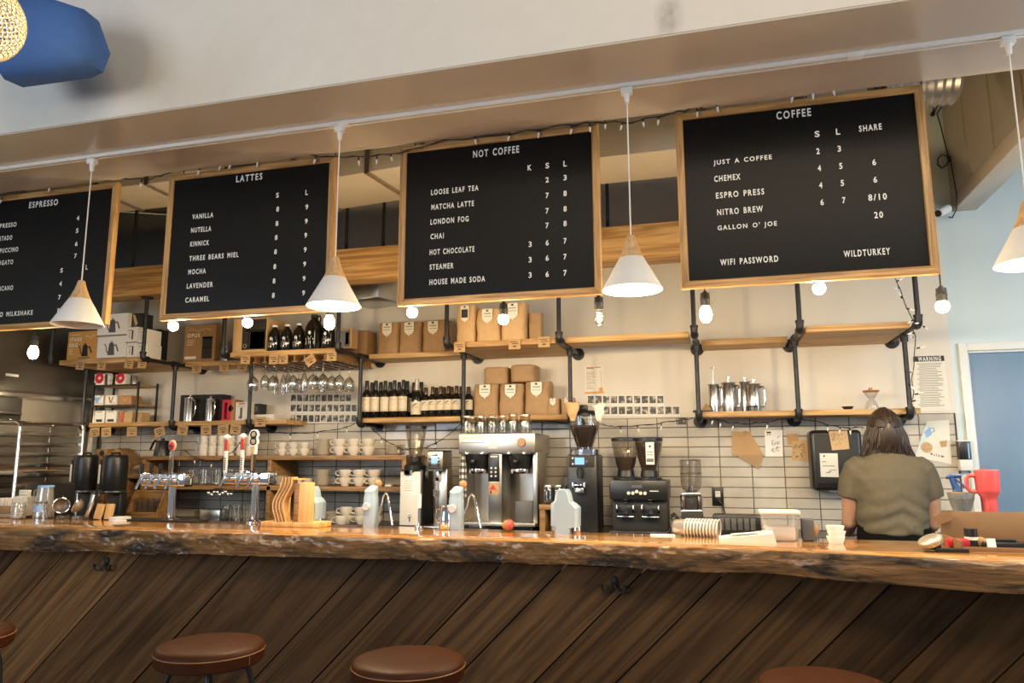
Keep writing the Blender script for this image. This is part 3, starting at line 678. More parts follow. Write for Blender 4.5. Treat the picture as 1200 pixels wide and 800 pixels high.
# cable and little white camera on the return of the bulkhead
XR = XS-.012
def onret(px, py):
    p = aX(px, py, XR); return p if p.y < YW-.03 else aY(px, py, YW-.03)
P = [onret(*q) for q in ((1098, 118), (1094, 126), (1093, 134), (1101, 120), (1103, 126), (1098, 133), (1103, 150), (1109, 175), (1113, 190), (1110, 183), (1104, 181), (1099, 186), (1099, 193), (1104, 197), (1110, 193), (1113, 183), (1117, 205), (1121, 228), (1121, 245), (1116, 255), (1110, 254))]
S = []
for a, b in zip(P, P[1:]):
    for k in range(4): S.append(a.lerp(b, k/4))
mb = MB(); mb.tube(S, .004, 'black_wire', n=6); mb.ball(P[2], .016, 'black_wire', 10, 6); tag(mb.build('hanging_cable'), 'thin black cable looping down the inside of the bulkhead at upper right', 'cable')
p = aY(1107, 246, YW-.14); t = thing('security_camera', 'small white camera on the bulkhead return right of the coffee board', 'camera', tuple(p))
mb = MB(); mb.tube([(-.045, -.02, -.025), (.03, .03, .02)], .028, 'white_metal', n=18); mb.build('camera_body', t)
mb = MB(); mb.cyl((-.052, -.025, -.030), (-.043, -.019, -.024), .022, 'black_plastic'); mb.build('lens', t)
mb = MB(); mb.tube([(.02, .02, .01), (.045, .04, .0)], .010, 'white_metal'); mb.build('bracket', t)

# ================================================================== lamps in the front room, top left
pol = [(5, 93), (0, 86), (-22, 40), (-5, 4), (62, -1), (99, 11), (113, 51), (104, 74), (90, 81)]
c0 = aY(48, 44, 2.45); t = thing('felt_lamp_shade', 'blue faceted felt lamp shade hanging in the top left corner', 'lamp shade', tuple(c0))
mb = MB(); rings = []
for Y, k in ((2.365, .02), (2.367, .40), (2.385, .72), (2.415, .92), (2.45, 1.0), (2.54, .97), (2.56, .8), (2.562, .02)):
    r_ = []
    for q in pol:
        a = aY(*q, 2.45)-c0; r_.append((a.x*k, Y-2.45, a.z*k))
    rings.append(r_)
mb.ring(rings, 'blue_felt'); mb.build('shade', t, ang=50)
mb = MB(); mb.cyl((0, 0, .15), (0, 0, 1.2), .004, 'black_wire'); mb.build('cord', t)
c0 = aY(-22, 24, 1.95); t = thing('woven_lamp', 'glowing woven rattan lamp at the top left corner in front of the blue shade', 'lamp', tuple(c0))
rr = .143; mb = MB()
for k in range(1, 26):
    a = PI*k/26; mb.tube([(rr*math.sin(a)*math.cos(b), rr*math.sin(a)*math.sin(b), -rr*math.cos(a)*1.05) for b in [2*PI*j/40 for j in range(40)]], .0026, 'rattan', n=5, closed=True)
for k in range(48):
    b = 2*PI*k/48; mb.tube([(1.012*rr*math.sin(a)*math.cos(b), 1.012*rr*math.sin(a)*math.sin(b), -1.012*rr*1.05*math.cos(a)) for a in [.22+(PI-.44)*j/20 for j in range(21)]], .0022, 'rattan', n=5)
mb.build('woven_globe', t); mb = MB(); mb.ball((0, 0, 0), .045, 'pendant_glow'); mb.build('bulb', t)
mb = MB(); mb.cyl((0, 0, .16), (0, 0, 1.2), .004, 'black_wire'); mb.cyl((0, 0, .04), (0, 0, .17), .016, 'black_matte'); mb.build('cord', t)

# ================================================================== pipe brackets and shelves
ZU, ZL = 2.223, 1.726         # tops of the upper and the lower wall shelves
YE, YLE = 4.785, 5.155         # front pipes
def pipe_bracket(x, xl, upper, lower, label, top=True):
    x0 = x if x is not None else xl
    t = thing('pipe_bracket', label, 'pipe bracket', (x0, YW, ZL), group='black iron pipe brackets carrying the wall shelves')
    r = .0148; zu = ZU-.026-ZL; zl = -.036-r; yw = 0
    ye, yt, yl = YE-YW, 5.10-YW, YLE-YW
    def pipe(a, b): MB().cyl(a, b, r, 'black_pipe', n=14).build('pipe', t)
    def elbow(p, d1, d2):
        p = Vector(p); d1 = Vector(d1); d2 = Vector(d2)
        mb = MB(); mb.tube([p+d1*.05, p+d1*.016, p+(d1+d2)*.006, p+d2*.016, p+d2*.05], .0225, 'black_pipe', n=14)
        for d in (d1, d2): mb.cyl(p+d*.040, p+d*.056, .026, 'black_pipe', n=14)
        mb.build('elbow', t)
    def flange(p): mb = MB(); mb.cyl(p, (p[0], p[1]-.012, p[2]), .047, 'black_pipe', n=24); mb.cyl((p[0], p[1]-.010, p[2]), (p[0], p[1]-.034, p[2]), .025, 'black_pipe', n=16); mb.build('flange', t)
    if upper:
        if top: pipe((0, ye, zu), (0, ye, ZBM-ZL)); MB().cyl((0, ye, ZBM-ZL-.012), (0, ye, ZBM-ZL), .045, 'black_pipe', n=20).build('flange', t)
        pipe((0, ye, zu), (0, yw, zu)); elbow((0, ye, zu), (0, 0, 1), (0, 1, 0)); flange((0, yw, zu))
        if lower:
            mb = MB(); mb.cyl((0, yl-.04, zu), (0, yl+.04, zu), .0235, 'black_pipe', n=14); mb.cyl((0, yl, zu), (0, yl, zu-.05), .0235, 'black_pipe', n=14); mb.build('tee', t)
    if lower:
        pipe((0, yl, zl), (0, yl, zu)); pipe((0, yl, zl), (0, yw-.017, zl)); elbow((0, yl, zl), (0, 0, 1), (0, 1, 0)); flange((0, yw-.017, zl))
    return t
names = ['beside the kitchen post at far left', 'between the kettle boxes and the grinder box', 'under the left end of the glass rack', 'just left of the wine bottles', 'between the wine bottles and the big coffee bags',
         'right of the pale coffee bags', 'left of the french presses', 'in the middle of the right hand shelves', 'by the warning notice, with string lights on it']
for x, nm in zip((-5.24, -4.33, -3.60, -2.63, -1.79, -.99, -.112, .52, 1.178), names): pipe_bracket(x, x, True, True, 'black iron pipe bracket '+nm)
def shelf(name, x0, x1, y0, y1, ztop, th, m, label, cat='shelf', cuts=()):
    t = thing(name, label, cat, ((x0+x1)/2, y1, ztop-th)); ys = [y0]+list(cuts)+[y1]
    for a, b in zip(ys, ys[1:]):
        MB().box((0, (a+b)/2-y1, th/2), (x1-x0, b-a-.004, th), m, bev=.003).build('plank', t)
    return t
YD, YS = 4.83, 5.215
shelf('wall_shelf', -5.20, -4.372, YD, YW, ZU, .038, 'pine', 'deep upper wall shelf carrying the kettle boxes', cuts=(5.15,))
shelf('wall_shelf', -4.288, -3.64, YS, YW, ZU, .038, 'pine', 'shallow upper wall shelf under the brown grinder box')
shelf('wall_shelf', -3.57, -2.668, YD, YW, ZU, .038, 'pine', 'deep upper wall shelf carrying the dark growlers over the hanging glasses', cuts=(5.15,))
shelf('wall_shelf', -2.595, -1.83, YS, YW, ZU, .038, 'pine', 'shallow upper wall shelf under three brown coffee bags')
shelf('wall_shelf', -1.755, -1.025, YD, YW, ZU, .038, 'pine', 'deep upper wall shelf under the pale lit coffee bags', cuts=(5.15,))
shelf('wall_shelf', -.955, -.148, YD, 5.12, ZU, .038, 'pine', 'bare upper shelf plank with a gap of wall behind, right of the coffee bags')
shelf('wall_shelf', -.076, .484, YS, YW, ZU, .038, 'pine', 'bare shallow upper wall shelf above the french presses')
shelf('wall_shelf', .556, 1.142, YD, YW, ZU, .038, 'pine', 'bare deep upper wall shelf at the right end', cuts=(5.15,))
shelf('wall_shelf', -5.20, -3.28, 5.185, YW-.018, ZL, .036, 'pine', 'lower wall shelf with the stainless carafes and the small box rack')
shelf('wall_shelf', -2.66, -1.0, 5.185, YW-.018, ZL, .036, 'pine', 'lower wall shelf with the wine bottles and coffee bags')
shelf('wall_shelf', -.14, 1.245, 5.185, YW-.018, ZL, .036, 'pine', 'lower wall shelf with the french presses and a glass dripper')

# ------------------------------------------------------------------ boxes on the upper shelf
def carton(name, label, bx, Y, dep, z, m, art=None, group=None, cat='box', side=None):
    X, zb, w, h = fit(*bx, Y, z); t = thing(name, label, cat, (X, Y, zb), group=group)
    mb = MB(); mb.box((0, dep/2, h/2), (w, dep, h), m, bev=.0025, seg=1); mb.box((0, dep/2, h), (w*.96, .03, .0012), 'paper' if m not in ('paper_white',) else 'paper', ); mb.build('carton_body', t)
    if art: mb = MB(); art(mb, w, h); mb.build('printed_front', t)
    return t
def pic(mb, poly, w, h, m, y=-.0008):   # flat print given in fractions of the front
    mb.ring([[(-w/2+a*w, y+.0012, b*h) for a, b in poly], [(-w/2+a*w, y-.0004, b*h) for a, b in poly]], m)
def rect(mb, a, b, c, d, w, h, m, y=-.0008): pic(mb, [(a, b), (c, b), (c, d), (a, d)], w, h, m, y)
def kettle_art(mb, w, h, cx, cz, s, m='grey_plastic'):
    P = lambda a: [(cx+x*s*h/w, cz+z*s) for x, z in a]
    pic(mb, P([(-.16, -.25), (.17, -.25), (.11, .22), (.06, .25), (-.07, .25), (-.11, .22)]), w, h, m)
    pic(mb, P([(-.06, .26), (.05, .26), (.02, .31), (-.03, .31)]), w, h, m)
    pic(mb, P([(-.15, -.18), (-.24, -.10), (-.27, .10), (-.36, .20), (-.36, .23), (-.30, .20), (-.23, .10), (-.20, -.08), (-.14, -.13)]), w, h, m)
    pic(mb, P([(.10, .15), (.24, .18), (.37, -.10), (.31, -.12), (.21, .12), (.10, .11)]), w, h, m)
def txt(mb, s_, x, z, ww, hh, w, h, m): write(mb, s_, -w/2+x*w, z*h, ww*w, hh*h, -.0009, m, .0006)
def lines(mb, x, z, n, ww, dz, w, h, m='ink_grey', th=.012):
    for k in range(n): rect(mb, x, z-k*dz, x+ww*(1-.25*((k*7) % 3)/2), z-k*dz+th, w, h, m)
def art_orange(mb, w, h):
    txt(mb, 'STAGG', .08, .66, .40, .13, w, h, 'letter_white'); txt(mb, 'EKG', .08, .47, .28, .13, w, h, 'letter_white'); lines(mb, .08, .38, 4, .14, .05, w, h, 'letter_white'); lines(mb, .12, .88, 1, .3, .05, w, h, 'letter_white')
    kettle_art(mb, w, h, .62, .34, .80, 'ink'); rect(mb, .40, .07, .80, .11, w, h, 'ink_grey')
    mb.tube([(w*(.10+.33*k/10), -.001, h*(.80+.05*math.sin(k*.9))) for k in range(11)], .0012, 'letter_white', n=5)
carton('kettle_box', 'orange kettle box at the left end of the top shelf', (79, 388, 113, 422.5), 4.90, .26, ZU, 'orange_box', art_orange)
wl = carton('kettle_box', 'white box with a grey gooseneck kettle print, lower one of two', (113.5, 394.5, 147.5, 421), 4.90, .26, ZU, 'paper_white', lambda mb, w, h: (kettle_art(mb, w, h, .50, .46, 1.1), rect(mb, 0, .02, 1, .08, w, h, 'ink_grey')))
zt = ZU+fit(113.5, 394.5, 147.5, 421, 4.90, ZU)[3]+.001
carton('kettle_box', 'white box with a grey kettle print stacked on another white box', (114.5, 367.5, 149.5, 395), 4.90, .26, zt, 'paper_white', lambda mb, w, h: (kettle_art(mb, w, h, .50, .46, 1.1), rect(mb, 0, .02, 1, .08, w, h, 'ink_grey')))
def art_cup(mb, w, h): rect(mb, .48, .22, .60, .80, w, h, 'ink'); rect(mb, .28, .3, .32, .7, w, h, 'ink_grey'); rect(mb, .1, .78, .5, .82, w, h, 'ink_grey'); rect(mb, 0, .02, 1, .08, w, h, 'ink_grey')
bx = [((148, 402, 161.5, 419.5), 'small white box right of the kettle boxes, lower left of four'), ((162, 402.5, 172.5, 419), 'small white box right of the kettle boxes, lower right of four')]
hs = []
for b, lab in bx:
    hh = fit(*b, 4.90, ZU)[3]; hs.append(hh); carton('small_box', lab, b, 4.90, .16, ZU, 'paper_white', art_cup, 'small white boxes on the top shelf')
for (b, lab), hh in zip([((148, 383, 161.5, 401), 'small white box right of the kettle boxes, upper left of four'), ((162, 385.5, 172.5, 402), 'small white box right of the kettle boxes, upper right of four')], hs):
    carton('small_box', lab, b, 4.90, .16, ZU+hh+.001, 'paper_white', art_cup, 'small white boxes on the top shelf')
zz = ZU+hs[0]+fit(148, 383, 161.5, 401, 4.90, ZU+hs[0]+.001)[3]+.002
carton('dark_box', 'black box with an orange bird print on top of the small white boxes', (152, 367, 166, 382.5), 4.94, .13, zz, 'black_matte', lambda mb, w, h: (pic(mb, [(.25, .95), (.45, .85), (.7, .3), (.55, .1), (.4, .4)], w, h, 'kraft_light'), pic(mb, [(.3, .3), (.5, .25), (.6, .05), (.35, .1)], w, h, 'grey_plastic')))
def art_masks(mb, w, h):
    for k in range(5): pic(mb, [(.5, .03+k*.19), (.78, .12+k*.19), (.5, .21+k*.19), (.2, .11+k*.19)], w, h, 'kraft_light' if k % 2 else 'paper')
carton('dark_box', 'tall black box with pale figures down its front beside the pipe', (176, 386, 187, 419), 5.25, .10, ZU, 'black_matte', art_masks)
def art_opus(mb, w, h):
    txt(mb, 'OPUS', .09, .66, .40, .11, w, h, 'letter_white'); lines(mb, .09, .58, 3, .24, .06, w, h, 'letter_white', .015); rect(mb, .04, .08, .40, .15, w, h, 'paper_white')
    rect(mb, .58, .08, .90, .66, w, h, 'ink'); rect(mb, .60, .36, .88, .38, w, h, 'grey_plastic'); rect(mb, .57, .62, .91, .68, w, h, 'grey_plastic')
    mb.tube([(w*(-.42+.06*k), -.001, h*(.86+.03*math.sin(k*.8))) for k in range(14)], .0013, 'letter_white', n=5)
carton('grinder_box', 'brown cardboard grinder box with a black cylinder printed on it', (216, 380.5, 252.5, 425.5), 5.23, .09, ZU, 'cardboard', art_opus)
tag(MB().box((0, .02, .085), (.075, .01, .17), 'galvanised', bev=.002).build('metal_sheet', None, (fit(253, 398, 263, 424, 5.24, ZU)[0]+.01, 5.25, ZU)), 'thin grey metal sheet standing right of the brown grinder box', 'sheet')
def art_big(mb, w, h):
    rect(mb, .28, .08, .98, .97, w, h, 'ink'); rect(mb, .30, .62, .97, .645, w, h, 'kraft_light'); rect(mb, .52, .11, .94, .60, w, h, 'grey_plastic'); rect(mb, .54, .13, .92, .58, w, h, 'ink'); rect(mb, .68, .2, .76, .52, w, h, 'kraft_light'); rect(mb, .70, .22, .745, .5, w, h, 'ink')
    rect(mb, .47, .1, .485, .75, w, h, 'kraft_light'); rect(mb, .30, .11, .97, .125, w, h, 'kraft_light'); mb.lathe([(.012, .001), (.014, .002), (.016, .001)], 'kraft_light', c=(-.13*w, 0, .19*h), n=20, rot=Matrix.Rotation(PI/2, 4, 'X'))
carton('brewer_box', 'tan box with a black printed panel at the left end of the growler shelf', (273, 373, 312.5, 415), 4.87, .24, ZU, 'kraft_light', art_big)

def bottle(name, label, cat, x, y, z, prof, m, parts=(), group=None):
    t = thing(name, label, cat, (x, y, z), group=group); MB().lathe(prof, m, n=24).build('bottle_body', t)
    for nm, pr, mm in parts: MB().lathe(pr, mm, n=24).build(nm, t)
    return t
def growler(bx, label, big):
    X, zb, w, h = fit(*bx, 4.905, ZU); r = w/2*slim(X, 4.905)
    pr = [(0, 0), (r*.92, 0), (r, .006), (r, h*.56), (r*.95, h*.66), (r*.72, h*.78), (r*.46, h*.85), (r*.38, h*.88), (r*.38, h*.95), (0, h*.95)]
    t = bottle('growler', label, 'bottle', X, 4.905, ZU, pr, 'wine_glass_dark', [('cap', [(0, h), (r*.38, h), (r*.42, h*.99), (r*.42, h*.92), (0, h*.92)], 'black_plastic' if big else 'letter_white')], 'dark growler bottles on the top shelf')
    mb = MB(); s = .55
    for k in range(1, 2):   # printed round logo with writing lines, hugging the glass
        def sur(u, v, q): a = -PI/2+u/r; return (r*1.004*math.cos(a), r*1.004*math.sin(a), v)
        mb.add([sur(.020*s*math.cos(b), h*.46+.024*s*math.sin(b), 0) for b in [2*PI*j/14 for j in range(14)]], [tuple(range(14))], 'letter_white')
        for a, zz, hh in ((0, .34, .02), (-.3, .26, .06), (.25, .26, .05), (-.25, .14, .10), (.3, .14, .09)):
            ww = r*.22; mb.add([sur(a*r-ww, h*zz, 0), sur(a*r+ww, h*zz, 0), sur(a*r+ww, h*(zz+hh), 0), sur(a*r-ww, h*(zz+hh), 0)], [(0, 1, 2, 3)], 'letter_white')
    mb.build('printed_label', t)
    if big: mb = MB(); mb.tube([(r*.36, 0, h*.93), (r*.62, 0, h*.97), (r*.80, 0, h*.90), (r*.72, 0, h*.79)], .006, 'wine_glass_dark', n=8); mb.build('finger_loop', t)
growler((314, 381, 329.5, 411.5), 'small dark growler with a white cap, leftmost of three', False)
growler((329, 380, 343.5, 411), 'small dark growler with a white cap, middle of three', False)
growler((343, 379, 358, 410), 'small dark growler with a white cap, rightmost of three', False)
growler((357.5, 369, 379, 409.5), 'large dark growler with a finger loop, left of two', True)
growler((377, 371, 393, 409), 'large dark growler partly behind the bare bulb, right of two', True)
carton('small_box', 'small brown box with a dark glass print at the right end of the growler shelf', (396, 385, 412, 407), 4.88, .10, ZU, 'cardboard', lambda mb, w, h: (rect(mb, .12, .08, .88, .92, w, h, 'grey_plastic'), rect(mb, .55, .2, .8, .8, w, h, 'paper')))
carton('plain_box', 'plain tan box behind the pipe right of the growlers', (413, 387, 430, 416), 5.24, .16, ZU, 'cardboard')

# ------------------------------------------------------------------ bags of coffee
def crumple(v, s, k): return Vector((noise.noise(v*k), noise.noise(v*k+Vector((9, 2, 5))), noise.noise(v*k+Vector((3, 8, 1)))))*s
def coffee_bag(label, bx, Y, dep, z, m='kraft', lab=True, name='coffee_bag', group=None, lying=False, seed=0, dark=False):
    X, zb, w, h = fit(*bx, Y, z); t = thing(name, label, 'coffee bag' if name == 'coffee_bag' else 'bag', (X, Y+dep/2, zb), group=group)
    mb = MB(); rings = []; n = 40; nz = 14; so = Vector((X*7+seed, Y*3, z*5))
    for i in range(nz+1):
        u = i/nz; zz = h*u; ex = 5 if not lying else 4
        k = 1-.035*math.sin(PI*u); dy = dep*(1-.20*max(0, u-.55)/.45) if not lying else dep
        if i in (0, nz): k *= .94; dy *= .92
        r_ = []
        for j in range(n):
            a = 2*PI*j/n; c_, s_ = math.cos(a), math.sin(a)
            x = w/2*k*math.copysign(abs(c_)**(2/ex), c_); y = dy/2*math.copysign(abs(s_)**(2/ex), s_)
            p = Vector((x, y, zz)); q = crumple(p*1+so, .007*min(1, u*3), 16)+crumple(p+so, .003, 45)
            if i == 0: q.z = 0
            if i == nz: q *= .8
            r_.append(p+q)
        rings.append(r_)
    mb.ring(rings, m); mb.build('bag_body', t, ang=50)
    if lab:
        lw = min(.085, w*.42); y = -dep/2-.006; z1 = h*.97; z0 = h*.55; f = lw/.085
        mb = MB(); mb.slabz([(0, 0)]*3, 0, 0, 'paper') if False else None
        pl = [(-lw/2, z1), (-lw/2, z0+.035*f), (-lw*.28, z0+.012*f), (-lw*.1, z0+.008*f), (0, z0-.008*f), (lw*.1, z0+.008*f), (lw*.28, z0+.012*f), (lw/2, z0+.035*f), (lw/2, z1)]
        mb.ring([[(a, y+.004, b) for a, b in pl], [(a, y, b) for a, b in pl]], 'paper'); y -= .0006
        mb.ring([[(a*lw, y+.0005, z1-.020*f+b*f) for a, b in ((-.1, 0), (.1, 0), (.14, .008), (0, .016), (-.14, .008))], [(a*lw, y, z1-.020*f+b*f) for a, b in ((-.1, 0), (.1, 0), (.14, .008), (0, .016), (-.14, .008))]], 'ink')
        for dz, ww, mm in ((.034, .7, 'ink_grey'), (.040, .7, 'ink_grey'), (.060, .8, 'ink_grey')): mb.box((0, y, z1-dz*f), (lw*ww, .0008, .0035*f), mm)
        if dark: mb.box((0, y-.0004, (z0+z1)/2), (lw*.8, .0008, (z1-z0)*.5), 'ink')
        mb.build('shield_label', t)
    return t
g1 = 'brown coffee bags on the shallow top shelf'; g2 = 'pale coffee bags on the deep top shelf'; g3 = 'large coffee bags on the lower shelf'
coffee_bag('brown coffee bag on the shallow top shelf, leftmost of three', (441, 377.5, 466, 415), 5.25, .16, ZU, group=g1)
coffee_bag('brown coffee bag on the shallow top shelf, middle of three', (466.5, 376.5, 492.5, 414), 5.25, .16, ZU, group=g1)
coffee_bag('brown coffee bag on the shallow top shelf, rightmost of three', (493.5, 375, 521.5, 412.5), 5.25, .16, ZU, group=g1)
coffee_bag('narrow brown coffee bag half behind the pipe on the top shelf', (524, 376, 529, 412), 5.36, .12, ZU, lab=False)
coffee_bag('pale lit coffee bag with a dark label on the deep shelf beside the pipe', (533.5, 357, 556, 399.5), 4.88, .17, ZU, 'kraft_light', group=g2, dark=True)
coffee_bag('pale lit coffee bag, shortest and middle one on the deep shelf', (557, 361, 585.5, 398.5), 4.88, .17, ZU, 'kraft_light', group=g2)
coffee_bag('pale lit coffee bag behind the bare bulb, tallest on the deep shelf', (586, 354, 615.5, 396.5), 4.88, .17, ZU, 'kraft_light', group=g2)
coffee_bag('small folded kraft bag at the right of the pale coffee bags', (619, 366, 634.5, 394.5), 4.93, .10, ZU, 'kraft', lab=False)
coffee_bag('large coffee bag on the lower shelf, left of three', (553.5, 449.5, 583, 488), 5.20, .2, ZL, group=g3)
coffee_bag('large coffee bag on the lower shelf, middle of three', (583.5, 449.5, 613, 488), 5.20, .2, ZL, group=g3)
coffee_bag('large coffee bag on the lower shelf, right of three', (613.5, 446.5, 644, 488), 5.20, .2, ZL, group=g3)
zb_ = ZL+fit(583.5, 449.5, 613, 488, 5.20, ZL)[3]+.001
coffee_bag('brown bag lying on top of the large coffee bags, left one', (565, 430, 594, 449), 5.21, .2, zb_, lab=False, lying=True)
coffee_bag('brown bag lying on top of the large coffee bags, right one', (596.5, 427, 627, 448.5), 5.21, .22, zb_+.012, lab=False, lying=True)
coffee_bag('small coffee bag right of the large bags, left of two', (640.5, 466, 655.5, 487.5), 5.20, .10, ZL, group='small coffee bags')
coffee_bag('small coffee bag right of the large bags, right of two', (657, 465.5, 673, 487.5), 5.20, .10, ZL, group='small coffee bags')

# ------------------------------------------------------------------ wine
def wine(label, xc, ytop, Y, kind, group):
    zt = aY(xc, ytop, Y).z; X = aY(xc, 470, Y).x; h = zt-ZL; r = .0375 if kind != 'sparkling' else .043
    if kind == 'sparkling': pr = [(0, 0), (r*.9, 0), (r, .006), (r, h*.48), (r*.85, h*.60), (r*.5, h*.74), (r*.36, h*.86), (r*.36, h*.95), (0, h*.95)]
    else: pr = [(0, 0), (r*.9, 0), (r, .005), (r, h*.60), (r*.93, h*.65), (r*.6, h*.71), (r*.40, h*.76), (r*.37, h*.8), (r*.37, h*.97), (0, h*.97)]
    foil = {'tall': 'foil_black', 'short': 'foil_brown', 'sparkling': 'foil_silver'}[kind]
    fz = .76 if kind != 'sparkling' else .66
    fp = [(r*.40, h*fz), (r*.40, h*.985), (r*.36, h), (0, h)] if kind != 'sparkling' else [(r*.66, h*.66), (r*.42, h*.82), (r*.40, h*.95), (r*.34, h), (0, h)]
    t = bottle('wine_bottle', label, 'bottle', X, Y, ZL, pr, 'wine_glass_dark', [('foil', fp, foil)], group)
    if kind == 'sparkling': MB().lathe([(r*.70, h*.635), (r*.68, h*.66), (r*.66, h*.68)], 'gold', n=24).build('gold_collar', t)
    z0, z1 = {'tall': (.17, .555), 'short': (.22, .555), 'sparkling': (.07, .40)}[kind]
    mb = MB(); mb.grid(lambda u, v: (1.006*r*math.cos(-PI/2+(u-.5)*2.6), 1.006*r*math.sin(-PI/2+(u-.5)*2.6), h*(z0+(z1-z0)*v)), 14, 1, 'wine_label')
    mb.grid(lambda u, v: (1.010*r*math.cos(-PI/2+(u-.5)*1.5), 1.010*r*math.sin(-PI/2+(u-.5)*1.5), h*(z0+(z1-z0)*(.80+.02*v if kind == 'tall' else .55+.03*v))), 8, 1, 'ink_grey')
    if kind == 'tall': mb.grid(lambda u, v: (1.010*r*math.cos(-PI/2+(u-.5)*2.4), 1.010*r*math.sin(-PI/2+(u-.5)*2.4), h*(z0+(z1-z0)*(.06+.06*v))), 8, 1, 'ink_grey')
    else: mb.grid(lambda u, v: (1.010*r*math.cos(-PI/2+(u-.5)*.8), 1.010*r*math.sin(-PI/2+(u-.5)*.8), h*(z0+(z1-z0)*(.60+.12*v+.2*u))), 4, 1, 'ink_grey')
    mb.build('label', t)
gw = 'tall wine bottles with black foil'; gs = 'shorter wine bottles with brown foil'
for i, (x, y) in enumerate(((429.7, 446), (440, 446), (451.3, 446), (462, 445.5), (472.5, 445))): wine('tall wine bottle with pale label, %s from the left in the front row' % nth(i), x, y, 5.23, 'tall', gw)
for i, (x, y) in enumerate(((435.5, 448), (446, 447.5), (457, 447.5), (467.5, 447.5), (477, 446.5), (485, 448), (493.5, 447.5))): wine('tall black-topped wine bottle in the back row, %s from the left' % nth(i), x, y, 5.335 if i != 4 else 5.345, 'tall', gw)
wine('sparkling wine bottle with silver foil and gold collar between the tall and short bottles', 488.3, 444, 5.24, 'sparkling', None)
for i, (x, y) in enumerate(((499, 454), (507, 453), (516.5, 452.5), (525.5, 452), (535, 451.8), (549, 453))): wine('shorter brown-topped wine bottle in the front row, %s from the left' % nth(i), x, y, 5.24, 'short', gs)
for i, (x, y) in enumerate(((511.5, 454), (520.5, 453.5), (529.5, 453), (540.5, 452.5))): wine('shorter brown-topped wine bottle in the back row, %s from the left' % nth(i), x, y, 5.34, 'short', gs)

# ------------------------------------------------------------------ lower left shelf: little rack, carafes, boxes
X0_, X1_ = aY(106, 470, 5.21).x, aY(160, 470, 5.21).x
t = thing('box_rack', 'small black three-tier rack with wooden shelves at the left end of the lower shelf', 'rack', ((X0_+X1_)/2, 5.34, ZL)); w = X1_-X0_; zt_ = [.0, fit(0, 477, 1, 499, 5.2, ZL)[3], fit(0, 454.5, 1, 499, 5.2, ZL)[3]]
for sx in (-1, 1):
    for sy in (-1, 1): MB().box((sx*(w/2-.008), sy*.112, (zt_[2]+.02)/2), (.014, .014, zt_[2]+.02), 'black_pipe').build('post', t)
for z in zt_[1:]:
    MB().box((0, 0, z-.006), (w-.03, .21, .012), 'pine').build('rack_shelf', t)
    mb = MB(); mb.box((0, -.112, z-.008), (w, .012, .014), 'black_pipe'); mb.box((0, .112, z-.008), (w, .012, .014), 'black_pipe'); mb.build('rail', t)
RZ = [ZL+z for z in zt_]
def art_v(mb, w, h): pic(mb, [(.25, .85), (.40, .85), (.52, .35), (.64, .85), (.75, .85), (.58, .15), (.46, .15)], w, h, 'copper_wood'); rect(mb, .7, .15, .8, .25, w, h, 'ink_grey')
def art_drip(mb, w, h): pic(mb, [(.15, .78), (.85, .78), (.65, .45), (.6, .25), (.4, .25), (.35, .45)], w, h, 'light_blue'); rect(mb, .1, .16, .9, .19, w, h, 'ink_grey'); pic(mb, [(.8, .85), (.92, .85), (.92, .97), (.8, .97)], w, h, 'red')
def art_round(mb, w, h): mb.lathe([(0, .0014), (w*.44, .0014), (w*.45, 0)], 'red', c=(0, 0, h*.62), n=24, rot=Matrix.Rotation(PI/2, 4, 'X')); mb.ring([[(a*w, -.0022, h*.62+b*w) for a, b in ((-.12, .05), (.1, .16), (.16, -.05), (-.05, -.14))], [(a*w, -.0016, h*.62+b*w) for a, b in ((-.12, .05), (.1, .16), (.16, -.05), (-.05, -.14))]], 'paper')
def art_cupb(mb, w, h): rect(mb, .2, .10, .8, .30, w, h, 'ink'); rect(mb, .15, .86, .75, .93, w, h, 'kraft_tag')
carton('filter_bag', 'white packet with a round red emblem on the rack top, left one', (110.5, 438, 122, 454.5), 5.24, .06, RZ[2], 'paper_white', art_round, cat='packet')
carton('filter_bag', 'white packet with a round red emblem on the rack top, right one', (135, 438.5, 146.5, 454.5), 5.24, .06, RZ[2], 'paper_white', art_round, cat='packet')
t = thing('steel_mug', 'dark patterned mug between the two red emblem packets', 'mug', (fit(123, 441, 134, 454, 5.26, RZ[2])[0], 5.27, RZ[2])); MB().lathe([(0, 0), (.036, 0), (.046, .09), (.043, .09), (.034, .006), (0, .006)], 'steel_dark').build('mug_body', t); MB().tube([(.043, 0, .075), (.066, 0, .068), (.066, 0, .03), (.039, 0, .022)], .005, 'steel_dark').build('handle', t)
for i, xx in enumerate(((147, 152), (153.5, 158.5))):
    X, zb, w2, h2 = fit(xx[0], 439.5, xx[1], 454, 5.30, RZ[2]); MB_ = MB().lathe([(0, 0), (w2*.55, 0), (w2*.55, h2*.8), (w2*.45, h2*.9), (w2*.45, h2), (0, h2)], 'galvanised', c=(0, 0, 0), n=16)
    tag(MB_.build('metal_tin', None, (X, 5.32, RZ[2])), ['grey metal tin at the right end of the rack top, left of two', 'grey metal tin at the right end of the rack top, right of two'][i], 'tin')
carton('dripper_box', 'small white box with a blue dripper print on the middle tier', (107, 463, 120.5, 476.5), 5.24, .12, RZ[1], 'paper_white', art_drip)
carton('dripper_box', 'small white box with a brown v print on the middle tier', (123, 463, 136.5, 476.5), 5.24, .12, RZ[1], 'paper_white', art_v)
carton('brown_box', 'small chestnut box on the right of the middle tier', (139, 463.5, 154, 475.5), 5.25, .12, RZ[1], 'copper_wood', lambda mb, w, h: pic(mb, [(.3, .7), (.5, .3), (.62, .75), (.5, .55)], w, h, 'kraft_light'))
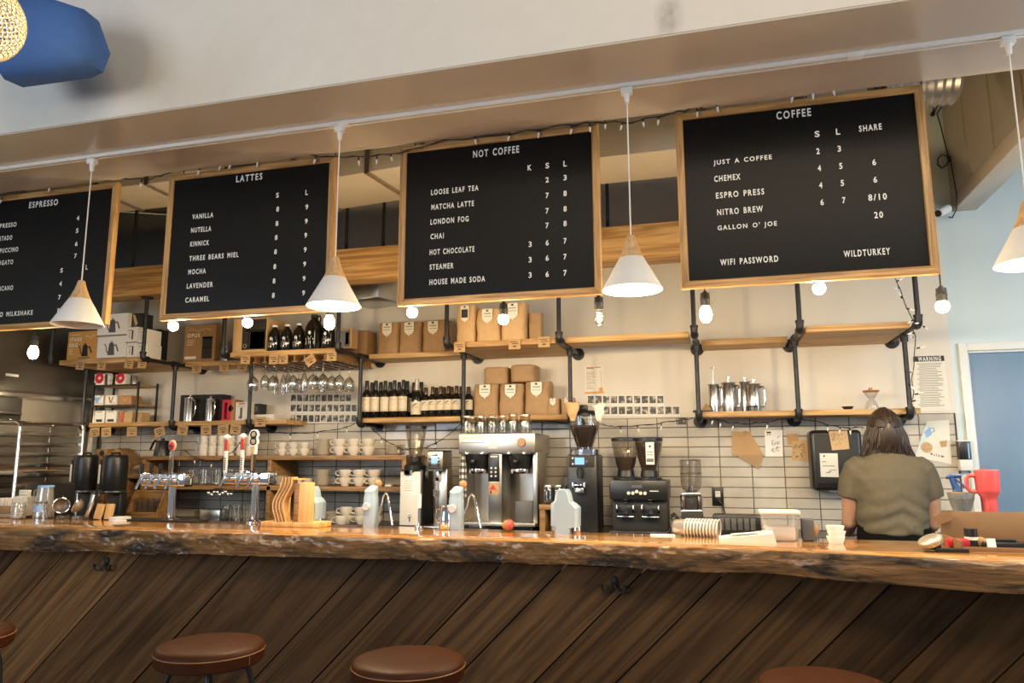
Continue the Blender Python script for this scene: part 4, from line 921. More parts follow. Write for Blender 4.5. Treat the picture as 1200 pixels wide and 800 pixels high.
carton('cup_box', 'white box with a black cup print on the bottom tier, left of two', (110.5, 481, 122, 500), 5.24, .12, ZL, 'paper_white', art_cupb)
carton('cup_box', 'white box with a black cup print on the bottom tier, right of two', (123.5, 481, 136, 500), 5.24, .12, ZL, 'paper_white', art_cupb)
carton('patterned_box', 'narrow red and brown patterned box on the bottom tier', (139, 482, 144.5, 500), 5.25, .12, ZL, 'copper_wood', lambda mb, w, h: [rect(mb, .45, .05+.1*k, .95, .12+.1*k, w, h, 'red') for k in range(9)])
carton('tan_box', 'tan paper box on the bottom tier beside the patterned box', (145, 482.5, 154.5, 500), 5.25, .12, ZL, 'kraft_light', lambda mb, w, h: lines(mb, .2, .85, 4, .6, .12, w, h))
carton('tan_box', 'tan paper box standing just right of the small rack', (157, 483, 165.5, 500), 5.27, .10, ZL, 'kraft_light', lambda mb, w, h: lines(mb, .2, .85, 4, .6, .12, w, h))
def carafe(bx, label):
    X, zb, w, h = fit(*bx, 5.26, ZL); r = w/2*slim(X, 5.26); t = thing('steel_carafe', label, 'carafe', (X, 5.27, ZL), group='steel press carafes on the lower left shelf')
    MB().lathe([(0, 0), (r, 0), (r, h*.93), (r*1.03, h*.94), (r*1.03, h*.96), (r*.6, h*.975), (0, h*.98)], 'steel', n=28).build('pot_body', t)
    MB().cyl((0, 0, h*.97), (0, 0, h*1.03), .005, 'chrome').ball((0, 0, h*1.035), .011, 'chrome').build('knob', t)
    MB().tube([(r*.95, -.01, h*.86), (r*1.55, -.02, h*.84), (r*1.7, -.02, h*.6), (r*1.6, -.02, h*.3), (r*.95, -.01, h*.18)], .006, 'chrome').build('handle', t)
carafe((214.5, 465, 227.5, 499), 'stainless press carafe on the lower shelf, left of two between black boxes'); carafe((240, 466, 250.5, 498.5), 'stainless press carafe on the lower shelf, right of two between black boxes')
carton('black_box', 'black box behind the left stainless carafe', (210.5, 462.5, 238.5, 498.5), 5.34, .12, ZL, 'black_matte', lambda mb, w, h: lines(mb, .66, .6, 4, .22, .08, w, h, 'ink_grey'))
carton('black_box', 'black box behind the right stainless carafe', (239, 462, 259.5, 498), 5.34, .12, ZL, 'black_matte')
def art_red(mb, w, h): rect(mb, 0, 0, .72, .99, w, h, 'red'); [rect(mb, .2, .10+.11*k, .42, .18+.11*k, w, h, 'paper_white') for k in range(7)]; pic(mb, [(.5, .6), (.7, .75), (.95, .6), (.8, .45), (.6, .45)], w, h, 'ink')
carton('red_box', 'red and brown box with white upright lettering on the lower left shelf', (260, 468, 274.5, 498), 5.24, .12, ZL, 'copper_wood', art_red)
carton('cream_box', 'cream box with a grinder print beside the red box', (275.5, 471, 290, 497.5), 5.24, .12, ZL, 'paper', lambda mb, w, h: (rect(mb, .25, .88, .75, .94, w, h, 'red'), rect(mb, .40, .1, .58, .70, w, h, 'grey_plastic'), rect(mb, .30, .1, .42, .25, w, h, 'kraft'), lines(mb, .2, .8, 2, .6, .05, w, h)))
carton('black_box', 'small black box with a round emblem behind the pipe', (294, 473, 304, 497), 5.33, .10, ZL, 'black_matte', lambda mb, w, h: mb.lathe([(0, .002), (w*.3, .0019)], 'grey_plastic', c=(0, 0, h*.7), n=16, rot=Matrix.Rotation(PI/2, 4, 'X')))
mb = MB(); X, zb, w, h = fit(293, 485.5, 321, 498, 5.22, ZL)
for k in range(6): mb.box((.001*(k % 2), .06, h*(k+.5)/6), (w-.003*(k % 3), .12, h/6-.0012), 'paper_white', bev=.001)
tag(mb.build('filter_stack', None, (X, 5.22, ZL)), 'white stack of paper filter packs at the right end of the lower left shelf', 'paper stack')

# ------------------------------------------------------------------ hanging stemware
t = thing('stemware_rack', 'row of dark wooden rails under the growler shelf that holds the wine glasses', 'rack', (-3.12, 5.16, ZU-.038-.052))
rails = [-3.46+.085*k for k in range(10)]
for x in rails:
    mb = MB(); mb.box((x+3.12, 0, .032), (.014, .58, .040), 'shelf_brown'); mb.box((x+3.12, 0, .008), (.042, .58, .010), 'shelf_brown'); mb.build('rail', t)
def stem_glass(label, x, y, kind):
    z = ZU-.038-.037; r, h = {'wine': (.044, .215), 'flute': (.026, .225), 'small': (.034, .19)}[kind]
    t = thing('wine_glass', label, 'wine glass', (x, y, z), group='glasses hanging upside down under the growler shelf')
    b = h*(.50 if kind != 'flute' else .62); zb = -h+b
    mb = MB(); mb.lathe([(.004, 0), (.030, -.002), (.032, -.004), (.006, -.008), (.0035, -.02), (.0035, -h+b+.012), (.006, zb+.004)], 'glass', n=20); mb.build('stem_and_foot', t)
    P = [(.006, zb+.004), (r*.55, zb-b*.10), (r*.9, zb-b*.30), (r, zb-b*.50), (r*.95, zb-b*.75), (r*.84, -h)]
    mb = MB(); mb.lathe(P, 'glass', n=24); mb.lathe([(max(a-.0015, .001), c) for a, c in P], 'glass', n=24); mb.tube([(r*.84*math.cos(q), r*.84*math.sin(q), -h) for q in [2*PI*i/24 for i in range(24)]], .0011, 'glass', n=5, closed=True); mb.build('bowl', t)
mid = [(a+b)/2 for a, b in zip(rails, rails[1:])]
G = [(0, 4.92, 'wine'), (1, 4.95, 'small'), (1, 5.1, 'flute'), (2, 4.93, 'wine'), (2, 5.07, 'flute'), (3, 5.0, 'flute'), (3, 5.15, 'wine'), (4, 4.93, 'wine'), (5, 4.95, 'flute'), (5, 5.12, 'small'), (6, 4.93, 'wine'), (6, 5.07, 'flute'), (7, 4.93, 'wine'), (7, 5.06, 'wine'), (8, 5.02, 'wine'), (8, 5.18, 'wine')]
for k, (i, y, kind) in enumerate(G):
    stem_glass('%s hanging in the %s rack gap from the left, %s' % ({'wine': 'round wine glass', 'flute': 'slim flute glass', 'small': 'small stemmed glass'}[kind], nth(i), 'at the front' if y < 5 else 'further back'), mid[i], y, kind)

# ------------------------------------------------------------------ price tags on the shelf edges
def price_tag(px, py, w, h, Y, where, rot=0):
    p = aY(px, py, Y); t = tag(MB().box((0, 0, 0), (w, .0012, h), 'kraft_tag').box((-.006, -.0008, h*.22), (w*.62, .0006, h*.07), 'ink').box((.004, -.0008, h*.03), (w*.6, .0006, h*.07), 'ink').box((0, -.0008, -h*.22), (w*.3, .0006, h*.12), 'ink').build('price_tag', None, (p.x, Y, p.z)), 'handwritten kraft price tag '+where, 'price tag', 'kraft price tags on the shelf edges')
    t.rotation_euler.y = rot; return t
for px, py, where, rot in ((94, 428, 'under the orange kettle box', .1), (119, 428, 'under the white kettle boxes', .1), (151, 426, 'under the small white boxes, left of two', .12), (166.5, 426, 'under the small white boxes, right of two', .06),
        (287.5, 421, 'under the tan box with the black panel', .05), (321, 421, 'under the leftmost small growler', .0), (331.5, 420.5, 'under the middle small growler', 0), (363.5, 422, 'tilted steeply under the large growler', -.6), (388.5, 417, 'under the bare bulb below the second pendant', 0),
        (538.5, 406.5, 'under the pale bag with the dark label', 0), (603, 403, 'under the tallest pale coffee bag', 0), (637.5, 400.5, 'under the small folded kraft bag', 0)): price_tag(px, py, .082, .072, YD-.012, where, rot)
for px, py, where in ((230.5, 431.5, 'under the brown grinder box, left of three'), (262.5, 430, 'under the brown grinder box, middle of three'), (284, 429.5, 'under the brown grinder box, right of three')): price_tag(px, py, .09, .072, YS-.008, where)
for px, py, where, rot in ((111, 506.5, 'under the two cup boxes, left one', -.1), (124.5, 506, 'under the two cup boxes, right one', -.1), (154.5, 505.5, 'under the tan box on the bottom tier', -.05), (187, 506, 'alone on the lower shelf edge left of the pipe', -.25), (214, 504, 'under the left stainless carafe', .1), (241.5, 504, 'under the right stainless carafe', -.05), (261.5, 503.5, 'under the red box', -.08), (276, 503, 'under the cream box', .1), (305, 494, 'leaning on the white filter stack', 0)): price_tag(px, py, .10, .078, 5.172, where, rot)

# ------------------------------------------------------------------ right end of the lower shelf
def press(bx, label, up=0, handle=True, Y=5.30):
    X, zb, w, h = fit(*bx, Y, ZL); r = w/2; t = thing('french_press', label, 'french press', (X, Y, ZL), group='stainless french presses on the right shelf')
    MB().lathe([(0, 0), (r*.98, 0), (r, .004), (r, h*.96), (r*.97, h*.97), (0, h*.97)], 'steel', n=28).build('pot_body', t)
    MB().lathe([(r*.9, h*.965), (r*1.06, h*.965), (r*1.05, h*.99), (r*.7, h*1.005), (0, h*1.01)], 'steel_dark', n=28).build('lid', t)
    MB().cyl((0, 0, h), (0, 0, h*1.06+up), .0028, 'chrome').lathe([(0, h*1.06+up-.004), (.018, h*1.06+up-.002), (.018, h*1.06+up+.004), (0, h*1.06+up+.006)], 'chrome', n=16).build('plunger', t)
    MB().tube([(r*.9, -.02, h*.86), (r*1.35, -.03, h*.88), (r*1.5, -.03, h*.72), (r*1.5, -.03, h*.35), (r*1.3, -.03, h*.16), (r*.9, -.02, h*.16)], .0075, 'chrome', n=10).build('handle', t)
press((830.5, 450, 843, 484.5), 'leftmost stainless french press, its plunger pulled up high', .10, Y=5.27); press((846, 448, 862.5, 484), 'second stainless french press from the left', .02)
press((867, 447, 880, 483.5), 'third stainless french press, half hidden between its neighbours', .01, Y=5.36); press((876, 449.5, 892, 483), 'rightmost stainless french press, its handle to the right', .01, Y=5.27)
X, zb, w, h = fit(875, 476, 888.5, 483.5, 5.215, ZL); mb = MB()
for a in (-.5, -.17, .17, .5): mb.box((a*w*.9, 0, h/2), (.006, .006, h), 'black_plastic')
mb.box((0, 0, h), (w, .05, .006), 'black_plastic'); mb.box((0, .045, h/2), (w, .006, h), 'black_plastic'); tag(mb.build('small_stand', None, (X, 5.205, ZL)), 'small black slatted stand in front of the rightmost french press', 'stand')
X, zb, w, h = fit(812, 481, 834, 485, 5.24, ZL); tag(MB().box((0, 0, .006), (w, .10, .012), 'black_plastic', bev=.003).box((0, 0, .014), (w*.9, .085, .006), 'kraft').build('small_tray', None, (X, 5.25, ZL)), 'small black tray at the left end of the french press shelf', 'tray')
X2 = fit(822, 475, 834, 481, 5.25, ZL)[0]; mb = MB(); mb.ring([[(-.035, -.03, 0), (.035, -.03, 0), (.035, .03, 0), (-.035, .03, 0)], [(-.004, -.003, .042), (.004, -.003, .042), (.004, .003, .042), (-.004, .003, .042)]], 'kraft'); tag(mb.build('paper_cone', None, (X2, 5.25, ZL+.017)), 'folded kraft paper cone on the small black tray', 'filter')
X, zb, w, h = fit(987, 476, 1001.5, 482.5, 5.28, ZL); tag(MB().lathe([(0, 0), (w*.28, 0), (w*.30, .004), (w*.5, h), (w*.47, h), (w*.26, .006), (0, .006)], 'black_matte', n=24).build('bowl', None, (X, 5.30, ZL)), 'small black bowl on the right wall shelf', 'bowl')
X, zb, w, h = fit(1011, 454, 1032, 481.5, 5.30, ZL); t = thing('glass_dripper', 'hourglass coffee maker with a wooden lid on the right wall shelf', 'coffee maker', (X, 5.31, ZL)); r = w/2
MB().lathe([(0, .003), (r*.80, .003), (r*.84, .01), (r*.55, h*.38), (r*.30, h*.47), (r*.55, h*.62), (r*.92, h*.82)], 'glass', n=28).build('glass_body', t)
MB().lathe([(0, h*.80), (r*.9, h*.81), (r, h*.85), (r*.9, h*.88), (r*.2, h*.90), (r*.22, h*1.0), (0, h*1.0)], 'copper_wood', n=28).build('wooden_lid', t)

# ------------------------------------------------------------------ snapshots and papers on the wall
def snapshots(x0s, y0, y1, w, where, n0, xs):
    for i, x in enumerate(xs):
        X, zb, ww, hh = fit(x, y0, x+w, y1, YW-.004); tag(MB().box((0, 0, hh/2), (ww-.003, .0015, hh), 'paper_white').box((0, -.001, hh*.56), (ww*.80, .001, hh*.70), 'photo').build('snapshot', None, (X, YW-.0035, zb)), 'snapshot in the %s, %s from the left' % (where, nth(i)), 'photo print', 'instant snapshots pinned to the wall')
W1 = 7.15
snapshots(0, 461.3, 472.3, W1, 'top row left of the wine', 0, [340.5+7.15*k for k in range(10)])
snapshots(0, 473, 484.2, W1, 'middle row left of the wine', 0, [340+7.15*k for k in range(11)])
snapshots(0, 485.2, 496.6, W1, 'bottom row left of the wine', 0, [339.6+7.15*k for k in range(11)])
W2 = 9.0
snapshots(0, 462.6, 474.8, W2, 'upper row right of the big hopper', 0, [687.9+9.05*k for k in range(10)])
snapshots(0, 475.3, 487.6, W2, 'lower row right of the big hopper', 0, [706.3+9.05*k for k in range(10)])
X, zb, ww, hh = fit(792.5, 489.5, 804, 497, 5.478); tag(MB().box((0, 0, hh/2), (ww, .0015, hh), 'ink').box((0, -.001, hh/2), (ww*.86, .001, hh*.8), 'photo').build('snapshot', None, (X, 5.478, zb)), 'single sideways snapshot stuck on the tiles beside the pipe', 'photo print')
def paper(name, label, corners, Y, m='paper_white', art=None, cat='paper'):
    C = [aY(*c, Y) for c in corners]; o = sum(C, Vector())/len(C); o.y = Y
    t = thing(name, label, cat, o); mb = MB(); mb.ring([[c-o+Vector((0, .001, 0)) for c in C], [c-o for c in C]], m); mb.build('sheet', t, ang=10)
    if art:
        a, b, c, d = [q-o for q in C]   # top left, top right, bottom right, bottom left
        F = lambda u, v: (a.lerp(b, u)).lerp(d.lerp(c, u), v)+Vector((0, -.0006, 0))
        mb = MB()
        for (u0, v0, u1, v1, mm) in art: mb.add([F(u0, v0), F(u1, v0), F(u1, v1), F(u0, v1)], [(0, 1, 2, 3)], mm)
        mb.build('print', t)
    return t
rl = random.Random(5)
art = [(.08, .05, .5, .12, 'copper_wood'), (.55, .05, .9, .08, 'ink_grey'), (.0, .93, 1, 1, 'orange_box'), (.75, .80, .95, .93, 'orange_box')]
for k in range(16): v = .19+k*.042; art.append((.08 if k % 4 else .06, v, .08+rl.uniform(.2, .5), v+.012, 'ink_grey' if k % 4 else 'orange_box'))
for k in range(16): v = .19+k*.042; art.append((.86, v, .92, v+.012, 'ink_grey'))
paper('menu_sheet', 'small white menu sheet with an orange border pinned above the right snapshots', [(685.5, 428.5), (706, 428), (708, 460.5), (685.5, 461.5)], YW-.004, 'paper', art)
art = [(0, 0, 1, .10, 'ink')]
for k in range(26): v = .135+k*.031; art.append((.12+(.06 if k % 3 else 0), v, .9-rl.uniform(0, .2), v+.010, 'ink_grey'))
t = paper('warning_notice', 'white warning notice with a black heading on the wall right of the last pipe', [(1070, 417.5), (1106, 416.5), (1114.5, 480), (1071, 482)], YW-.004, 'paper', art)
a_ = aY(1076, 423.3, YW-.006); b_ = aY(1103, 423.0, YW-.006)
mb = MB(); write(mb, 'WARNING', a_.x-t.location.x, a_.z-t.location.z, b_.x-a_.x, .030, -.0018, 'letter_white', .0006); mb.build('heading', t)

# ================================================================== back counter
ZC = .93
t = thing('back_counter', 'long dark work counter along the tiled wall', 'counter', (-1.715, 5.07, 0))
MB().box((0, .0, ZC-.02), (6.43, .82, .04), 'steel_dark', bev=.003).build('worktop', t)
mb = MB(); mb.box((0, .02, (ZC-.04)/2), (6.40, .74, ZC-.04), 'black_matte'); mb.build('cabinet_body', t)
for k in range(9): MB().cyl((-2.82+.70*k-.1, -.375, .80), (-2.82+.70*k+.1, -.375, .80), .006, 'steel', n=8).build('door_handle', MB().box((-2.82+.70*k, -.355, .46), (.68, .018, .78), 'black_matte', bev=.003).build('cabinet_door', t))


# wooden crockery unit standing on it
UX0, UX1 = aY(165, 560, 5.09).x, aY(475.5, 560, 5.09).x
ZT1 = aY(430, 533.2, 5.09).z; ZT2 = aY(430, 570.3, 5.09).z; YU0, YU1 = 5.09, 5.46
t = thing('crockery_shelf', 'brown wooden two-level shelf unit on the back counter holding cups and plates', 'shelf', ((UX0+UX1)/2, YU0, ZC)); ux = (UX0+UX1)/2; dp = YU1-YU0
def bd(a, b, z1, th, nm): MB().box(((a+b)/2-ux, dp/2, z1-th/2-ZC), (b-a, dp, th), 'shelf_brown', bev=.002).build(nm, t)
bd(UX0, UX1, ZT1, .034, 'top_board'); bd(UX0+.03, UX1, ZT2, .032, 'middle_board')
for x, lo, hi in ((UX0+.017, ZC, ZT1-.034), (UX1-.017, ZC, ZT1-.034), (aY(315, 560, 5.09).x, ZC, ZT1-.034)):
    MB().box((x-ux, dp/2, (lo+hi)/2-ZC), (.034, dp, hi-lo), 'shelf_brown', bev=.002).build('upright', t)
Yc = 5.19
def rev(prof, inner): return prof+inner
_cup = {}
def cup_tree(kind):
    t = thing('coffee_cup', '', 'cup', (0, 0, -50))
    if kind == 'cup': P = [(0, 0), (.026, 0), (.028, .004), (.040, .022), (.047, .045), (.049, .066), (.0468, .066), (.044, .045), (.036, .022), (0, .008)]; hr = .049
    else: P = [(0, 0), (.036, 0), (.039, .004), (.041, .05), (.041, .092), (.0385, .092), (.038, .01), (0, .008)]; hr = .041
    MB().lathe(P, 'ceramic', n=28).build('cup_body', t); z = .034 if kind == 'cup' else .05; s = 1 if kind == 'cup' else 1.3
    MB().tube([(-hr*.86, 0, z+.020*s), (-hr-.014, 0, z+.023*s), (-hr-.025, 0, z+.010*s), (-hr-.022, 0, z-.006*s), (-hr*.80, 0, z-.016*s)], [.0045, .0042, .004, .0042, .0045], 'ceramic', n=8).build('handle', t)
    return t
proto = {'cup': cup_tree('cup'), 'mug': cup_tree('mug')}; used = set()
def cup(kind, x, y, z, rz, label, group, sc=1):
    o = proto[kind]
    if kind in used: return dup(o, (x, y, z), rz, label, group, (sc, sc, sc))
    used.add(kind); o.location = (x, y, z); o.rotation_euler.z = rz; o['label'] = label; o['group'] = group; return o
def cups2(xs, Y, z, where, group, levels=2, kind='cup', step=.058, sc=1):
    for i, px in enumerate(xs):
        X = aY(px, 560, Y).x
        for L_ in range(levels):
            cup(kind, X, Y, z+L_*step*sc+.0005, .25+.12*math.sin(i*2.1+L_), '%s cream cup %s, %s stack from left' % ('upper' if L_ else 'lower', where, nth(i)), group, sc)
cups2((397, 413.5, 431), 5.19, ZT1, 'on the top board right of the plates', 'cups on the top board'); cups2((329.5, 342.5, 355.5), 5.19, ZT1, 'on the top board left of the plates', 'cups on the top board', sc=.80)
cups2((404.5, 421, 438.5), 5.19, ZT2, 'on the middle board', 'cups on the middle board')
cups2((407, 424, 442), 5.19, ZC, 'on the counter under the unit', 'cups under the crockery unit')
cup('cup', aY(400, 605, 5.06).x, 5.06, ZC+.0005, .2, 'single cream cup at the front of the counter under the unit', 'cups under the crockery unit')
for i, px in enumerate((239, 249.5, 260, 270.5, 282, 293)):
    X = aY(px, 530, 5.19).x
    for L_ in range(2): cup('mug', X, 5.19, ZT1+L_*.094*.86+.0005, .3+i*.1, '%s tall cream mug behind the beer taps, %s stack from left' % ('upper' if L_ else 'lower', nth(i)), 'tall mugs on the top board', .86)
for i, (px, z, n_, lab) in enumerate(((378, ZT1, 10, 'tall stack on the top board'), (462, ZT1, 6, 'low stack at the right of the top board'), (378, ZT2, 10, 'tall stack on the middle board'), (327, ZT2, 6, 'stack behind the right tap tower'), (391, ZC, 7, 'stack on the counter under the unit'))):
    X = aY(px, 560, 5.22).x; r = .072 if i != 1 else .080
    for k in range(n_):
        z0 = z+.0125*k+.0005
        if i == 0 and k == 0 or not k and 'plate0' not in globals():
            plate0 = tag(MB().lathe([(0, 0), (.04, 0), (.044, .004), (.070, .011), (.072, .013), (.069, .0135), (.042, .007), (0, .006)], 'ceramic', n=30).build('saucer', None, (X, 5.22, z0)), '', 'saucer'); o = plate0
        else: o = plate0.copy(); COL.objects.link(o); o.location = (X, 5.22, z0)
        o.scale = (r/.072, r/.072, 1); o['label'] = 'cream saucer, %s up in the %s' % (nth(k), lab); o['group'] = 'stacked saucers'
X = aY(457.5, 566, 5.2).x; tag(MB().box((0, 0, .008), (.055, .05, .016), 'ceramic_white', bev=.005).build('small_dish', None, (X, 5.18, ZT2)), 'small white dish alone at the right end of the middle board', 'dish')
for i, px in enumerate((338, 350, 362)):
    cup('cup', aY(px, 556, 5.24).x, 5.24, ZT2+.0005, .4, 'cream cup on the middle board behind the curved wooden stand, %s from the left' % nth(i), 'cups on the middle board', .8)
def tumbler(label, x, y, z, r, h, group, m='glass_jar'):
    tag(MB().lathe([(0, .001), (r*.8, .001), (r*.82, .004), (r, h), (r*.95, h), (r*.77, .008), (0, .008)], m, n=20).build('drinking_glass', None, (x, y, z)), label, 'glass', group)
for i in range(9):
    tumbler('clear glass on the middle board between the tap towers, %s from the left' % nth(i), aY(224+7.6*i, 560, 5.2).x, 5.2+.05*(i % 2), ZT2+.0005, .032, .12, 'glasses between the tap towers')
for i in range(5): tumbler('glass on the counter left of the right tap column, %s from the left' % nth(i), aY(265+6.6*i, 598, 5.12).x, 5.12+.04*(i % 2), ZC+.0005, .030, .13, 'glasses by the right tap column')
X, zb, w, h = fit(240, 596.5, 263, 610, 5.05, ZC); tag(MB().box((0, 0, h/2), (w, .12, h), 'steel', bev=.006).box((0, 0, h), (w+.012, .13, .006), 'steel', bev=.002).build('steel_pan', None, (X, 5.05, ZC)), 'small stainless steel pan on the counter left of the glasses', 'pan')
X, zb, w, h = fit(229, 598, 239, 610, 5.06, ZC); tag(MB().lathe([(0, 0), (w/2, 0), (w/2, h), (0, h)], 'glass_smoke', n=18).build('smoked_jar', None, (X, 5.06, ZC)), 'dark glass jar left of the stainless pan', 'jar')
c0 = aY(259, 575, 5.03); t = thing('spoon_bundle', 'bundle of silver measuring spoons hanging from the middle board', 'spoons', (c0.x, 5.05, ZT2-.02))
for k in range(9):
    x = -.10+.025*k; z = -.035-.012*math.sin(k*1.9); mb = MB(); mb.tube([(x*.8, .03, .0), (x*.95, -.01, -.012), (x, -.03, z*.7)], .0028, 'chrome', n=6); mb.ball((x, -.036, z), (.018, .011, .018), 'chrome', 12, 8); mb.build('spoon', t)
# black kettle
c0 = fit(178, 513, 199, 536.5, 5.2, ZT1); t = thing('black_kettle', 'black pouring kettle on the left end of the crockery unit', 'kettle', (c0[0], 5.22, ZT1)); h = c0[3]; r = c0[2]/2*slim(c0[0], 5.2)
MB().lathe([(0, 0), (r, 0), (r, .008), (r*.72, h*.80), (r*.66, h*.84), (r*.3, h*.87), (0, h*.88)], 'black_plastic', n=24).build('kettle_body', t)
MB().lathe([(0, h*.87), (.012, h*.88), (.014, h*.97), (0, h)], 'black_plastic', n=14).build('lid_knob', t)
MB().tube([(-r*.68, 0, h*.78), (-r*1.15, 0, h*.86), (-r*1.45, 0, h*.70), (-r*1.8, 0, h*.35)], [.008, .009, .010, .009], 'black_plastic').build('handle', t)
MB().tube([(r*.9, 0, h*.2), (r*1.35, 0, h*.35), (r*1.25, 0, h*.7), (r*1.55, 0, h*.82)], .005, 'black_plastic').build('spout', t)
# small plank and boxes left of the unit, behind the coffee servers
mb = MB(); x0, x1 = aY(146, 558, 5.12).x, UX0-.004; zp = aY(155, 556, 5.12).z; tag(MB().box(((x0+x1)/2, 5.28, zp-.015), (x1-x0, .34, .03), 'shelf_brown', bev=.002).box((x0+.012, 5.28, (ZC+zp-.03)/2), (.024, .34, zp-.03-ZC), 'shelf_brown').build('side_shelf'), 'short brown plank shelf between the coffee servers and the crockery unit', 'shelf')
mb = MB(); mb.ring([[(-.06, -.04, 0), (.06, -.04, 0), (.05, .04, 0), (-.06, .04, 0)], [(-.03, -.02, .06), (.05, -.01, .085), (.03, .03, .07), (-.04, .03, .05)], [(-.01, -.01, .07), (.02, 0, .10), (.02, .01, .09), (-.01, .01, .07)]], 'glass_smoke'); tag(mb.build('foil_bag', None, (aY(156, 552, 5.2).x, 5.25, zp)), 'crumpled dark foil bag on the short plank shelf', 'bag')
X, zb, w, h = fit(109, 526, 122, 604, 5.25, ZC); t = thing('wooden_cabinet', 'narrow brown wooden cabinet with a black round hole between the coffee servers', 'cabinet', (X, 5.28, ZC)); MB().box((0, .05, h/2), (w, .14, h), 'shelf_brown', bev=.003).build('cabinet_body', t); MB().cyl((0, -.024, h*.94), (0, -.018, h*.94), .024, 'black_matte').build('round_hole', t)
X, zb, w, h = fit(127.5, 525, 151, 604, 5.30, ZC); mb = MB(); mb.prism([(-w/2, 0), (w/2, 0), (w/2, h*.78), (w*.25, h*.9), (-w*.2, h*1.0), (-w/2, h*.95)], 0, .14, 'shelf_brown'); mb.prism([(-w*.42, h*.5), (w*.42, h*.5), (w*.42, h*.74), (w*.2, h*.84), (-w*.2, h*.92), (-w*.42, h*.88)], -.004, .001, 'cardboard'); tag(mb.build('slanted_box', None, (X, 5.30, ZC)), 'brown slant-topped wooden box behind the right coffee server', 'box')

# coffee servers
def server(bx, label, gauge):
    X, zb, w, h = fit(*bx, 4.80, ZC); r = w/2*slim(X, 4.8); t = thing('coffee_server', label, 'coffee server', (X, 4.80, ZC), -.15, 'black thermal coffee servers')
    MB().lathe([(0, h*.44), (r*.93, h*.44), (r, h*.46), (r, h*.95), (r*.95, h*.985), (r*.86, h), (0, h)], 'black_plastic', n=36).build('tank', t)
    MB().lathe([(r*1.005, h*.452), (r*1.03, h*.455), (r*1.03, h*.475), (r*1.005, h*.478)], 'steel_dark', n=36).build('band', t)
    MB().box((0, r*.45, h*.23), (r*1.5, r*.7, h*.44), 'black_plastic', bev=.01).box((0, 0, .018), (r*2, r*2.1, .036), 'black_plastic', bev=.008).build('stand', t)
    MB().box((-r*.55, -r*.86, h*.70), (.020, .020, h*.46), 'black_plastic', bev=.003).build('gauge_guard', t)
    MB().box((-r*.55, -r*.95, h*.72), (.016, .012, h*.28), 'paper', bev=.002).build('level_gauge', t)
    MB().tube([(0, -r*.9, h*.50), (0, -r*1.25, h*.49), (0, -r*1.3, h*.40)], .012, 'black_plastic').box((0, -r*1.2, h*.53), (.018, .05, .014), 'black_plastic', bev=.003).build('faucet', t)
    MB().tube([(-r*.5, 0, h), (-r*.45, 0, h*1.03), (r*.45, 0, h*1.03), (r*.5, 0, h)], .008, 'black_plastic').build('carry_handle', t)
server((83.5, 533, 114, 606), 'black thermal coffee server on the counter, left of two', 1); server((117, 533, 149, 606), 'black thermal coffee server on the counter, right of two beside the wooden shelf', 1)

# ------------------------------------------------------------------ sheet pan rack in the kitchen
XF, XBK, YA, YB_ = -5.04, -5.38, 4.40, 4.98
t = thing('pan_rack', 'silver sheet pan rack in the kitchen at the left edge', 'rack', (XF, YA, 0)); ztop = 1.705
def pt(x, y, z): return (x-XF, y-YA, z)
for y in (YA, YB_):
    MB().tube([pt(XF, y, .06), pt(XF, y, ztop-.05), pt(XF-.012, y, ztop-.015), pt(XF-.05, y, ztop), pt(XBK+.05, y, ztop), pt(XBK+.012, y, ztop-.015), pt(XBK, y, ztop-.05), pt(XBK, y, .06)], .014, 'chrome' if y == YA else 'steel', n=12).build('end_frame', t)
MB().tube([pt(XF-.02, YA, ztop-.01), pt(XF-.02, YB_, ztop-.01)], .011, 'steel').tube([pt(XBK+.02, YA, ztop-.01), pt(XBK+.02, YB_, ztop-.01)], .011, 'steel').build('top_rail', t)
RZS = [ztop-.095-.078*k for k in range(13)]
for z in RZS:
    for x in (XF-.012, XBK+.012): MB().box(pt(x, (YA+YB_)/2, z), (.018, YB_-YA, .036), 'steel', bev=.003).build('runner', t)
for x in (XF, XBK):
    for y in (YA, YB_): MB().cyl(pt(x, y-.012, .035), pt(x, y+.012, .035), .035, 'black_plastic').build('caster', t)
for i, k in enumerate((4, 7)):
    z = RZS[k]+.008; p_ = thing('sheet_pan', ['upper sheet pan of baked goods on the kitchen rack', 'lower sheet pan of baked goods on the kitchen rack'][i], 'pan', ((XF+XBK)/2-.004, (YA+YB_)/2, z), group='sheet pans on the kitchen rack'); w = XF-XBK-.05; l = YB_-YA
    mb = MB(); mb.box((0, 0, .002), (w-.012, l-.02, .003), 'steel'); 
    for s in (-1, 1): mb.box((s*(w/2-.004), 0, .012), (.006, l-.01, .024), 'steel', bev=.001); mb.box((0, s*(l/2-.008), .012), (w, .006, .024), 'steel', bev=.001)
    mb.build('tray', p_); rr_ = random.Random(i)
    for a in range(3):
        for b in range(4): tag(MB().ball((0, 0, .012), (.042, .034, .016), 'pastry', 14, 8).build('pastry', None, ((XF+XBK)/2-.004-.10+a*.10, (YA+YB_)/2-.2+b*.135, z+.0035), rz=rr_.uniform(0, 3)), 'golden pastry on the %s pan, %s in the %s row' % (('upper', 'lower')[i], nth(a), nth(b)), 'pastry', 'pastries on the sheet pans')
X, zb, w, h = fit(42, 563, 69, 606, 4.1, .93)
t = thing('black_box', 'black kitchen appliance behind the jars at the left end of the bar', 'appliance', (X, 4.12, .0)); MB().box((0, 0, .46), (w+.12, .30, .92), 'steel_dark', bev=.005).build('cabinet', t); MB().box((0, 0, .92+h/2), (w, .25, h), 'black_plastic', bev=.03).build('housing', t); MB().box((0, -.126, .92+h*.6), (w*.7, .004, h*.4), 'black_matte').build('front_panel', t)

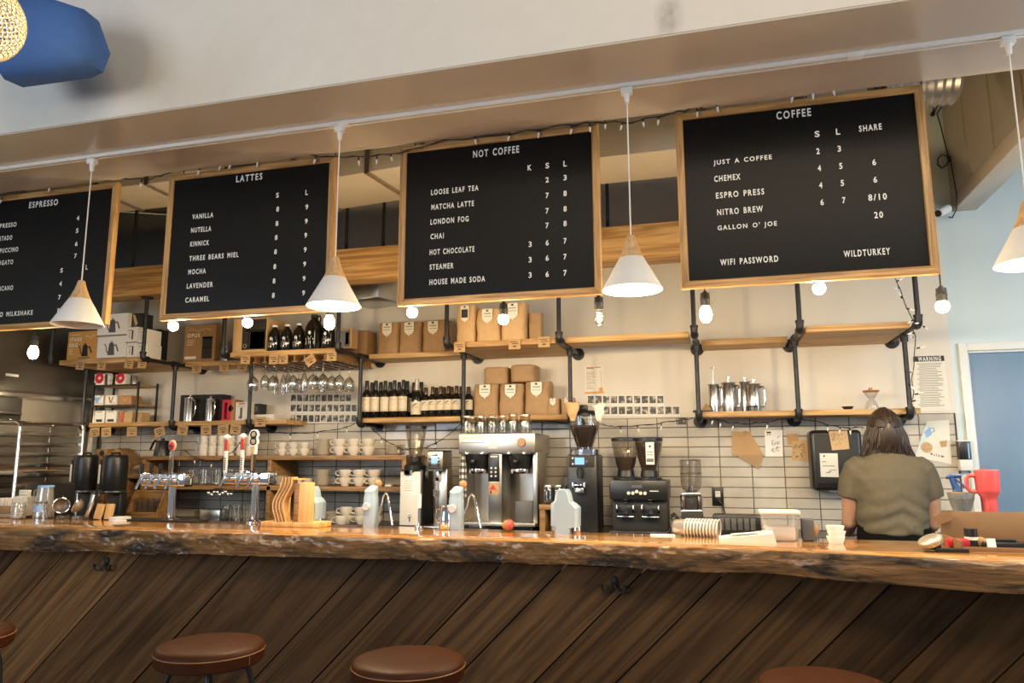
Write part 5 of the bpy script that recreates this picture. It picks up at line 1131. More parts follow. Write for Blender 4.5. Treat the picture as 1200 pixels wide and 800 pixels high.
# ------------------------------------------------------------------ machines on the back counter
def hopper(t, x, y, z0, z1, r1, r0, fill=0, m='glass_smoke', lid='black_plastic', nm='hopper'):
    MB().lathe([(r0, z0), (r0*1.05, z0+(z1-z0)*.08), (r1*.80, z0+(z1-z0)*.42), (r1*.97, z0+(z1-z0)*.78), (r1, z1)], m, c=(x, y, 0), n=30).build(nm, t)
    if lid: MB().lathe([(0, z1+.016), (r1*.98, z1+.016), (r1*1.03, z1+.012), (r1*1.03, z1-.008), (0, z1-.008)], lid, c=(x, y, 0), n=30).build('hopper_lid', t)
    if fill:
        zf = z0+(z1-z0)*fill; k = r0*1.05+(r1*.80-r0*1.05)*min(1, fill/.42) if fill < .42 else r1*(.80+.17*(fill-.42)/.36)
        MB().lathe([(0, z0+.003), (r0*.96, z0+.003), (k*.80 if fill > .42 else k*.9, z0+(zf-z0)*.6), (k*.95, zf), (0, zf+.006)], 'coffee', c=(x, y, 0), n=30).build('coffee_beans', t)
# shop grinder with a white front
X, zb, w, h = fit(468, 540, 496, 603, 4.98, ZC); Y = 5.02; t = thing('shop_grinder', 'tall coffee grinder with a white front and an empty hopper beside the crockery unit', 'grinder', (X, Y, ZC)); hb = h
MB().box((0, .07, hb*.44), (w*.92, .20, hb*.86), 'black_plastic', bev=.008).box((0, .06, .012), (w*1.0, .26, .024), 'black_plastic', bev=.005).build('housing', t)
MB().box((-w*.03, -.037, hb*.44), (w*.84, .022, hb*.80), 'ceramic_white', bev=.004).build('front_plate', t)
mb = MB(); [mb.box((-w*.1, -.0485, hb*(.70-.035*k)), (w*(.34-.05*(k % 2)), .001, .003), 'kraft_tag') for k in range(5)]; mb.build('printed_lettering', t)
MB().lathe([(0, hb*.80), (w*.42, hb*.80), (w*.44, hb*.83), (w*.44, hb*.93), (w*.3, hb*.97), (w*.24, hb*.99), (w*.24, hb*1.07), (0, hb*1.07)], 'black_plastic', c=(0, .03, 0), n=26).build('grind_head', t)
MB().cyl((-w*.12, -.05, hb*.80), (-w*.12, -.05, hb*.86), .030, 'chrome', r1=.036).build('chute', t)
MB().cyl((w*.46, .02, hb*.80), (w*.62, .02, hb*.80), .012, 'chrome').lathe([(0, 0), (.036, 0), (.036, .022), (0, .022)], 'grey_plastic', c=(w*.52, .02, hb*.80), n=20, rot=Matrix.Rotation(PI/2, 4, 'Y')).build('adjusting_knob', t)
MB().ball((-w*.02, -.052, hb*.18), .013, 'chrome').cyl((-w*.02, -.052, hb*.10), (-w*.02, -.05, hb*.18), .004, 'chrome').build('clamp_lever', t)
z1 = aY(484, 501, Y).z-ZC; hopper(t, .0, .03, hb*1.07, z1, .074, .044, 0, 'glass_smoke')
# grey tower with a display
X, zb, w, h = fit(500, 527, 519.5, 611, 4.90, ZC); t = thing('water_tower', 'tall grey dispenser column with a blue display beside the coffee brewer', 'dispenser', (X, 5.0, ZC)); hd = h*.26
MB().box((w*.12, .03, h*.38), (w*.80, .12, h*.76), 'steel_brushed', bev=.008).build('column', t)
MB().box((0, -.01, h-hd/2), (w*.98, .20, hd*.92), 'steel_brushed', bev=.016).box((0, -.01, h-.012), (w*.92, .19, .02), 'black_plastic', bev=.008).box((0, -.01, h-hd*.97), (w*.88, .18, .012), 'grey_plastic').build('head', t)
MB().box((-w*.02, -.111, h-hd*.50), (w*.72, .004, hd*.62), 'steel', bev=.002).build('control_panel', t)
MB().box((-w*.02, -.1145, h-hd*.52), (w*.32, .003, hd*.26), 'display_blue').build('display', t)
mb = MB(); [mb.cyl((x*w, -.1130, h-hd*z), (x*w, -.1165, h-hd*z), .007, 'ink', n=12) for x, z in ((-.28, .45), (-.28, .68), (.22, .40), (.24, .55), (.22, .70))]; mb.box((0, -.1130, h-hd*.26), (w*.36, .002, .008), 'ink'); mb.build('buttons', t)
MB().cyl((-w*.12, -.06, h*.20), (-w*.12, -.06, h*.75), .006, 'chrome').cyl((-w*.12, -.06, h*.42), (-w*.12, -.06, h*.50), .014, 'chrome').box((w*.02, -.05, h*.68), (.02, .03, .08), 'chrome', bev=.003).build('spout_rod', t)
MB().box((0, -.02, .016), (w*1.15, .26, .032), 'steel', bev=.005).build('drip_base', t)
# twin brewer
X, zb, w, h = fit(540, 508, 629, 604, 5.0, ZC); Y = 4.98; t = thing('coffee_brewer', 'wide stainless twin coffee brewer with glass jars standing on top', 'coffee brewer', (X, Y, ZC)); D = .36
fx = lambda px: -w/2+w*(px-540)/89; fz = lambda py: h*(604-py)/96
MB().box((0, D/2+.02, (fz(508)+fz(528))/2), (w, D+.10, fz(508)-fz(528)), 'steel_brushed', bev=.006).build('header', t)
MB().box((0, D-.04, fz(566)), (w*.98, .05, fz(527)-fz(604)+.0), 'steel_brushed').build('back_panel', t)
MB().box(((fx(574.5)+fx(590))/2, .10, (fz(527)+.05)/2), (fx(590)-fx(574.5), .22, fz(527)-.05), 'steel_brushed', bev=.004).build('middle_column', t)
MB().box((fx(627.5), .16, (fz(527)+.05)/2), (fx(630)-fx(625), .30, fz(527)-.05), 'steel_brushed', bev=.003).build('side_panel', t); MB().box((fx(541), .16, (fz(527)+.05)/2), (.012, .30, fz(527)-.05), 'steel_brushed', bev=.003).build('side_panel', t)
MB().box((0, .16, .045), (w, .40, .022), 'steel_brushed', bev=.004).build('base_tray', t)
for x in (-.42, -.14, .14, .42): MB().cyl((x*w, .02, 0), (x*w, .02, .036), .016, 'black_plastic').build('foot', t)
mb = MB(); y = -.0315
mb.box(((fx(543)+fx(570))/2, y, fz(512)), (fx(570)-fx(543), .003, .014), 'paper'); mb.box(((fx(543)+fx(572))/2, y, fz(517)), (fx(572)-fx(543), .003, .004), 'ink_grey')
for k in range(4): mb.box((fx(580.5), y, fz(511+3.8*k)), (fx(586)-fx(575), .003, .010), 'paper')
mb.build('labels', t)
MB().lathe([(0, 0), (.030, 0), (.030, .014), (.027, .018), (0, .018)], 'copper_wood', c=(fx(614), -.03, fz(517)), n=24, rot=Matrix.Rotation(PI/2, 4, 'X')).build('thermometer_dial', t)
MB().box((fx(581), -.012, (fz(529)+fz(556))/2), (fx(587.5)-fx(574.5), .006, fz(529)-fz(556)), 'black_plastic', bev=.002).build('button_panel', t)
mb = MB()
for r_ in range(3):
    for c_ in range(2): mb.cyl((fx(578.2+5*c_), -.014, fz(542.5+4*r_)), (fx(578.2+5*c_), -.019, fz(542.5+4*r_)), .007, 'paper', n=12)
mb.box((fx(581), -.016, fz(531)), (.05, .002, .010), 'paper'); mb.build('button', t)
mb = MB(); mb.box((fx(581), -.0125, fz(563)), (fx(587)-fx(575), .003, fz(557)-fz(569)), 'kraft_tag'); mb.ring([[(fx(575.6), -.0146, fz(564)), (fx(580), -.0146, fz(559)), (fx(586.5), -.0146, fz(567)), (fx(583), -.0146, fz(564))], [(fx(575.6), -.0136, fz(564)), (fx(580), -.0136, fz(559)), (fx(586.5), -.0136, fz(567)), (fx(583), -.0136, fz(564))]], 'red'); mb.box((fx(577.5), -.0142, fz(566.5)), (.012, .001, .02), 'ink'); mb.build('sticker', t)
for px in (559, 608.5):
    c_ = fx(px); mb = MB(); mb.lathe([(0, fz(547)), (.062, fz(547)), (.070, fz(545)), (.088, fz(533)), (.092, fz(530)), (.092, fz(529)), (0, fz(529))], 'black_plastic', c=(c_, .06, 0), n=30); mb.box((c_, .06, fz(528.5)), (.20, .19, .012), 'black_plastic', bev=.003); b_ = mb.build('brew_basket', t)
    MB().box((c_, -.055, fz(536)), (.030, .055, .024), 'black_plastic', bev=.005).build('basket_handle', b_); MB().lathe([(.071, fz(548)), (.072, fz(546.5)), (.074, fz(544)), (.073, fz(543.5))], 'chrome', c=(c_, .06, 0), n=30).build('chrome_ring', b_)
    MB().box((c_-.055, -.034, fz(528)), (.03, .01, .016), 'chrome', bev=.002).box((c_+.055, -.034, fz(528)), (.03, .01, .016), 'chrome', bev=.002).build('clip', t)
MB().box(((fx(603)+fx(624))/2, .05, (fz(575)+fz(603))/2), (fx(624)-fx(603), .03, fz(575)-fz(603)), 'grey_plastic', bev=.008).build('dark_cover', t)
def mason(label, x, y, z, r, h, group):
    t = thing('mason_jar', label, 'jar', (x, y, z), group=group)
    MB().lathe([(0, .002), (r*.9, .002), (r, .008), (r, h*.74), (r*.82, h*.86), (r*.80, h*.99), (r*.76, h*.99), (r*.78, h*.85), (r*.95, h*.73), (r*.95, .012), (0, .008)], 'glass_jar', n=24).build('glass_body', t)
    MB().lathe([(0, h), (r*.80, h), (r*.84, h*.985), (r*.84, h*.90), (r*.81, h*.90)], 'steel_brushed', n=24).build('screw_lid', t)
JZ = ZC+fz(508)+.0008
for i, (a, b, yt) in enumerate(((542, 553.5, 487), (558, 569, 487), (571, 582.5, 487), (584, 594.5, 486.5), (595, 607.5, 485), (608.5, 623, 485.5))):
    X2, zb, ww, hh = fit(a, yt, b, 508, 5.03, JZ); mason('glass jar on top of the coffee brewer, %s from the left' % nth(i), X2, 5.03, JZ, ww/2*slim(X2, 5.03), hh, 'glass jars on the coffee brewer')
for i, px in enumerate((550, 563.5, 577)): mason('glass jar in the second row on the coffee brewer, %s from the left' % nth(i), aY(px+3, 500, 5.17).x, 5.17, JZ, .038, .13, 'glass jars on the coffee brewer')
# small wooden stand with two jars
X, zb, w, h = fit(634, 591, 665, 611, 5.02, ZC); t = thing('wooden_riser', 'small wooden stand with two glass jars right of the coffee brewer', 'stand', (X, 5.02, ZC))
MB().box((0, .04, h-.014), (w, .20, .034), 'shelf_brown', bev=.002).build('top_board', t)
for s in (-1, 1): MB().box((s*(w/2-.02), .04, (h-.031)/2), (.038, .18, h-.031), 'shelf_brown', bev=.002).build('leg', t)
zj = ZC+h+.0045
for i, (a, b) in enumerate(((636, 648), (649, 661))): X2, zb, ww, hh = fit(a, 568, b, 591, 5.0, zj); mason('glass jar on the small wooden stand, %s one' % ('left', 'right')[i], X2, 5.01, zj, ww/2, hh, 'jars on the wooden stand')
tag(MB().box((0, 0, .06), (w*.8, .05, .12), 'black_plastic', bev=.004).build('dark_case', None, (X, 5.11, zj)), 'dark case behind the two jars on the small wooden stand', 'case')
t = thing('portafilter', 'wooden-handled portafilter under the small wooden stand', 'portafilter', (X+.012, 4.98, ZC)); MB().lathe([(0, 0), (.028, 0), (.030, .03), (.032, .032), (0, .034)], 'chrome', c=(0, 0, .01), n=22).build('basket', t); MB().tube([(.025, -.01, .028), (.05, -.02, .030)], .007, 'chrome').build('neck', t); MB().tube([(.048, -.02, .030), (.075, -.03, .030), (.10, -.035, .028)], [.010, .015, .013], 'copper_wood', n=12).build('handle', t)
# espresso grinder with display
X, zb, w, h = fit(664, 526.5, 700.5, 611, 4.94, ZC); Y = 5.0; t = thing('espresso_grinder', 'black coffee grinder with a full hopper and a small blue display', 'grinder', (X, Y, ZC))
MB().box((0, .07, h*.47), (w*.98, .26, h*.94), 'black_plastic', bev=.014).build('housing', t)
MB().lathe([(0, h*.94), (w*.49, h*.94), (w*.495, h*1.0), (w*.40, h*1.015), (0, h*1.015)], 'chrome', c=(0, .07, 0), n=36, sy=.75).build('chrome_collar', t)
MB().box((0, -.064, h*.86), (w*.82, .012, h*.145), 'black_matte', bev=.004).build('control_panel', t); MB().box((-w*.06, -.0715, h*.86), (w*.30, .003, h*.085), 'display_blue').build('display', t)
mb = MB(); mb.cyl((-w*.28, -.07, h*.895), (-w*.28, -.075, h*.895), .006, 'paper', n=12); mb.cyl((-w*.28, -.07, h*.825), (-w*.28, -.075, h*.825), .006, 'paper', n=12); mb.cyl((w*.16, -.07, h*.855), (w*.16, -.076, h*.855), .010, 'grey_plastic', n=14); mb.build('buttons', t)
MB().tube([(-w*.05, -.06, h*.76), (-w*.05, -.085, h*.74), (-w*.05, -.09, h*.66)], [.02, .022, .014], 'black_matte', n=14).build('chute', t)
MB().box((-w*.06, -.085, h*.57), (w*.42, .05, .010), 'chrome', bev=.002).box((-w*.24, -.085, h*.56), (.012, .06, .05), 'chrome', bev=.002).box((w*.12, -.085, h*.56), (.012, .06, .05), 'chrome', bev=.002).box((-w*.06, -.075, h*.50), (w*.30, .03, .04), 'steel', bev=.003).build('fork', t)
z1 = aY(684, 484, Y).z-ZC; z0 = h*1.015
MB().lathe([(.052, z0), (.058, z0+.02), (.100, z0+(z1-z0)*.58), (.103, z0+(z1-z0)*.66), (.098, z1)], 'glass_jar', c=(0, .07, 0), n=36).build('hopper', t)
MB().lathe([(0, z0+.004), (.050, z0+.004), (.056, z0+.02), (.096, z0+(z1-z0)*.56), (.098, z0+(z1-z0)*.66), (0, z0+(z1-z0)*.68)], 'coffee', c=(0, .07, 0), n=36).build('coffee_beans', t)
MB().lathe([(0, z1+.02), (.08, z1+.02), (.092, z1+.012), (.099, z1), (.099, z1-.012), (0, z1-.012)], 'black_plastic', c=(0, .07, 0), n=36).box((-.01, .03, z1+.035), (.08, .05, .045), 'black_plastic', bev=.006).build('hopper_lid', t)
for i, (px, py, s_) in enumerate(((671, 482, 1), (702, 483, .9))):
    c0 = aY(px, py, 4.93); mb = MB(); rr_ = random.Random(i+3); rings = []
    for k in range(9):
        u = k/8; r_ = []
        for j in range(18):
            a = 2*PI*j/18; p_ = Vector((.045*s_*(.35+.8*u)*math.cos(a), .020*(.4+.6*u)*math.sin(a), -.065*s_+.125*s_*u)); r_.append(p_+crumple(p_*1+Vector((i*5, 0, 2)), .014, 22))
        rings.append(r_)
    mb.ring(rings, 'kraft_light' if i == 0 else 'paper'); tag(mb.build('paper_filter', None, c0, ang=25), ['crumpled kraft paper stuffed beside the big grinder hopper on its left', 'pale crumpled paper beside the big grinder hopper on its right'][i], 'paper')
# twin grinder
X, zb, w, h = fit(716, 561.5, 783.5, 614, 5.0, ZC); Y = 4.98; t = thing('twin_grinder', 'wide black grinder with two hoppers on the back counter', 'grinder', (X, Y, ZC)); gx = lambda px: -w/2+w*(px-716)/67.5; gz = lambda py: h*(614-py)/52.5
MB().box((0, .12, (gz(562)+gz(581))/2), (w, .32, gz(562)-gz(581)), 'black_plastic', bev=.008).build('upper_housing', t)
MB().box((0, .14, gz(581)/2+.008), (w*.95, .26, gz(581)-.016), 'black_matte', bev=.006).box((0, .10, .012), (w, .36, .024), 'black_plastic', bev=.005).build('lower_housing', t)
mb = MB(); y = -.041
for px in (738.5, 743.5, 752.5, 757.5): mb.cyl((gx(px), y, gz(574.5)), (gx(px), y-.006, gz(574.5)), .011, 'paper', n=16)
mb.cyl((gx(748), y, gz(573)), (gx(748), y-.006, gz(573)), .011, 'paper', n=16); mb.build('button', t)
MB().box((gx(748), y, gz(568)), (gx(754)-gx(742), .003, gz(566.7)-gz(569.6)), 'steel_dark').box((gx(768), y, gz(572.4)), (gx(773)-gx(763), .002, .006), 'paper').build('nameplate', t)
for i, (px, fill) in enumerate(((733, .42), (761, .93))):
    x = gx(px); MB().box((gx(734.5 if not i else 763), -.02, gz(581)), (.026, .03, .035), 'chrome', bev=.003).build('chute', t)
    q = gx(734.5 if not i else 763.5); mb = MB(); mb.box((q, -.012, gz(591)), (.11, .012, .055), 'black_plastic', bev=.003)
    for s in (-1, 1): mb.box((q+s*.053, -.035, gz(591)+.006), (.010, .055, .055), 'chrome', bev=.002)
    mb.box((q, -.03, gz(597)), (.11, .05, .008), 'chrome', bev=.002); mb.cyl((q, -.018, gz(593)), (q, -.026, gz(593)), .012, 'chrome', n=16); mb.build('fork', t)
    MB().lathe([(0, gz(562)), (.085, gz(562)), (.085, gz(560)), (.06, gz(559)), (.055, gz(553)), (0, gz(553))], 'black_plastic', c=(x, .10, 0), n=26).build('hopper_base', t)
    hopper(t, x, .10, gz(553.5), aY(px, 515.5, Y+.1).z-ZC, .092, .052, fill)
q = gx(764); zz = gz(536); MB().box((q, .004, zz), (.055, .004, gz(525)-gz(547)), 'paper_white').box((q, .001, zz+.045), (.018, .002, .006), 'ink').box((q, .001, zz+.045), (.006, .002, .018), 'ink').box((q, .001, zz+.01), (.042, .002, .005), 'ink_grey').box((q, .001, zz-.01), (.042, .002, .005), 'ink_grey').box((q, .001, zz-.045), (.046, .002, .022), 'ink_grey').build('hopper_label', t)
# small hopper grinder
X, zb, w, h = fit(797, 538, 823, 612, 5.0, ZC); t = thing('filter_grinder', 'slim grinder with a smoked hopper between the twin grinder and the wall socket', 'grinder', (X, 5.02, ZC))
MB().box((0, .04, h*.15), (w*.95, .20, h*.30), 'black_matte', bev=.008).build('base_box', t)
MB().box((0, .03, h*.42), (w*.50, .12, h*.24), 'black_matte', bev=.006).cyl((-w*.36, 0, h*.33), (-w*.36, 0, h*.52), .022, 'chrome').cyl((w*.36, 0, h*.33), (w*.36, 0, h*.52), .022, 'chrome').box((0, .02, h*.31), (w*.96, .15, .02), 'steel', bev=.004).box((0, .02, h*.535), (w*.86, .14, .022), 'steel', bev=.004).build('grind_head', t)
r = w*.49; MB().lathe([(r*.42, h*.55), (r*.85, h*.60), (r*.97, h*.68), (r, h*.78), (r, h*.985)], 'glass_smoke', c=(0, .03, 0), n=32).lathe([(r, h*.80), (r*1.02, h*.805), (r*1.02, h*.815), (r, h*.82)], 'glass_smoke', c=(0, .03, 0), n=32).build('hopper', t)
MB().lathe([(0, h*1.005), (r*.9, h*1.0), (r*1.03, h*.985), (r*1.0, h*.975)], 'glass_smoke', c=(0, .03, 0), n=32).build('hopper_lid', t); MB().lathe([(0, h*.56), (.02, h*.56), (.014, h*.64), (0, h*.65)], 'chrome', c=(0, .03, 0), n=14).build('feed_cone', t)
mb = MB(); P = [aY(*q, 5.02) for q in ((786, 604), (790, 601), (794, 606), (789, 611), (786, 606), (791, 603), (796, 609), (792, 615), (786, 612))]; S = []
for a, b in zip(P, P[1:]): S += [a.lerp(b, k/4) for k in range(4)]
tag(MB().tube(S, .006, 'black_wire').build('power_cable'), 'looped black power cable between the twin grinder and the slim grinder', 'cable')
# socket and the things pinned to the tiles
YT_ = YW-.019
X, zb, w, h = fit(834.5, 570.5, 848, 592.5, YT_); t = thing('wall_socket', 'black wall socket plate with white outlets on the tiles', 'socket', (X, YT_, zb))
MB().box((0, -.003, h/2), (w, .006, h), 'black_plastic', bev=.002).build('plate', t); MB().box((0, -.007, h*.62), (w*.44, .004, h*.34), 'paper_white', bev=.001).box((-w*.08, -.0095, h*.67), (.003, .001, .010), 'ink').box((w*.08, -.0095, h*.67), (.003, .001, .010), 'ink').build('outlet', t)
MB().box((0, -.02, h*.36), (w*.5, .03, h*.26), 'black_plastic', bev=.006).tube([(0, -.03, h*.30), (.03, -.04, h*.1), (.05, -.03, -.10), (.06, -.05, -.20)], .006, 'black_wire').build('plug', t)
p = [(857.5, 505), (878.5, 505.5), (895, 533), (857.5, 533.5)]
C = [aY(*q, YT_-.002) for q in p]; o = C[0].copy(); t = thing('kraft_sheet', 'brown kraft sheet with a folded lower corner taped to the tiles', 'paper', o)
MB().ring([[c-o+Vector((0, .001, 0)) for c in C], [c-o for c in C]], 'kraft_tag').build('sheet', t, ang=10)
F = [aY(*q, YT_-.010) for q in ((862, 533.2), (895, 532.5), (889, 549.5))]; MB().ring([[c-o+Vector((0, .001, 0)) for c in F], [c-o for c in F]], 'kraft').build('folded_corner', t, ang=10)
T_ = [aY(*q, YT_-.003) for q in ((871, 504.5), (876, 504.5), (876, 508), (871, 508))]; MB().ring([[c-o+Vector((0, .0008, 0)) for c in T_], [c-o for c in T_]], 'kraft').build('tape', t, ang=10)
def doodles(seed, n, m='ink_grey'):
    rd = random.Random(seed); out = []
    for k in range(n):
        u, v = rd.uniform(.1, .75), rd.uniform(.12, .8); out += [(u, v, u+rd.uniform(.06, .2), v+.018, m), (u, v, u+.03, v+rd.uniform(.04, .12), m)]
    return out
paper('drawing_sheet', 'white sheet with ink cartoon drawings on the tiles', [(896, 504.2), (917, 503.8), (917.5, 534.8), (897, 534.8)], YT_-.002, 'paper_white', [(.1, .05, .35, .11, 'ink')]+doodles(2, 16, 'ink_grey'))
paper('sketch_note', 'ragged kraft note with a doodle, upper one of two on the tiles', [(922, 508.5), (935, 508), (937, 520), (923, 521)], YT_-.002, 'kraft_tag', doodles(4, 8))
paper('sketch_note', 'kraft note with a densely drawn doodle, lower one of two on the tiles', [(928.5, 517), (947, 515.5), (947.5, 540.5), (928, 539)], YT_-.004, 'kraft_light', doodles(5, 16, 'ink'))
# towel dispenser
X, zb, w, h = fit(950.5, 503.5, 1012, 575, YW-.20); t = thing('towel_dispenser', 'black paper towel dispenser on the tiles beside the person', 'dispenser', (X, YT_, zb)); dd = .19
mb = MB(); mb.box((0, -dd/2, h/2), (w, dd, h), 'black_plastic', bev=.03, seg=4); mb.build('housing', t); MB().box((0, -dd-.001, h*.52), (w*.82, .006, h*.80), 'black_matte', bev=.003).build('front_cover', t)
MB().box((w*.02, -dd*.5, -.002), (w*.35, .10, .012), 'paper_white').build('towel_end', t)
yn = YT_-dd-.008
paper('pinned_note', 'kraft note with a flower sketch stuck on the top of the towel dispenser', [(971, 505), (993, 504.5), (995.5, 526), (975, 527.5)], yn, 'kraft_light', doodles(9, 14, 'ink_grey'))
paper('pinned_note', 'cream note with handwriting and a smile stuck on the towel dispenser', [(960.5, 531), (981.5, 531), (983, 559), (962, 558.5)], yn, 'paper', [(.2, .08, .28, .16, 'ink'), (.1, .34, .35, .37, 'ink_grey'), (.12, .52, .8, .55, 'ink_grey'), (.3, .8, .5, .83, 'ink'), (.45, .76, .6, .79, 'ink'), (.5, .7, .9, .72, 'ink')])
# children's poster
Cs = [(1086, 493.5), (1112, 492), (1115.5, 544), (1072, 535)]
t = paper('drawn_poster', 'childlike poster with a cup and a cookie drawn on it, right of the person', Cs, YT_-.002, 'paper', [(.40, .82, .46, .87, 'ink_grey'), (.50, .84, .53, .88, 'ink_grey'), (.56, .82, .58, .88, 'ink_grey'), (.62, .84, .66, .88, 'ink_grey'), (.70, .84, .78, .88, 'ink_grey')])
o = Vector(t.location); g = lambda q, d=.0014: aY(*q, YT_-.002-d)-o
MB().add([g((1086, 493.8)), g((1091, 502)), g((1084, 520)), g((1073, 534.5))], [(0, 1, 2, 3)], 'wall_blue').build('blue_corner', t, ang=10)
MB().add([g(q, .002) for q in ((1083, 506), (1090, 500), (1092, 509), (1086, 513))], [(0, 1, 2, 3)], 'light_blue').tube([g((1090, 502)), g((1094, 501)), g((1095, 505)), g((1091, 507))], .003, 'light_blue', n=6).build('drawn_cup', t, ang=10)
c_ = g((1086, 524), .002); MB().lathe([(0, .0012), (.034, .001), (.035, 0)], 'kraft_light', c=c_, n=24, rot=Matrix.Rotation(PI/2, 4, 'X')).build('drawn_cookie', t); mb = MB(); [mb.cyl(c_+Vector((a, -.001, b)), c_+Vector((a, -.003, b)), .004, 'cardboard', n=8) for a, b in ((-.012, .01), (.012, .014), (0, -.012), (.016, -.008), (-.018, -.010))]; mb.build('drawn_chips', t)
MB().add([g(q, .002) for q in ((1101, 517), (1110, 516), (1109, 523), (1103, 524))], [(0, 1, 2, 3)], 'kraft_tag').build('drawn_mug', t, ang=10)
X, zb, w, h = fit(1126, 516, 1142, 552, YW-.05); t = thing('soap_dispenser', 'narrow black and white dispenser fixed on the wall beside the door frame', 'dispenser', (X-.02, YW-.024, zb)); MB().box((0, -.03, h*.68), (w*.9, .05, h*.6), 'black_plastic', bev=.006).build('dark_window', t); MB().box((0, -.03, h*.2), (w*.95, .06, h*.36), 'door_white', bev=.006).build('lower_cover', t); MB().box((0, -.03, h*.985), (w, .06, h*.05), 'door_white', bev=.004).build('top_cap', t); MB().box((w*.25, -.057, h*.66), (w*.12, .004, h*.5), 'light_blue').build('blue_strip', t)

# ================================================================== beer tap towers on the bar
def tap_tower(px, pyb, hx0, hx1, hy0, hy1, handles, label):
    Y = 3.67; X = aY(px, 590, Y).x; t = thing('tap_tower', label, 'beer tap', (X, Y, ZB)); gx = lambda q: aY(q, 560, Y).x-X; gz = lambda q: aY(px, q, Y).z-ZB
    MB().lathe([(0, 0), (.045, 0), (.045, .008), (.030, .012), (.021, .02), (.021, gz(hy1)+.01)], 'chrome', n=28).build('column', t)
    w = gx(hx1)-gx(hx0); xc = (gx(hx0)+gx(hx1))/2; h = gz(hy0)-gz(hy1); zc = (gz(hy0)+gz(hy1))/2
    MB().box((xc, 0, zc), (w, .09, h), 'chrome', bev=.012, seg=3).build('tap_head', t)
    n = len(handles)
    for i, (q, kind, top) in enumerate(handles):
        x = gx(q); z = zc-.002
        MB().cyl((x, -.045, z), (x, -.085, z), .013, 'chrome').tube([(x, -.080, z+.012), (x-.004, -.090, z-.012), (x-.012, -.105, z-.048)], [.010, .009, .007], 'chrome', n=12).cyl((x, -.080, z), (x, -.080, z+.034), .008, 'chrome').build('faucet', t)
        z0 = z+.032; zt = gz(top)
        if kind == 'short': MB().tube([(x, -.080, z0), (x, -.080, z0+.012), (x, -.080, zt)], [.007, .010, .012], 'black_plastic', n=12).build('tap_handle', t)
        elif kind == 'egg':
            o = MB().tube([(x, -.080, z0), (x, -.080, z0+.03), (x, -.080, zt-.062)], [.010, .015, .013], 'glass_smoke', n=14).build('tap_handle', t)
            MB().ball((x, -.080, zt-.030), (.026, .010, .032), 'kraft_light', 20, 12).build('egg_badge', o); MB().ball((x, -.0855, zt-.032), (.020, .006, .024), 'red', 18, 10).box((x, -.0925, zt-.034), (.030, .002, .007), 'ink').build('badge_print', o)
        elif kind == 'red':
            o = MB().box((x, -.080, (z0+zt-.085)/2), (.020, .014, zt-.085-z0), 'letter_white', bev=.003).build('tap_handle', t)
            MB().box((x, -.080, zt-.055), (.026, .020, .062), 'copper_wood', bev=.004).box((x+.003, -.0905, zt-.055), (.016, .002, .056), 'red').build('red_block', o); MB().lathe([(0, 0), (.010, 0), (.020, .012), (.016, .024), (.006, .03), (0, .03)], 'letter_white', c=(x, -.080, zt-.026), n=12).build('white_top', o)
            m_ = MB(); [m_.box((x, -.0875, z0+.02+.012*k), (.010, .001, .007), 'ink') for k in range(6)]; m_.build('upright_lettering', o)
        elif kind == 'eight':
            o = MB().box((x, -.080, (z0+zt-.10)/2), (.024, .016, zt-.10-z0), 'ink', bev=.003).box((x, -.0885, (z0+zt-.10)/2), (.011, .002, (zt-.10-z0)*.85), 'cardboard').build('tap_handle', t)
            for zz, rr, nm in ((zt-.022, .021, 'upper_ring'), (zt-.060, .021, 'lower_ring')):
                MB().lathe([(0, -.008), (rr+.007, -.008), (rr+.007, .006), (0, .006)], 'letter_white', c=(x, -.080, zz), n=24, rot=Matrix.Rotation(PI/2, 4, 'X')).lathe([(rr*.62, -.002), (rr, -.002), (rr, .0085), (rr*.62, .0085)], 'ink', c=(x, -.080, zz), n=24, rot=Matrix.Rotation(PI/2, 4, 'X')).lathe([(0, .007), (rr*.5, .007), (rr*.5, .008), (0, .0082)], 'kraft_light', c=(x, -.080, zz), n=16, rot=Matrix.Rotation(PI/2, 4, 'X')).build(nm, o)
            MB().prism([(x-.020, zt-.083), (x+.020, zt-.083), (x+.016, zt-.13), (x-.016, zt-.13)], -.089, -.071, 'letter_white').prism([(x-.014, zt-.087), (x+.014, zt-.087), (x+.011, zt-.125), (x-.011, zt-.125)], -.092, -.088, 'kraft_light').build('badge_foot', o)
    return t
tap_tower(201, 605, 171, 222, 553.5, 570, [(177.5, 'short', 543), (188.5, 'short', 543), (199, 'short', 543), (211, 'egg', 516)], 'left chrome beer tap tower with three short black handles and an egg badge')
tap_tower(298.5, 607, 267, 320.5, 552, 568, [(274, 'red', 510), (293, 'red', 509), (305.5, 'eight', 505)], 'right chrome beer tap tower with white and red handles and a looped badge')
x0, x1 = aY(176, 606, 3.62).x, aY(216, 606, 3.62).x
t = thing('drip_tray', 'thin black drip tray on the bar at the foot of the left tap tower', 'tray', ((x0+x1)/2-.05, 3.655, ZB)); MB().box((0, 0, .004), (x1-x0+.3, .10, .008), 'black_matte', bev=.002).build('tray_body', t)

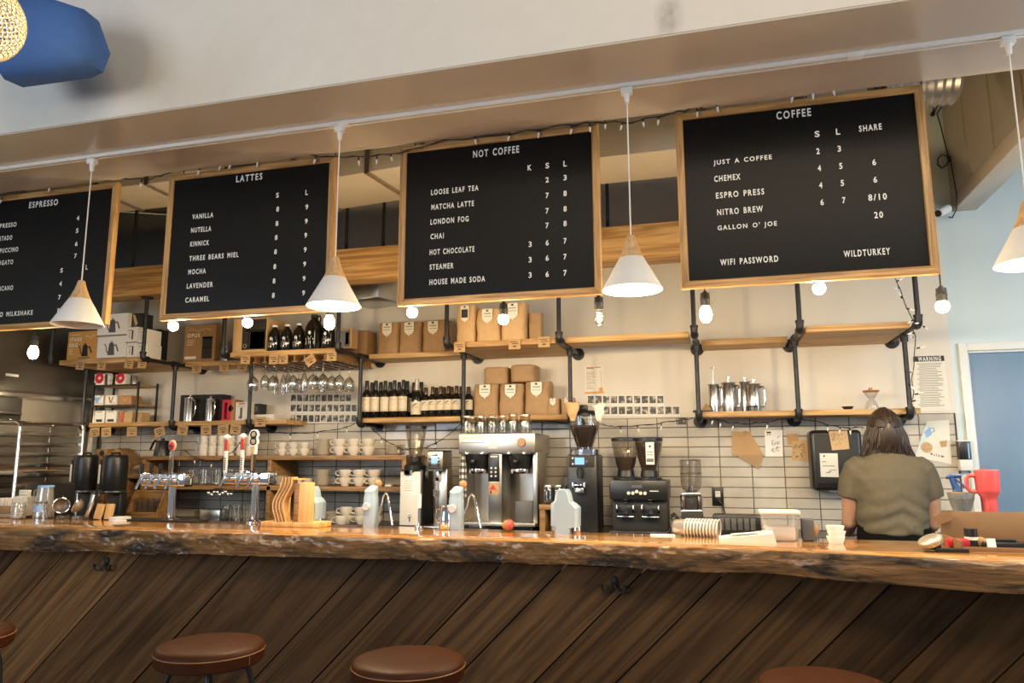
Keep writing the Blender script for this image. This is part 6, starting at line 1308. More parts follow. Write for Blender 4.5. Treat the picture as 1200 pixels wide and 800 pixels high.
# ------------------------------------------------------------------ espresso fittings along the back edge of the bar
def steam_tap(px, label):
    X = aZ(px, 612, ZB).x; Y = lerp_tab(BACK, X)-.05; t = thing('steam_tap', label, 'steam tap', (X, Y, ZB), group='pale steam taps on the bar'); h = .205
    mb = MB(); rings = []
    for z, k, sl in ((0, 1, 0), (.004, 1.02, 0), (h*.70, 1.0, 0), (h*.74, .93, 0), (h*.80, .90, 0), (h*.97, .90, .030), (h*.985, .80, .030)):
        rings.append([(.036*k*math.copysign(abs(math.cos(a))**.6, math.cos(a)), .032*k*math.copysign(abs(math.sin(a))**.6, math.sin(a)), z+sl*(math.sin(a)*.5-.2+.12*math.cos(a))) for a in [2*PI*j/32 for j in range(32)]])
    mb.ring(rings, 'tap_white'); mb.build('body', t)
    MB().lathe([(0, .016), (.018, .016), (.021, .012), (.021, 0), (0, 0)], 'tap_knob', c=(-.008, -.031, h*.50), n=26, rot=Matrix.Rotation(PI/2, 4, 'X')).build('round_button', t)
    MB().tube([(.010, .020, h*.85), (.018, .032, h*.98)], .006, 'chrome').build('lever_stem', t); MB().ball((.022, .036, h*1.06), (.020, .020, .022), 'copper_wood', 20, 14).build('wooden_ball', t)
    MB().tube([(.03, .02, h*.35), (.045, .03, h*.50), (.055, .03, h*.74), (.075, .02, h*.84), (.095, .0, h*.76), (.118, -.02, h*.42), (.140, -.035, .012)], .006, 'chrome', n=12).build('steam_wand', t)
    return t
t1 = steam_tap(457, 'pale steam tap with a wooden ball lever in front of the white fronted grinder')
X = aZ(563.5, 612, ZB).x; dup(t1, (X, lerp_tab(BACK, X)-.05, ZB), 0, 'pale steam tap with a wooden ball lever in front of the twin coffee brewer')
def brew_tap(px, label, flip=1):
    X = aZ(px, 612, ZB).x; Y = lerp_tab(BACK, X)-.062; t = thing('espresso_tap', label, 'espresso tap', (X, Y, ZB), group='pale espresso taps on the bar')
    prof = [(-.046, 0), (.032, 0), (.034, .026), (.072, .030), (.074, .118), (.054, .136), (.036, .146), (.024, .186), (.012, .203), (-.028, .203), (-.038, .190), (-.046, .150), (-.064, .136), (-.066, .034), (-.048, .028)]
    mb = MB(); R_ = []
    for y, k, dz in ((-.046, .72, .0), (-.036, .93, 0), (-.010, 1, 0), (.030, .98, 0), (.060, .80, 0)): R_.append([((x-.01)*k*flip+.01*flip, y, max(0, z*(.94+.06*k))) for x, z in prof])
    mb.ring(R_, 'tap_white'); mb.build('body', t, ang=30)
    MB().cyl((.056*flip, .0, .012), (.056*flip, .0, .034), .021, 'chrome', n=22).cyl((.056*flip, 0, .0), (.056*flip, 0, .014), .018, 'copper_wood', n=20).build('brew_group', t)
    MB().box((-.006, -.040, .120), (.010, .010, .12), 'tap_knob', bev=.004).build('front_ridge', t)
brew_tap(687, 'pale sculpted espresso tap standing in front of the big black grinder'); brew_tap(377.5, 'pale sculpted espresso tap just right of the curved wooden stand')
def bar_at(px, py): p = aZ(px, py, ZB); return p.x, p.y
X, Y = bar_at(543, 614.5); t = thing('steel_pitcher', 'shiny steel milk pitcher on the bar left of the second steam tap', 'pitcher', (X, 3.56, ZB)); MB().lathe([(0, 0), (.030, 0), (.032, .004), (.034, .05), (.026, .085), (.030, .115), (.028, .115), (.024, .085), (0, .08)], 'chrome', n=26).build('pitcher_body', t); MB().tube([(-.026, 0, .10), (-.05, 0, .095), (-.052, 0, .05), (-.032, 0, .03)], .0045, 'chrome').build('handle', t)
X, Y = bar_at(516, 613); t = thing('steel_rod', 'thin upright steel rod rinser on the bar in front of the grey tower', 'rinser', (X, 3.57, ZB)); MB().cyl((0, 0, 0), (0, 0, .15), .007, 'chrome').cyl((0, 0, .0), (0, 0, .012), .022, 'chrome').cyl((0, 0, .10), (0, 0, .17), .010, 'white_metal').build('rod', t)
c0 = aY(544, 556, 4.90); t = thing('checked_towel', 'black and white checked towel hanging from the left corner of the coffee brewer', 'towel', (c0.x, 4.88, c0.z)); zt_ = aY(544, 531, 4.9).z-c0.z; zb_ = aY(544, 582, 4.9).z-c0.z
mb = MB()
for i in range(5):
    for j in range(14):
        xa = -.026+.052*i/5; z0 = zb_+(zt_-zb_)*j/14; tp = lambda z: .45+.55*min(1, (zt_-z)/(.35*(zt_-zb_)))
        f = lambda x, z: (x*tp(z), .010*math.sin(x*130)-.01, z)
        dz = (zt_-zb_)/14; mm = 'paper_white' if (i % 2 == 0) and (j % 2 == 0) else ('ink' if (i % 2 and j % 2) else 'ink_grey')
        mb.ring([[f(xa, z0), f(xa+.0104, z0), f(xa+.0104, z0+dz), f(xa, z0+dz)], [tuple(Vector(q)+Vector((0, .006, 0))) for q in (f(xa, z0), f(xa+.0104, z0), f(xa+.0104, z0+dz), f(xa, z0+dz))]], mm)
mb.build('cloth', t)

# ------------------------------------------------------------------ wooden stand with curved sheets
X = aZ(341, 612, ZB).x; Y = 3.53; t = thing('sheet_stand', 'light wooden stand holding a stack of curved plywood sheets on the bar', 'stand', (X, Y, ZB)); S_ = lambda q: aY(q, 590, Y-.06).x-X
hz = lambda q: aY(341, q, Y-.06).z-ZB
MB().box(((S_(306)+S_(376))/2, 0, .013), (S_(374)-S_(306), .13, .026), 'birch', bev=.003).build('base', t)
MB().box(((S_(349)+S_(363))/2, -.035, (.026+hz(565))/2), (S_(363)-S_(349), .04, hz(565)-.026), 'birch', bev=.003).build('side_block', t); MB().box(((S_(343.5)+S_(349))/2, -.030, (.026+hz(567))/2), (S_(349)-S_(343.5), .05, hz(567)-.026), 'shelf_brown', bev=.002).build('inner_panel', t)
MB().box(((S_(319)+S_(326))/2, .03, (.026+hz(565.5))/2), (S_(326)-S_(319), .06, hz(565.5)-.026), 'birch', bev=.003).build('left_block', t)
H_ = hz(559)-.026
for k in range(7):
    mb = MB(); x0 = S_(321.5)+.0095*k; pts = []
    for i in range(25):
        u = i/24; xw = x0+.020*math.sin(u*PI*1.0+.1)*0+(-.018*math.sin(2*PI*(u-.15)))+.030*u*.9-.014; pts.append((xw+.010, .026+.0005+H_*u))
    pl = pts+[(a+.0068, b) for a, b in reversed(pts)]
    mb.ring([[(a, -.062, b) for a, b in pl], [(a, -.01, b) for a, b in pl]], 'birch' if k % 2 == 0 else 'shelf_brown'); mb.build('curved_sheet', t, ang=25)  # brown sheets are the shade in the gaps between pale ones, as colour
MB().box((S_(343), -.03, hz(561.5)), (.10, .06, .007), 'birch', bev=.002).build('top_sheet', t)

# ------------------------------------------------------------------ left end of the bar
def packets(px0, px1, py0, z, Y, label, m, n_):
    X, zb, w, h = fit(px0, py0, px1, 600, Y, z); t = thing('packet_holder', label, 'packet holder', (X, Y, z), group='holders of sugar packets'); hb = h*.55
    mb = MB(); mb.box((0, 0, .004), (w, .08, .008), m); 
    for a, b, c_, d in ((0, -.038, w, .005), (0, .038, w, .005)): mb.box((a, b, hb/2), (c_, d, hb), m, bev=.001)
    for s in (-1, 1): mb.box((s*(w/2-.003), 0, hb/2), (.005, .08, hb), m, bev=.001)
    mb.build('tray_box', t)
    for k in range(n_): MB().box((-w*.42+w*.84*k/(n_-1), random.uniform(-.004, .004), .008+h*.46), (w*.84/n_*.8, .06, h*.90), 'paper', bev=.001).build('packet', t)
    return h
tx, ty = bar_at(12, 606); t = thing('steel_tray', 'low steel tray under the packet holders at the left end of the bar', 'tray', (aY(14, 600, 3.66).x, 3.66, ZB)); MB().box((0, 0, .006), (.20, .12, .012), 'steel', bev=.003).box((0, -.058, .014), (.20, .006, .016), 'steel', bev=.002).build('tray_body', t)
zt_ = ZB+.0125; h1 = packets(1.5, 19, 583, zt_, 3.67, 'brown holder of packets at the far left end of the bar', 'cardboard', 7); h2 = packets(20, 37, 581, zt_, 3.67, 'pale holder of packets on the steel tray beside the brown one', 'paper', 7)
xa = aY(22, 575, 3.69).x; t = thing('napkin_block', 'taller pale block of napkins behind the packet holders', 'napkins', (xa, 3.735, ZB)); mb = MB(); [MB().box((0, .001*(k % 2), .016*k+.008), (.072-.0015*(k % 3), .024, .0145), 'paper', bev=.001).build('napkin', t) for k in range(10)]
X, zb, w, h = fit(25.5, 588, 40, 607, 3.60, ZB); t = thing('glass_jar', 'short patterned glass jar at the left end of the bar', 'jar', (X, 3.54, ZB)); r = w/2*.8; mb = MB(); mb.lathe([(0, .001), (r*.95, .001), (r, .006), (r, h*.8), (r*.9, h*.86), (r*.92, h), (r*.84, h), (r*.84, h*.85), (r*.92, h*.78), (r*.92, .01), (0, .008)], 'glass_jar', n=24); mb.build('glass_body', t); MB().lathe([(0, .009), (r*.9, .009), (r*.9, h*.35), (0, h*.36)], 'paper_white', n=20).build('sugar', t)
for k in range(5): MB().tube([(r*1.01*math.cos(a), r*1.01*math.sin(a), h*(.15+.15*k)) for a in [2*PI*j/24 for j in range(24)]], .0018, 'glass_jar', n=5, closed=True).build('glass_rib', t)
X, zb, w, h = fit(41, 568.5, 63.5, 607, 3.66, ZB); t = thing('plastic_pitcher', 'clear plastic water pitcher with a blue lid at the left end of the bar', 'pitcher', (X, 3.66, ZB)); r = w/2*.8
MB().lathe([(0, .002), (r*.98, .002), (r, .008), (r*.72, h*.93), (r*.69, h*.93), (r*.94, .012), (0, .010)], 'plastic_clear', n=28).build('pitcher_body', t); MB().lathe([(0, h*.93), (r*.74, h*.93), (r*.74, h*1.0), (0, h*1.0)], 'light_blue', n=28).box((r*.5, 0, h*.97), (r*.8, .03, .014), 'light_blue', bev=.003).build('lid', t); MB().tube([(-r*.72, 0, h*.88), (-r*1.25, -.01, h*.82), (-r*1.3, -.01, h*.4), (-r*.95, 0, h*.22)], .006, 'plastic_clear').build('handle', t)
X, zb, w, h = fit(42, 588, 57, 607, 3.56, ZB); t = thing('blue_label_jar', 'small clear jar with a blue printed label in front of the water pitcher', 'jar', (X, 3.55, ZB)); r = w/2*.8; MB().lathe([(0, .001), (r, .001), (r, h*.8), (r*.8, h*.95), (0, h*.95)], 'glass_jar', n=22).build('glass_body', t); MB().grid(lambda u, v: (r*1.01*math.cos(-PI/2+(u-.5)*2.2), r*1.01*math.sin(-PI/2+(u-.5)*2.2), h*(.45+.38*v)), 12, 1, 'light_blue').build('blue_label', t); MB().lathe([(0, h*.94), (r*.84, h*.94), (r*.84, h*1.02), (0, h*1.02)], 'steel_dark', n=22).build('lid', t)
def strainer(px, py, rad, rot, label):
    c0 = aY(px, py, 3.60); t = thing('bar_strainer', label, 'strainer', (c0.x, 3.60, ZB), group='tea strainers leaning on the bar'); X_ = rot; zc = c0.z-ZB
    T = Matrix.Translation((0, 0, zc)) @ X_
    mb = MB(); mb.T = T; mb.tube([(rad*math.cos(a), rad*math.sin(a), 0) for a in [2*PI*i/32 for i in range(32)]], .0035, 'chrome', closed=True); mb.tube([(0, rad, 0), (.010, rad+.012, 0), (0, rad+.020, 0), (-.010, rad+.012, 0), (0, rad, 0)], .0022, 'chrome', n=6); mb.build('rim', t)
    mb = MB(); mb.T = T; mb.lathe([(rad*.98, 0), (rad*.85, -rad*.45), (rad*.5, -rad*.75), (0, -rad*.85)], 'sieve_mesh', n=28); mb.build('mesh_bowl', t)
    MB().box((0, .02, .010), (.05, .05, .02), 'glass_jar', bev=.002).build('holder', t)
strainer(72, 592, .044, Matrix.Rotation(R(39), 4, 'Z') @ Matrix.Rotation(-PI/2+.15, 4, 'X') @ Matrix.Rotation(PI, 4, 'X'), 'round tea strainer facing the room at the left end of the bar'); strainer(90, 592, .040, Matrix.Rotation(R(-62), 4, 'Y') @ Matrix.Rotation(R(20), 4, 'X'), 'tea strainer seen edge-on, right of the round one')
X, zb, w, h = fit(95, 575, 107, 606, 3.62, ZB); t = thing('steel_scoop', 'slanted shiny metal scoop in front of the left coffee server', 'scoop', (X, 3.63, ZB)); mb = MB(); mb.T = Matrix.Rotation(R(17), 4, 'Y'); mb.box((0.0, 0, h*.5), (.026, .020, h*.86), 'steel', bev=.005); mb.build('blade', t); MB().box((.012, .03, h*.5), (.035, .03, h), 'black_plastic', bev=.004).build('dark_holder', t)
for i, (a, b) in enumerate(((109.5, 119), (122, 131.5))):
    X, zb, w, h = fit(a, 589.5, b, 606, 3.64, ZB); t = thing('wooden_sign', ['small tilted wooden card holder left of its twin in front of the coffee servers', 'small upright wooden card holder right of its twin in front of the coffee servers'][i], 'card holder', (X, 3.64, ZB), group='small wooden card holders'); mb = MB(); mb.T = Matrix.Rotation(R(5-5*i), 4, 'Y') @ Matrix.Rotation(R(-10), 4, 'X'); mb.box((0, .004, h/2), (w*.95, .012, h*.96), 'birch', bev=.002); mb.build('wooden_panel', t); MB().box((0, .03, .012), (w, .05, .024), 'black_matte', bev=.002).build('foot', t)
X, zb, w, h = fit(133, 600.5, 153, 606, 3.63, ZB); t = thing('lid_stack', 'small stack of shiny lids on the bar left of the first tap tower', 'lids', (X, 3.62, ZB)); [MB().lathe([(0, .007*k), (w/2-.002*k, .007*k), (w/2-.002*k, .007*k+.005), (w/2*.7, .007*k+.0065), (0, .007*k+.0065)], 'white_metal', n=30).build('lid', t) for k in range(3)]
# open wooden caddy with glasses behind the first tap
X, zb, w, h = fit(149, 574.5, 196, 606, 3.72, ZB); Y = 3.735
t = thing('wooden_caddy', 'open wooden caddy with clear tubes standing behind the left tap tower', 'caddy', (X, 4.94, ZC)); X5, zb5, w5, h5 = fit(149, 574.5, 184, 611, 4.94, ZC); t.location.x = X5
mb = MB(); mb.box((0, 0, h5*.16), (w5-.014, .012, h5*.32), 'shelf_brown', bev=.002); mb.box((0, .12, h5*.5), (w5, .012, h5), 'shelf_brown', bev=.002); mb.box((0, .06, .007), (w5, .12, .014), 'shelf_brown'); mb.build('box_walls', t)
for s in (-1, 1): mb = MB(); mb.ring([[(s*(w5/2)-.006, y, z) for y, z in ((0, 0), (.12, 0), (.12, h5), (.08, h5), (0, h5*.34))], [(s*(w5/2)+.006, y, z) for y, z in ((0, 0), (.12, 0), (.12, h5), (.08, h5), (0, h5*.34))]], 'shelf_brown'); mb.build('side', t)
for k in range(4): tumbler('clear tube standing in the open wooden caddy, %s from the left' % nth(k), X5-w5*.3+w5*.2*k, 5.00, ZC+.0145, .024, .17, 'tubes in the wooden caddy')

# ------------------------------------------------------------------ right half of the bar
proto_cup = None; a0 = aZ(805, 627, ZB); a1 = aZ(836, 628.5, ZB); ax = Vector((a1.x-a0.x, a1.y-a0.y, 0)).normalized(); rc = .041
for k in range(11):
    p = Vector((a0.x, a0.y, ZB+rc*.80+.001))+ax*(.0145*k-.0); tilt = Matrix.Rotation(math.atan2(ax.y, ax.x), 4, 'Z') @ Matrix.Rotation(PI/2+.07, 4, 'Y')
    if proto_cup is None:
        proto_cup = MB().lathe([(0, -.060), (rc*.72, -.060), (rc*.74, -.056), (rc*.97, 0), (rc*.95, 0), (rc*.72, -.055)], 'plastic_clear', n=26).tube([(rc*math.cos(a), rc*math.sin(a), 0) for a in [2*PI*j/26 for j in range(26)]], .0026, 'paper_white', n=6, closed=True).build('plastic_cup', None, p); o = proto_cup
    else: o = proto_cup.copy(); COL.objects.link(o); o.location = p
    o.rotation_euler = tilt.to_euler(); tag(o, 'clear plastic cup lying nested in the toppled stack, %s from the left end' % nth(k), 'cup', 'toppled stack of clear cups')
C = [aZ(q[0], q[1], ZB) for q in ((841, 627.5), (909, 629), (910, 622), (846, 620))]
X, zb, w, h = fit(842, 616, 909, 628, 3.33, ZB); t = thing('white_box_lid', 'long white sloping pad of paper lying on the bar beside the toppled cups', 'paper pad', (X, 3.36, ZB)); mb = MB(); mb.ring([[(-w/2, -.05, 0), (w/2, -.05, 0), (w/2, .06, 0), (-w/2, .06, 0)], [(-w/2, -.05, .012), (w/2-.01, -.05, .040), (w/2-.01, .06, .046), (-w/2, .06, .014)]], 'paper'); mb.build('paper_block', t); MB().box((-w*.02, .0, .0335), (w*.5, .06, .001), 'paper_white').build('top_page', t).rotation_euler.y = -.10
X, zb, w, h = fit(890.5, 597.5, 938, 627.5, 3.42, ZB); t = thing('plastic_tub', 'frosted plastic tub with a cream lid standing on the bar', 'tub', (X, 3.45, ZB))
mb = MB(); rings = []
for z, k in ((0, .86), (.004, .88), (h*.55, .94), (h*.86, .97)): rings.append([(w/2*k*math.copysign(abs(math.cos(a))**.35, math.cos(a)), .065*k*math.copysign(abs(math.sin(a))**.35, math.sin(a)), z) for a in [2*PI*j/40 for j in range(40)]])
mb.ring(rings, 'plastic_clear'); mb.build('tub_body', t); mb = MB(); mb.box((0, 0, h*.92), (w, .136, h*.12), 'paper', bev=.006).build('lid', t) if False else MB().box((0, 0, h*.93), (w, .136, h*.11), 'paper', bev=.005).build('lid', t)
MB().box((0, .0, h*.24), (w*.72, .09, h*.44), 'paper_white', bev=.006).build('contents', t)
tag(MB().box((0, 0, .045), (.05, .06, .09), 'grey_plastic', bev=.006).build('dark_block', None, (X+w/2+.032, 3.47, ZB)), 'dark block standing just right of the plastic tub', 'block')
c0 = aZ(948, 627, ZB); t = thing('tamper', 'dark wooden handled tamper standing on the bar right of the plastic tub', 'tamper', (c0.x, 3.46, ZB)); MB().lathe([(0, 0), (.016, 0), (.016, .010), (.007, .014), (.007, .02)], 'steel_dark', n=20).build('base', t); MB().lathe([(.006, .018), (.009, .024), (.017, .040), (.019, .052), (.014, .064), (.005, .069), (0, .070)], 'cardboard', n=22).build('handle', t)
X, zb, w, h = fit(968, 611, 990, 631, 3.38, ZB)
for k in range(3):
    o = MB().lathe([(0, 0), (w*.38, 0), (w*.50, h*.30), (w*.50, h*.34), (w*.46, h*.34), (w*.35, h*.04), (0, h*.04)], 'paper_white', n=8).build('paper_cup', None, (X+(.002 if k % 2 else -.002), 3.37, ZB+.0005+h*.24*k)); tag(o, 'small white paper dish in the short stack in front of the person, %s' % ('lowest', 'middle one', 'topmost')[k], 'dish', 'short stack of white paper dishes')
c0 = aY(1091, 619, 3.16); mb = MB(); mb.T = Matrix.Rotation(R(-24), 4, 'Y') @ Matrix.Rotation(R(14), 4, 'X'); t = thing('round_tin', 'round shallow silver tin propped at a tilt on the bar near the right end', 'tin', (c0.x, 3.18, ZB+.038)); mb.lathe([(0, -.009), (.042, -.009), (.044, -.005), (.044, .007), (.042, .009), (0, .009)], 'tin_grey', n=36); mb.build('tin_body', t); mb = MB(); mb.T = Matrix.Rotation(R(-24), 4, 'Y') @ Matrix.Rotation(R(14), 4, 'X'); mb.lathe([(0, .0105), (.036, .0105), (.038, .009)], 'foil_silver', n=36); mb.build('lid_disc', t)
MB().box((.01, .035, -.022), (.06, .03, .024), 'black_plastic', bev=.003).build('prop', t)
# cardboard tray with odds and ends
P0 = aZ(1096, 629, ZB); P1 = aZ(1215, 636, ZB); YB0, YB1 = 3.20, 3.46; xa, xb = .865, 1.45
t = thing('cardboard_tray', 'brown cardboard tray full of odds and ends at the right end of the bar', 'tray', ((xa+xb)/2, YB0, ZB)); w = xb-xa
mb = MB(); mb.box((0, .13, .002), (w, .26, .004), 'carton_brown'); mb.box((0, .258, .065), (w, .005, .13), 'carton_brown', bev=.001); mb.box((-w/2+.002, .13, .02), (.005, .26, .04), 'carton_brown', bev=.001); mb.box((w/2-.002, .13, .05), (.005, .26, .10), 'carton_brown', bev=.001); mb.box((0, .003, .009), (w, .005, .018), 'carton_brown', bev=.001); mb.build('tray_walls', t)
MB().box((-w*.5+.01, .245, .105), (.065, .005, .04), 'carton_brown', rot=Matrix.Rotation(R(-22), 4, 'Y')).build('flap', t)
def inbox(name, label, cat, px, py, build):
    p = aY(px, py, 3.32); o = build(MB()).build(name, None, (p.x, 3.32, ZB+.0045)); tag(o, label, cat)
inbox('red_pouch', 'red folded pouch inside the cardboard tray', 'pouch', 1122, 622, lambda m: m.box((0, 0, .016), (.085, .04, .032), 'red', bev=.008))
inbox('black_roll', 'black tape roll with a pale label inside the cardboard tray', 'roll', 1137, 618, lambda m: m.cyl((0, 0, 0), (0, 0, .07), .023, 'black_plastic', n=22).cyl((0, 0, .028), (0, 0, .040), .0235, 'paper', n=22))
inbox('wooden_bead', 'brown wooden bead inside the cardboard tray beside the black roll', 'bead', 1148, 624, lambda m: m.ball((0, 0, .02), (.024, .02, .02), 'cardboard'))
inbox('black_pouch', 'flat black case with a raised clasp at the right of the cardboard tray', 'case', 1180, 624, lambda m: m.box((0, 0, .012), (.19, .06, .024), 'black_plastic', bev=.006).box((-.01, 0, .029), (.07, .03, .010), 'black_plastic', bev=.003))
inbox('white_label', 'small white folded card in the cardboard tray', 'card', 1157, 626, lambda m: m.box((0, -.03, .018), (.028, .02, .036), 'paper_white', rot=Matrix.Rotation(R(-14), 4, 'X')))
p = aY(1114, 626, 3.17); tag(MB().box((0, 0, .007), (.11, .03, .014), 'black_plastic', bev=.003).build('black_strip', None, (p.x, 3.175, ZB)), 'thin black clip lying on the bar beside the silver tin', 'clip')
X = aY(1158, 575, 3.515).x; zt_ = aY(1158, 549, 3.515).z; t = thing('travel_tumbler', 'tall coral red travel tumbler with a big handle by the door', 'tumbler', (X, 3.515, ZB)); h = zt_-ZB; r = .0435
MB().lathe([(0, 0), (.025, 0), (.027, .006), (.030, h*.56), (.031, h*.62), (.041, h*.68), (r, h*.71), (r*1.04, h*.93), (0, h*.93)], 'tumbler_red', n=36).build('tumbler_body', t); MB().lathe([(0, h*.925), (r*1.05, h*.925), (r*1.05, h*.975), (r*.95, h*.985), (0, h*.985)], 'tumbler_red', n=36).cyl((-.012, 0, h*.98), (-.012, 0, h*1.0), .012, 'tumbler_red').build('lid', t)
MB().tube([(-r*.95, 0, h*.90), (-r*1.5, 0, h*.91), (-r*1.78, 0, h*.86), (-r*1.74, 0, h*.74), (-r*1.5, 0, h*.69), (-r*.95, 0, h*.69)], .0085, 'tumbler_red', n=12).build('handle', t)
X = aY(1126, 580, 3.53).x; z0 = aY(1126, 601, 3.53).z
tag(MB().box((0, 0, (z0-ZB)/2-.0005), (.115, .085, z0-ZB-.001), 'plastic_clear', bev=.006).box((0, 0, z0-ZB-.004), (.125, .09, .006), 'paper', bev=.002).build('clear_bin', None, (X, 3.53, ZB)), 'low clear lidded bin under the grey flower pot', 'bin')
t = thing('flower_pot', 'grey ribbed flower pot standing beside the coral tumbler', 'pot', (X, 3.53, z0)); h = aY(1126, 577, 3.53).z-z0; r = (aY(1142, 580, 3.53).x-aY(1110, 580, 3.53).x)/2
mb = MB(); mb.lathe([(0, 0), (r*.58, 0), (r*.62, .004), (r*.93, h*.70), (r, h*.96), (r*.99, h), (r*.90, h), (r*.85, h*.7), (0, h*.6)], 'pot_grey', n=36); mb.build('pot_body', t)
for k in range(6): MB().tube([(r*(.66+.29*k/5)*1.0*math.cos(a)+.0, r*(.66+.29*k/5)*math.sin(a), h*(.10+.62*k/5)+.0006*math.sin(9*a)) for a in [2*PI*j/36 for j in range(36)]], .0013, 'pot_grey', n=5, closed=True).build('rib', t)
t = thing('spray_bottle', 'blue pump spray head sticking out of the grey flower pot', 'spray bottle', (X-.012, 3.53, z0+h*.62)); 
MB().lathe([(0, 0), (.026, 0), (.026, h*.40), (0, h*.42)], 'orange_box', n=18).build('bottle', t); MB().lathe([(0, h*.42), (.018, h*.42), (.016, h*.55), (0, h*.55)], 'blue_plastic', n=16).tube([(0, 0, h*.5), (-.010, 0, h*.85), (-.018, 0, h*1.1)], [.016, .013, .010], 'blue_plastic', n=12).build('collar', t); MB().tube([(.018, -.004, h*1.22), (-.018, 0, h*1.18), (-.038, .0, h*1.10)], [.008, .010, .006], 'blue_plastic', n=10).tube([(-.006, -.01, h*1.05), (.020, -.015, h*.75), (.022, -.015, h*.6)], .004, 'blue_plastic').build('trigger', t)
c0 = aZ(613, 615.5, ZB); t = thing('peach', 'small pink and yellow peach on the bar beside the second steam tap', 'fruit', (c0.x, 3.56, ZB)); MB().ball((0, 0, .026), (.029, .028, .026), 'pastry', 22, 14).build('fruit_body', t); MB().ball((.010, -.003, .030), (.0215, .027, .0235), 'tumbler_red', 20, 12).build('blush', t)
c0 = aZ(783, 618, ZB); tag(MB().box((0, 0, .002), (.11, .05, .004), 'paper_white').build('paper_slip', None, (c0.x, 3.52, ZB), rz=.1), 'white paper slip on the back edge of the bar by the twin grinder', 'paper')
c0 = aY(863, 608, 4.98); X, zb, w, h = fit(835, 600.5, 892, 617, 4.98, ZC); t = thing('slotted_tray', 'long black slotted tray on the back counter under the kraft sheet', 'tray', (X, 4.99, ZC)); MB().box((0, .06, h*.45), (w, .16, h*.9), 'black_plastic', bev=.01).build('tray_body', t); mb = MB(); [mb.box((-w*.32+w*.13*k, -.022, h*.52), (w*.10, .006, h*.5), 'grey_plastic', bev=.001) for k in range(6)]; mb.build('slots', t)

# ================================================================== the person
PX, PY = .877, 4.40
def remeshed(mb, name, mat, vox, smooth=6, deform=None, parent=None):
    me = bpy.data.meshes.new('tmp'); me.from_pydata([tuple(v) for v in mb.v], [], mb.f); o = bpy.data.objects.new('tmp', me); COL.objects.link(o)
    bm = bmesh.new(); bm.from_mesh(me); bmesh.ops.recalc_face_normals(bm, faces=bm.faces[:]); bm.to_mesh(me); bm.free()
    r_ = o.modifiers.new('r', 'REMESH'); r_.mode = 'VOXEL'; r_.voxel_size = vox
    s_ = o.modifiers.new('s', 'SMOOTH'); s_.iterations = smooth; s_.factor = .5
    bpy.context.view_layer.update(); dg = bpy.context.evaluated_depsgraph_get(); m2 = bpy.data.meshes.new_from_object(o.evaluated_get(dg)); bpy.data.objects.remove(o)
    m2.materials.clear(); m2.materials.append(M[mat]); m2.name = name
    if deform:
        for v in m2.vertices: v.co = v.co+deform(v.co, v.normal)
    m2.polygons.foreach_set('use_smooth', [True]*len(m2.polygons)); m2.update()
    q = bpy.data.objects.new(name, m2); COL.objects.link(q)
    if parent: q.parent = parent
    return q
def loft(mb, secs, n=28, ex=2.2):
    rings = []
    for z, cx, cy, rx, ry in secs: rings.append([(cx+rx*math.copysign(abs(math.cos(a))**(2/ex), math.cos(a)), cy+ry*math.copysign(abs(math.sin(a))**(2/ex), math.sin(a)), z) for a in [2*PI*j/n for j in range(n)]])
    mb.ring(rings, 'skin')
def limb(mb, pts, rs):
    P = []; Q = []
    for i in range(len(pts)-1):
        for k in range(6): u = k/6; P.append(Vector(pts[i]).lerp(Vector(pts[i+1]), u)); Q.append(rs[i]+(rs[i+1]-rs[i])*u)
    P.append(Vector(pts[-1])); Q.append(rs[-1]); mb.tube(P, Q, 'skin', n=16); mb.ball(pts[0], rs[0], 'skin'); mb.ball(pts[-1], rs[-1], 'skin')
person = thing('person', 'person with shoulder-length dark hair in an olive t-shirt, seen from behind at the back counter', 'person', (PX, PY, 0))
TORSO = [(.82, 0, 0, .165, .12), (.92, 0, -.01, .172, .135), (1.02, 0, -.005, .158, .124), (1.12, .0, 0, .152, .114), (1.22, 0, .0, .160, .112), (1.31, 0, .0, .172, .106), (1.375, 0, .005, .150, .085), (1.415, 0, .01, .095, .064), (1.445, 0, .02, .060, .060)]
mb = MB(); loft(mb, TORSO)
limb(mb, [(0, .02, 1.40), (0, .035, 1.50)], [.058, .052])
mb.ball((0, .045, 1.575), (.074, .092, .105), 'skin'); mb.ball((0, .075, 1.515), (.050, .058, .050), 'skin'); mb.ball((0, .142, 1.550), (.012, .018, .016), 'skin', 10, 8); mb.ball((0, .134, 1.512), (.022, .010, .008), 'skin', 10, 8)
for s in (-1, 1):
    mb.ball((s*.076, .04, 1.565), (.008, .018, .030), 'skin', 10, 8)
    limb(mb, [(s*.155, 0, 1.345), (s*.194, .02, 1.20), (s*.200, .06, 1.075)], [.052, .048, .041]); limb(mb, [(s*.200, .06, 1.075), (s*.196, .20, 1.02), (s*.172, .31, .995)], [.042, .038, .027])
    hx, hy, hz_ = s*.165, .36, .983; mb.ball((hx, hy, hz_), (.040, .050, .016), 'skin')
    for k, ln in enumerate((.068, .076, .071, .056)):
        bx_ = hx+s*(.028-.019*k)*-1*-1; limb(mb, [(bx_, hy+.036, hz_+.004), (bx_-s*.002, hy+.036+ln*.5, hz_+.004), (bx_-s*.006, hy+.036+ln*.9, hz_-.022)], [.0095, .0088, .0078])
    limb(mb, [(hx-s*.030, hy-.012, hz_), (hx-s*.056, hy+.018, hz_-.004), (hx-s*.060, hy+.046, hz_-.012)], [.012, .0105, .009])
    limb(mb, [(s*.092, 0, .86), (s*.105, .01, .50), (s*.110, -.01, .09)], [.088, .060, .042]); mb.ball((s*.112, .05, .045), (.042, .115, .040), 'skin')
remeshed(mb, 'body', 'skin', .0062, 4, None, person)
mb = MB(); secs = []
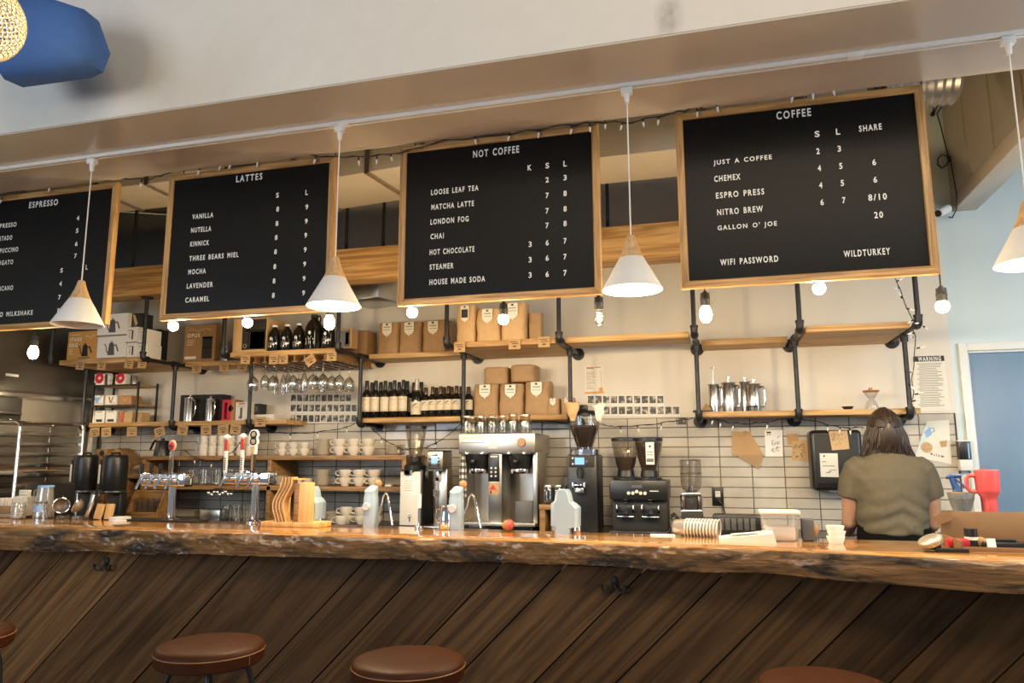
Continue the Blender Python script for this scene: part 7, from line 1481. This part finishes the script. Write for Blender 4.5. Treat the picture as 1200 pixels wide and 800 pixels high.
for z, cx, cy, rx, ry in [(1.022, 0, -.003, .170, .138), (1.055, 0, -.003, .174, .139), (1.12, 0, 0, .174, .134), (1.22, 0, .0, .180, .131), (1.31, 0, .0, .190, .125), (1.375, 0, .005, .180, .110), (1.418, 0, .01, .130, .092), (1.442, 0, .018, .086, .082), (1.452, 0, .018, .078, .076)]: secs.append((z, cx, cy, rx, ry))
loft(mb, secs, 40, 2.3)
for s in (-1, 1): mb.tube([(s*.125, 0, 1.375), (s*.155, .002, 1.350), (s*.182, .012, 1.28), (s*.197, .022, 1.205)], [.066, .073, .069, .066], 'skin', n=24); mb.ball((s*.145, 0, 1.352), .072, 'skin')
def folds(c, n):
    x, y, z = c; w_ = max(0, min(1, (1.30-z)/.20))*max(0, min(1, 1-(abs(x)-.16)/.03)) if abs(x) < .19 else .25
    k = math.sin(70*(z+.42*abs(x-.02)+.18*x)+5*noise.noise(Vector((x*5, y*4, z*5))))*.0055+math.sin(38*(z-.9*x)+6*noise.noise(Vector((x*3, 2, z*6))))*.0045
    dr = noise.noise(Vector((x*7, y*5, z*5)))*.006
    hem = -.010 if z < 1.05 and abs(n.z) > .7 else 0
    ar = math.sin(60*(x*.8+z))*.003*max(0, 1-abs(abs(x)-.15)/.06)*(1 if z > 1.2 else .3)
    return n*(k*w_+dr+ar)+Vector((0, 0, .018*x*(1.2-z)*4 if z < 1.2 else 0))
remeshed(mb, 'shirt', 'shirt', .0068, 5, folds, person)
mb = MB(); loft(mb, [(.84, 0, 0, .176, .128), (.92, 0, -.012, .189, .145), (1.02, 0, -.005, .180, .135), (1.065, 0, -.003, .175, .131), (1.07, 0, -.003, .172, .128)])
for s in (-1, 1): limb(mb, [(s*.092, 0, .86), (s*.105, .01, .50), (s*.110, -.01, .07)], [.099, .072, .066])
remeshed(mb, 'trousers', 'trousers', .009, 4, None, person)
for s in (-1, 1): MB().ball((s*.112, .045, .040), (.050, .135, .042), 'black_matte').box((s*.112, .045, .009), (.095, .25, .018), 'paper', bev=.008).build('shoe', person)
for s in (-1, 1): MB().ball((s*.028, .130, 1.585), (.011, .008, .008), 'ceramic_white', 12, 8).ball((s*.028, .137, 1.585), .005, 'ink', 10, 6).build('eye', person)
# hair: cap and hanging lengths with separate locks over them
def hair_pt(a, u, k=1.0):
    z = 1.690-.264*u; c_, s_ = math.cos(a), math.sin(a)
    if u < .45: q = u/.45; rr = math.sin(PI/2*min(1, q**.62)); rx, ry = .079*rr+.005*q, .102*rr
    else: q = (u-.45)/.55; rx = .084+.052*q-.008*q*q+.004*math.sin(q*7); ry = .102+.008*math.sin(PI*q)-.018*q
    return Vector((rx*k*c_+.002, .030+ry*k*s_-.006*u, z+.003*math.sin(a*3)))
mb = MB(); rings = []
for i in range(31):
    u = .012+i/30*.985; r_ = []
    for j in range(96):
        a = 2*PI*j/96; f = math.sin(a)   # front half is swept back off the face
        k = 1+.014*math.sin(19*a+u*5)+.010*noise.noise(Vector((math.cos(a)*4, math.sin(a)*4, u*2)))
        if f > .35 and u > .33: k *= max(.12, 1-(f-.35)*1.5)
        r_.append(hair_pt(a, u, k))
    rings.append(r_)
mb.ring(rings, 'hair'); hair = mb.build('hair', person, ang=80)
rr_ = random.Random(21); mb = MB()
for k in range(150):
    a = -PI/2+rr_.uniform(-2.0, 2.0); u0 = rr_.uniform(.05, .5); u1 = rr_.uniform(.86, 1.03); wob = rr_.uniform(-.24, .24); P = []
    for i in range(13): q = i/12; u = u0+(u1-u0)*q; P.append(hair_pt(a+wob*q*q+.04*math.sin(6*q+k), u, 1.005+.06*math.sin(q*3.4+k)*q))
    rd = rr_.uniform(.003, .0065); mb.tube(P, [rd*(.3+.7*math.sin(PI*min(.96, .08+i/13))) for i in range(13)], 'hair', n=6)
for s in (-1, 1):     # two gathered side sections meeting at the back of the head
    for k in range(7):
        P = [hair_pt(-PI/2+s*1.75, .20+.02*k, 1.01), hair_pt(-PI/2+s*1.1, .24+.022*k, 1.04), hair_pt(-PI/2+s*.5, .29+.02*k, 1.06), hair_pt(-PI/2+s*.06, .36+.012*k, 1.08)]
        mb.tube(P, [.003, .008, .008, .005], 'hair', n=7)
for k in range(14):
    s = (k-6.5)/6.5; P = [hair_pt(-PI/2+s*.05, .37, 1.09), hair_pt(-PI/2+s*.20, .48, 1.12), hair_pt(-PI/2+s*.34, .65, 1.10), hair_pt(-PI/2+s*.40, .86, 1.05)]
    mb.tube(P, [.005, .008, .007, .002], 'hair', n=7)
mb.build('hair_locks', person, ang=80)
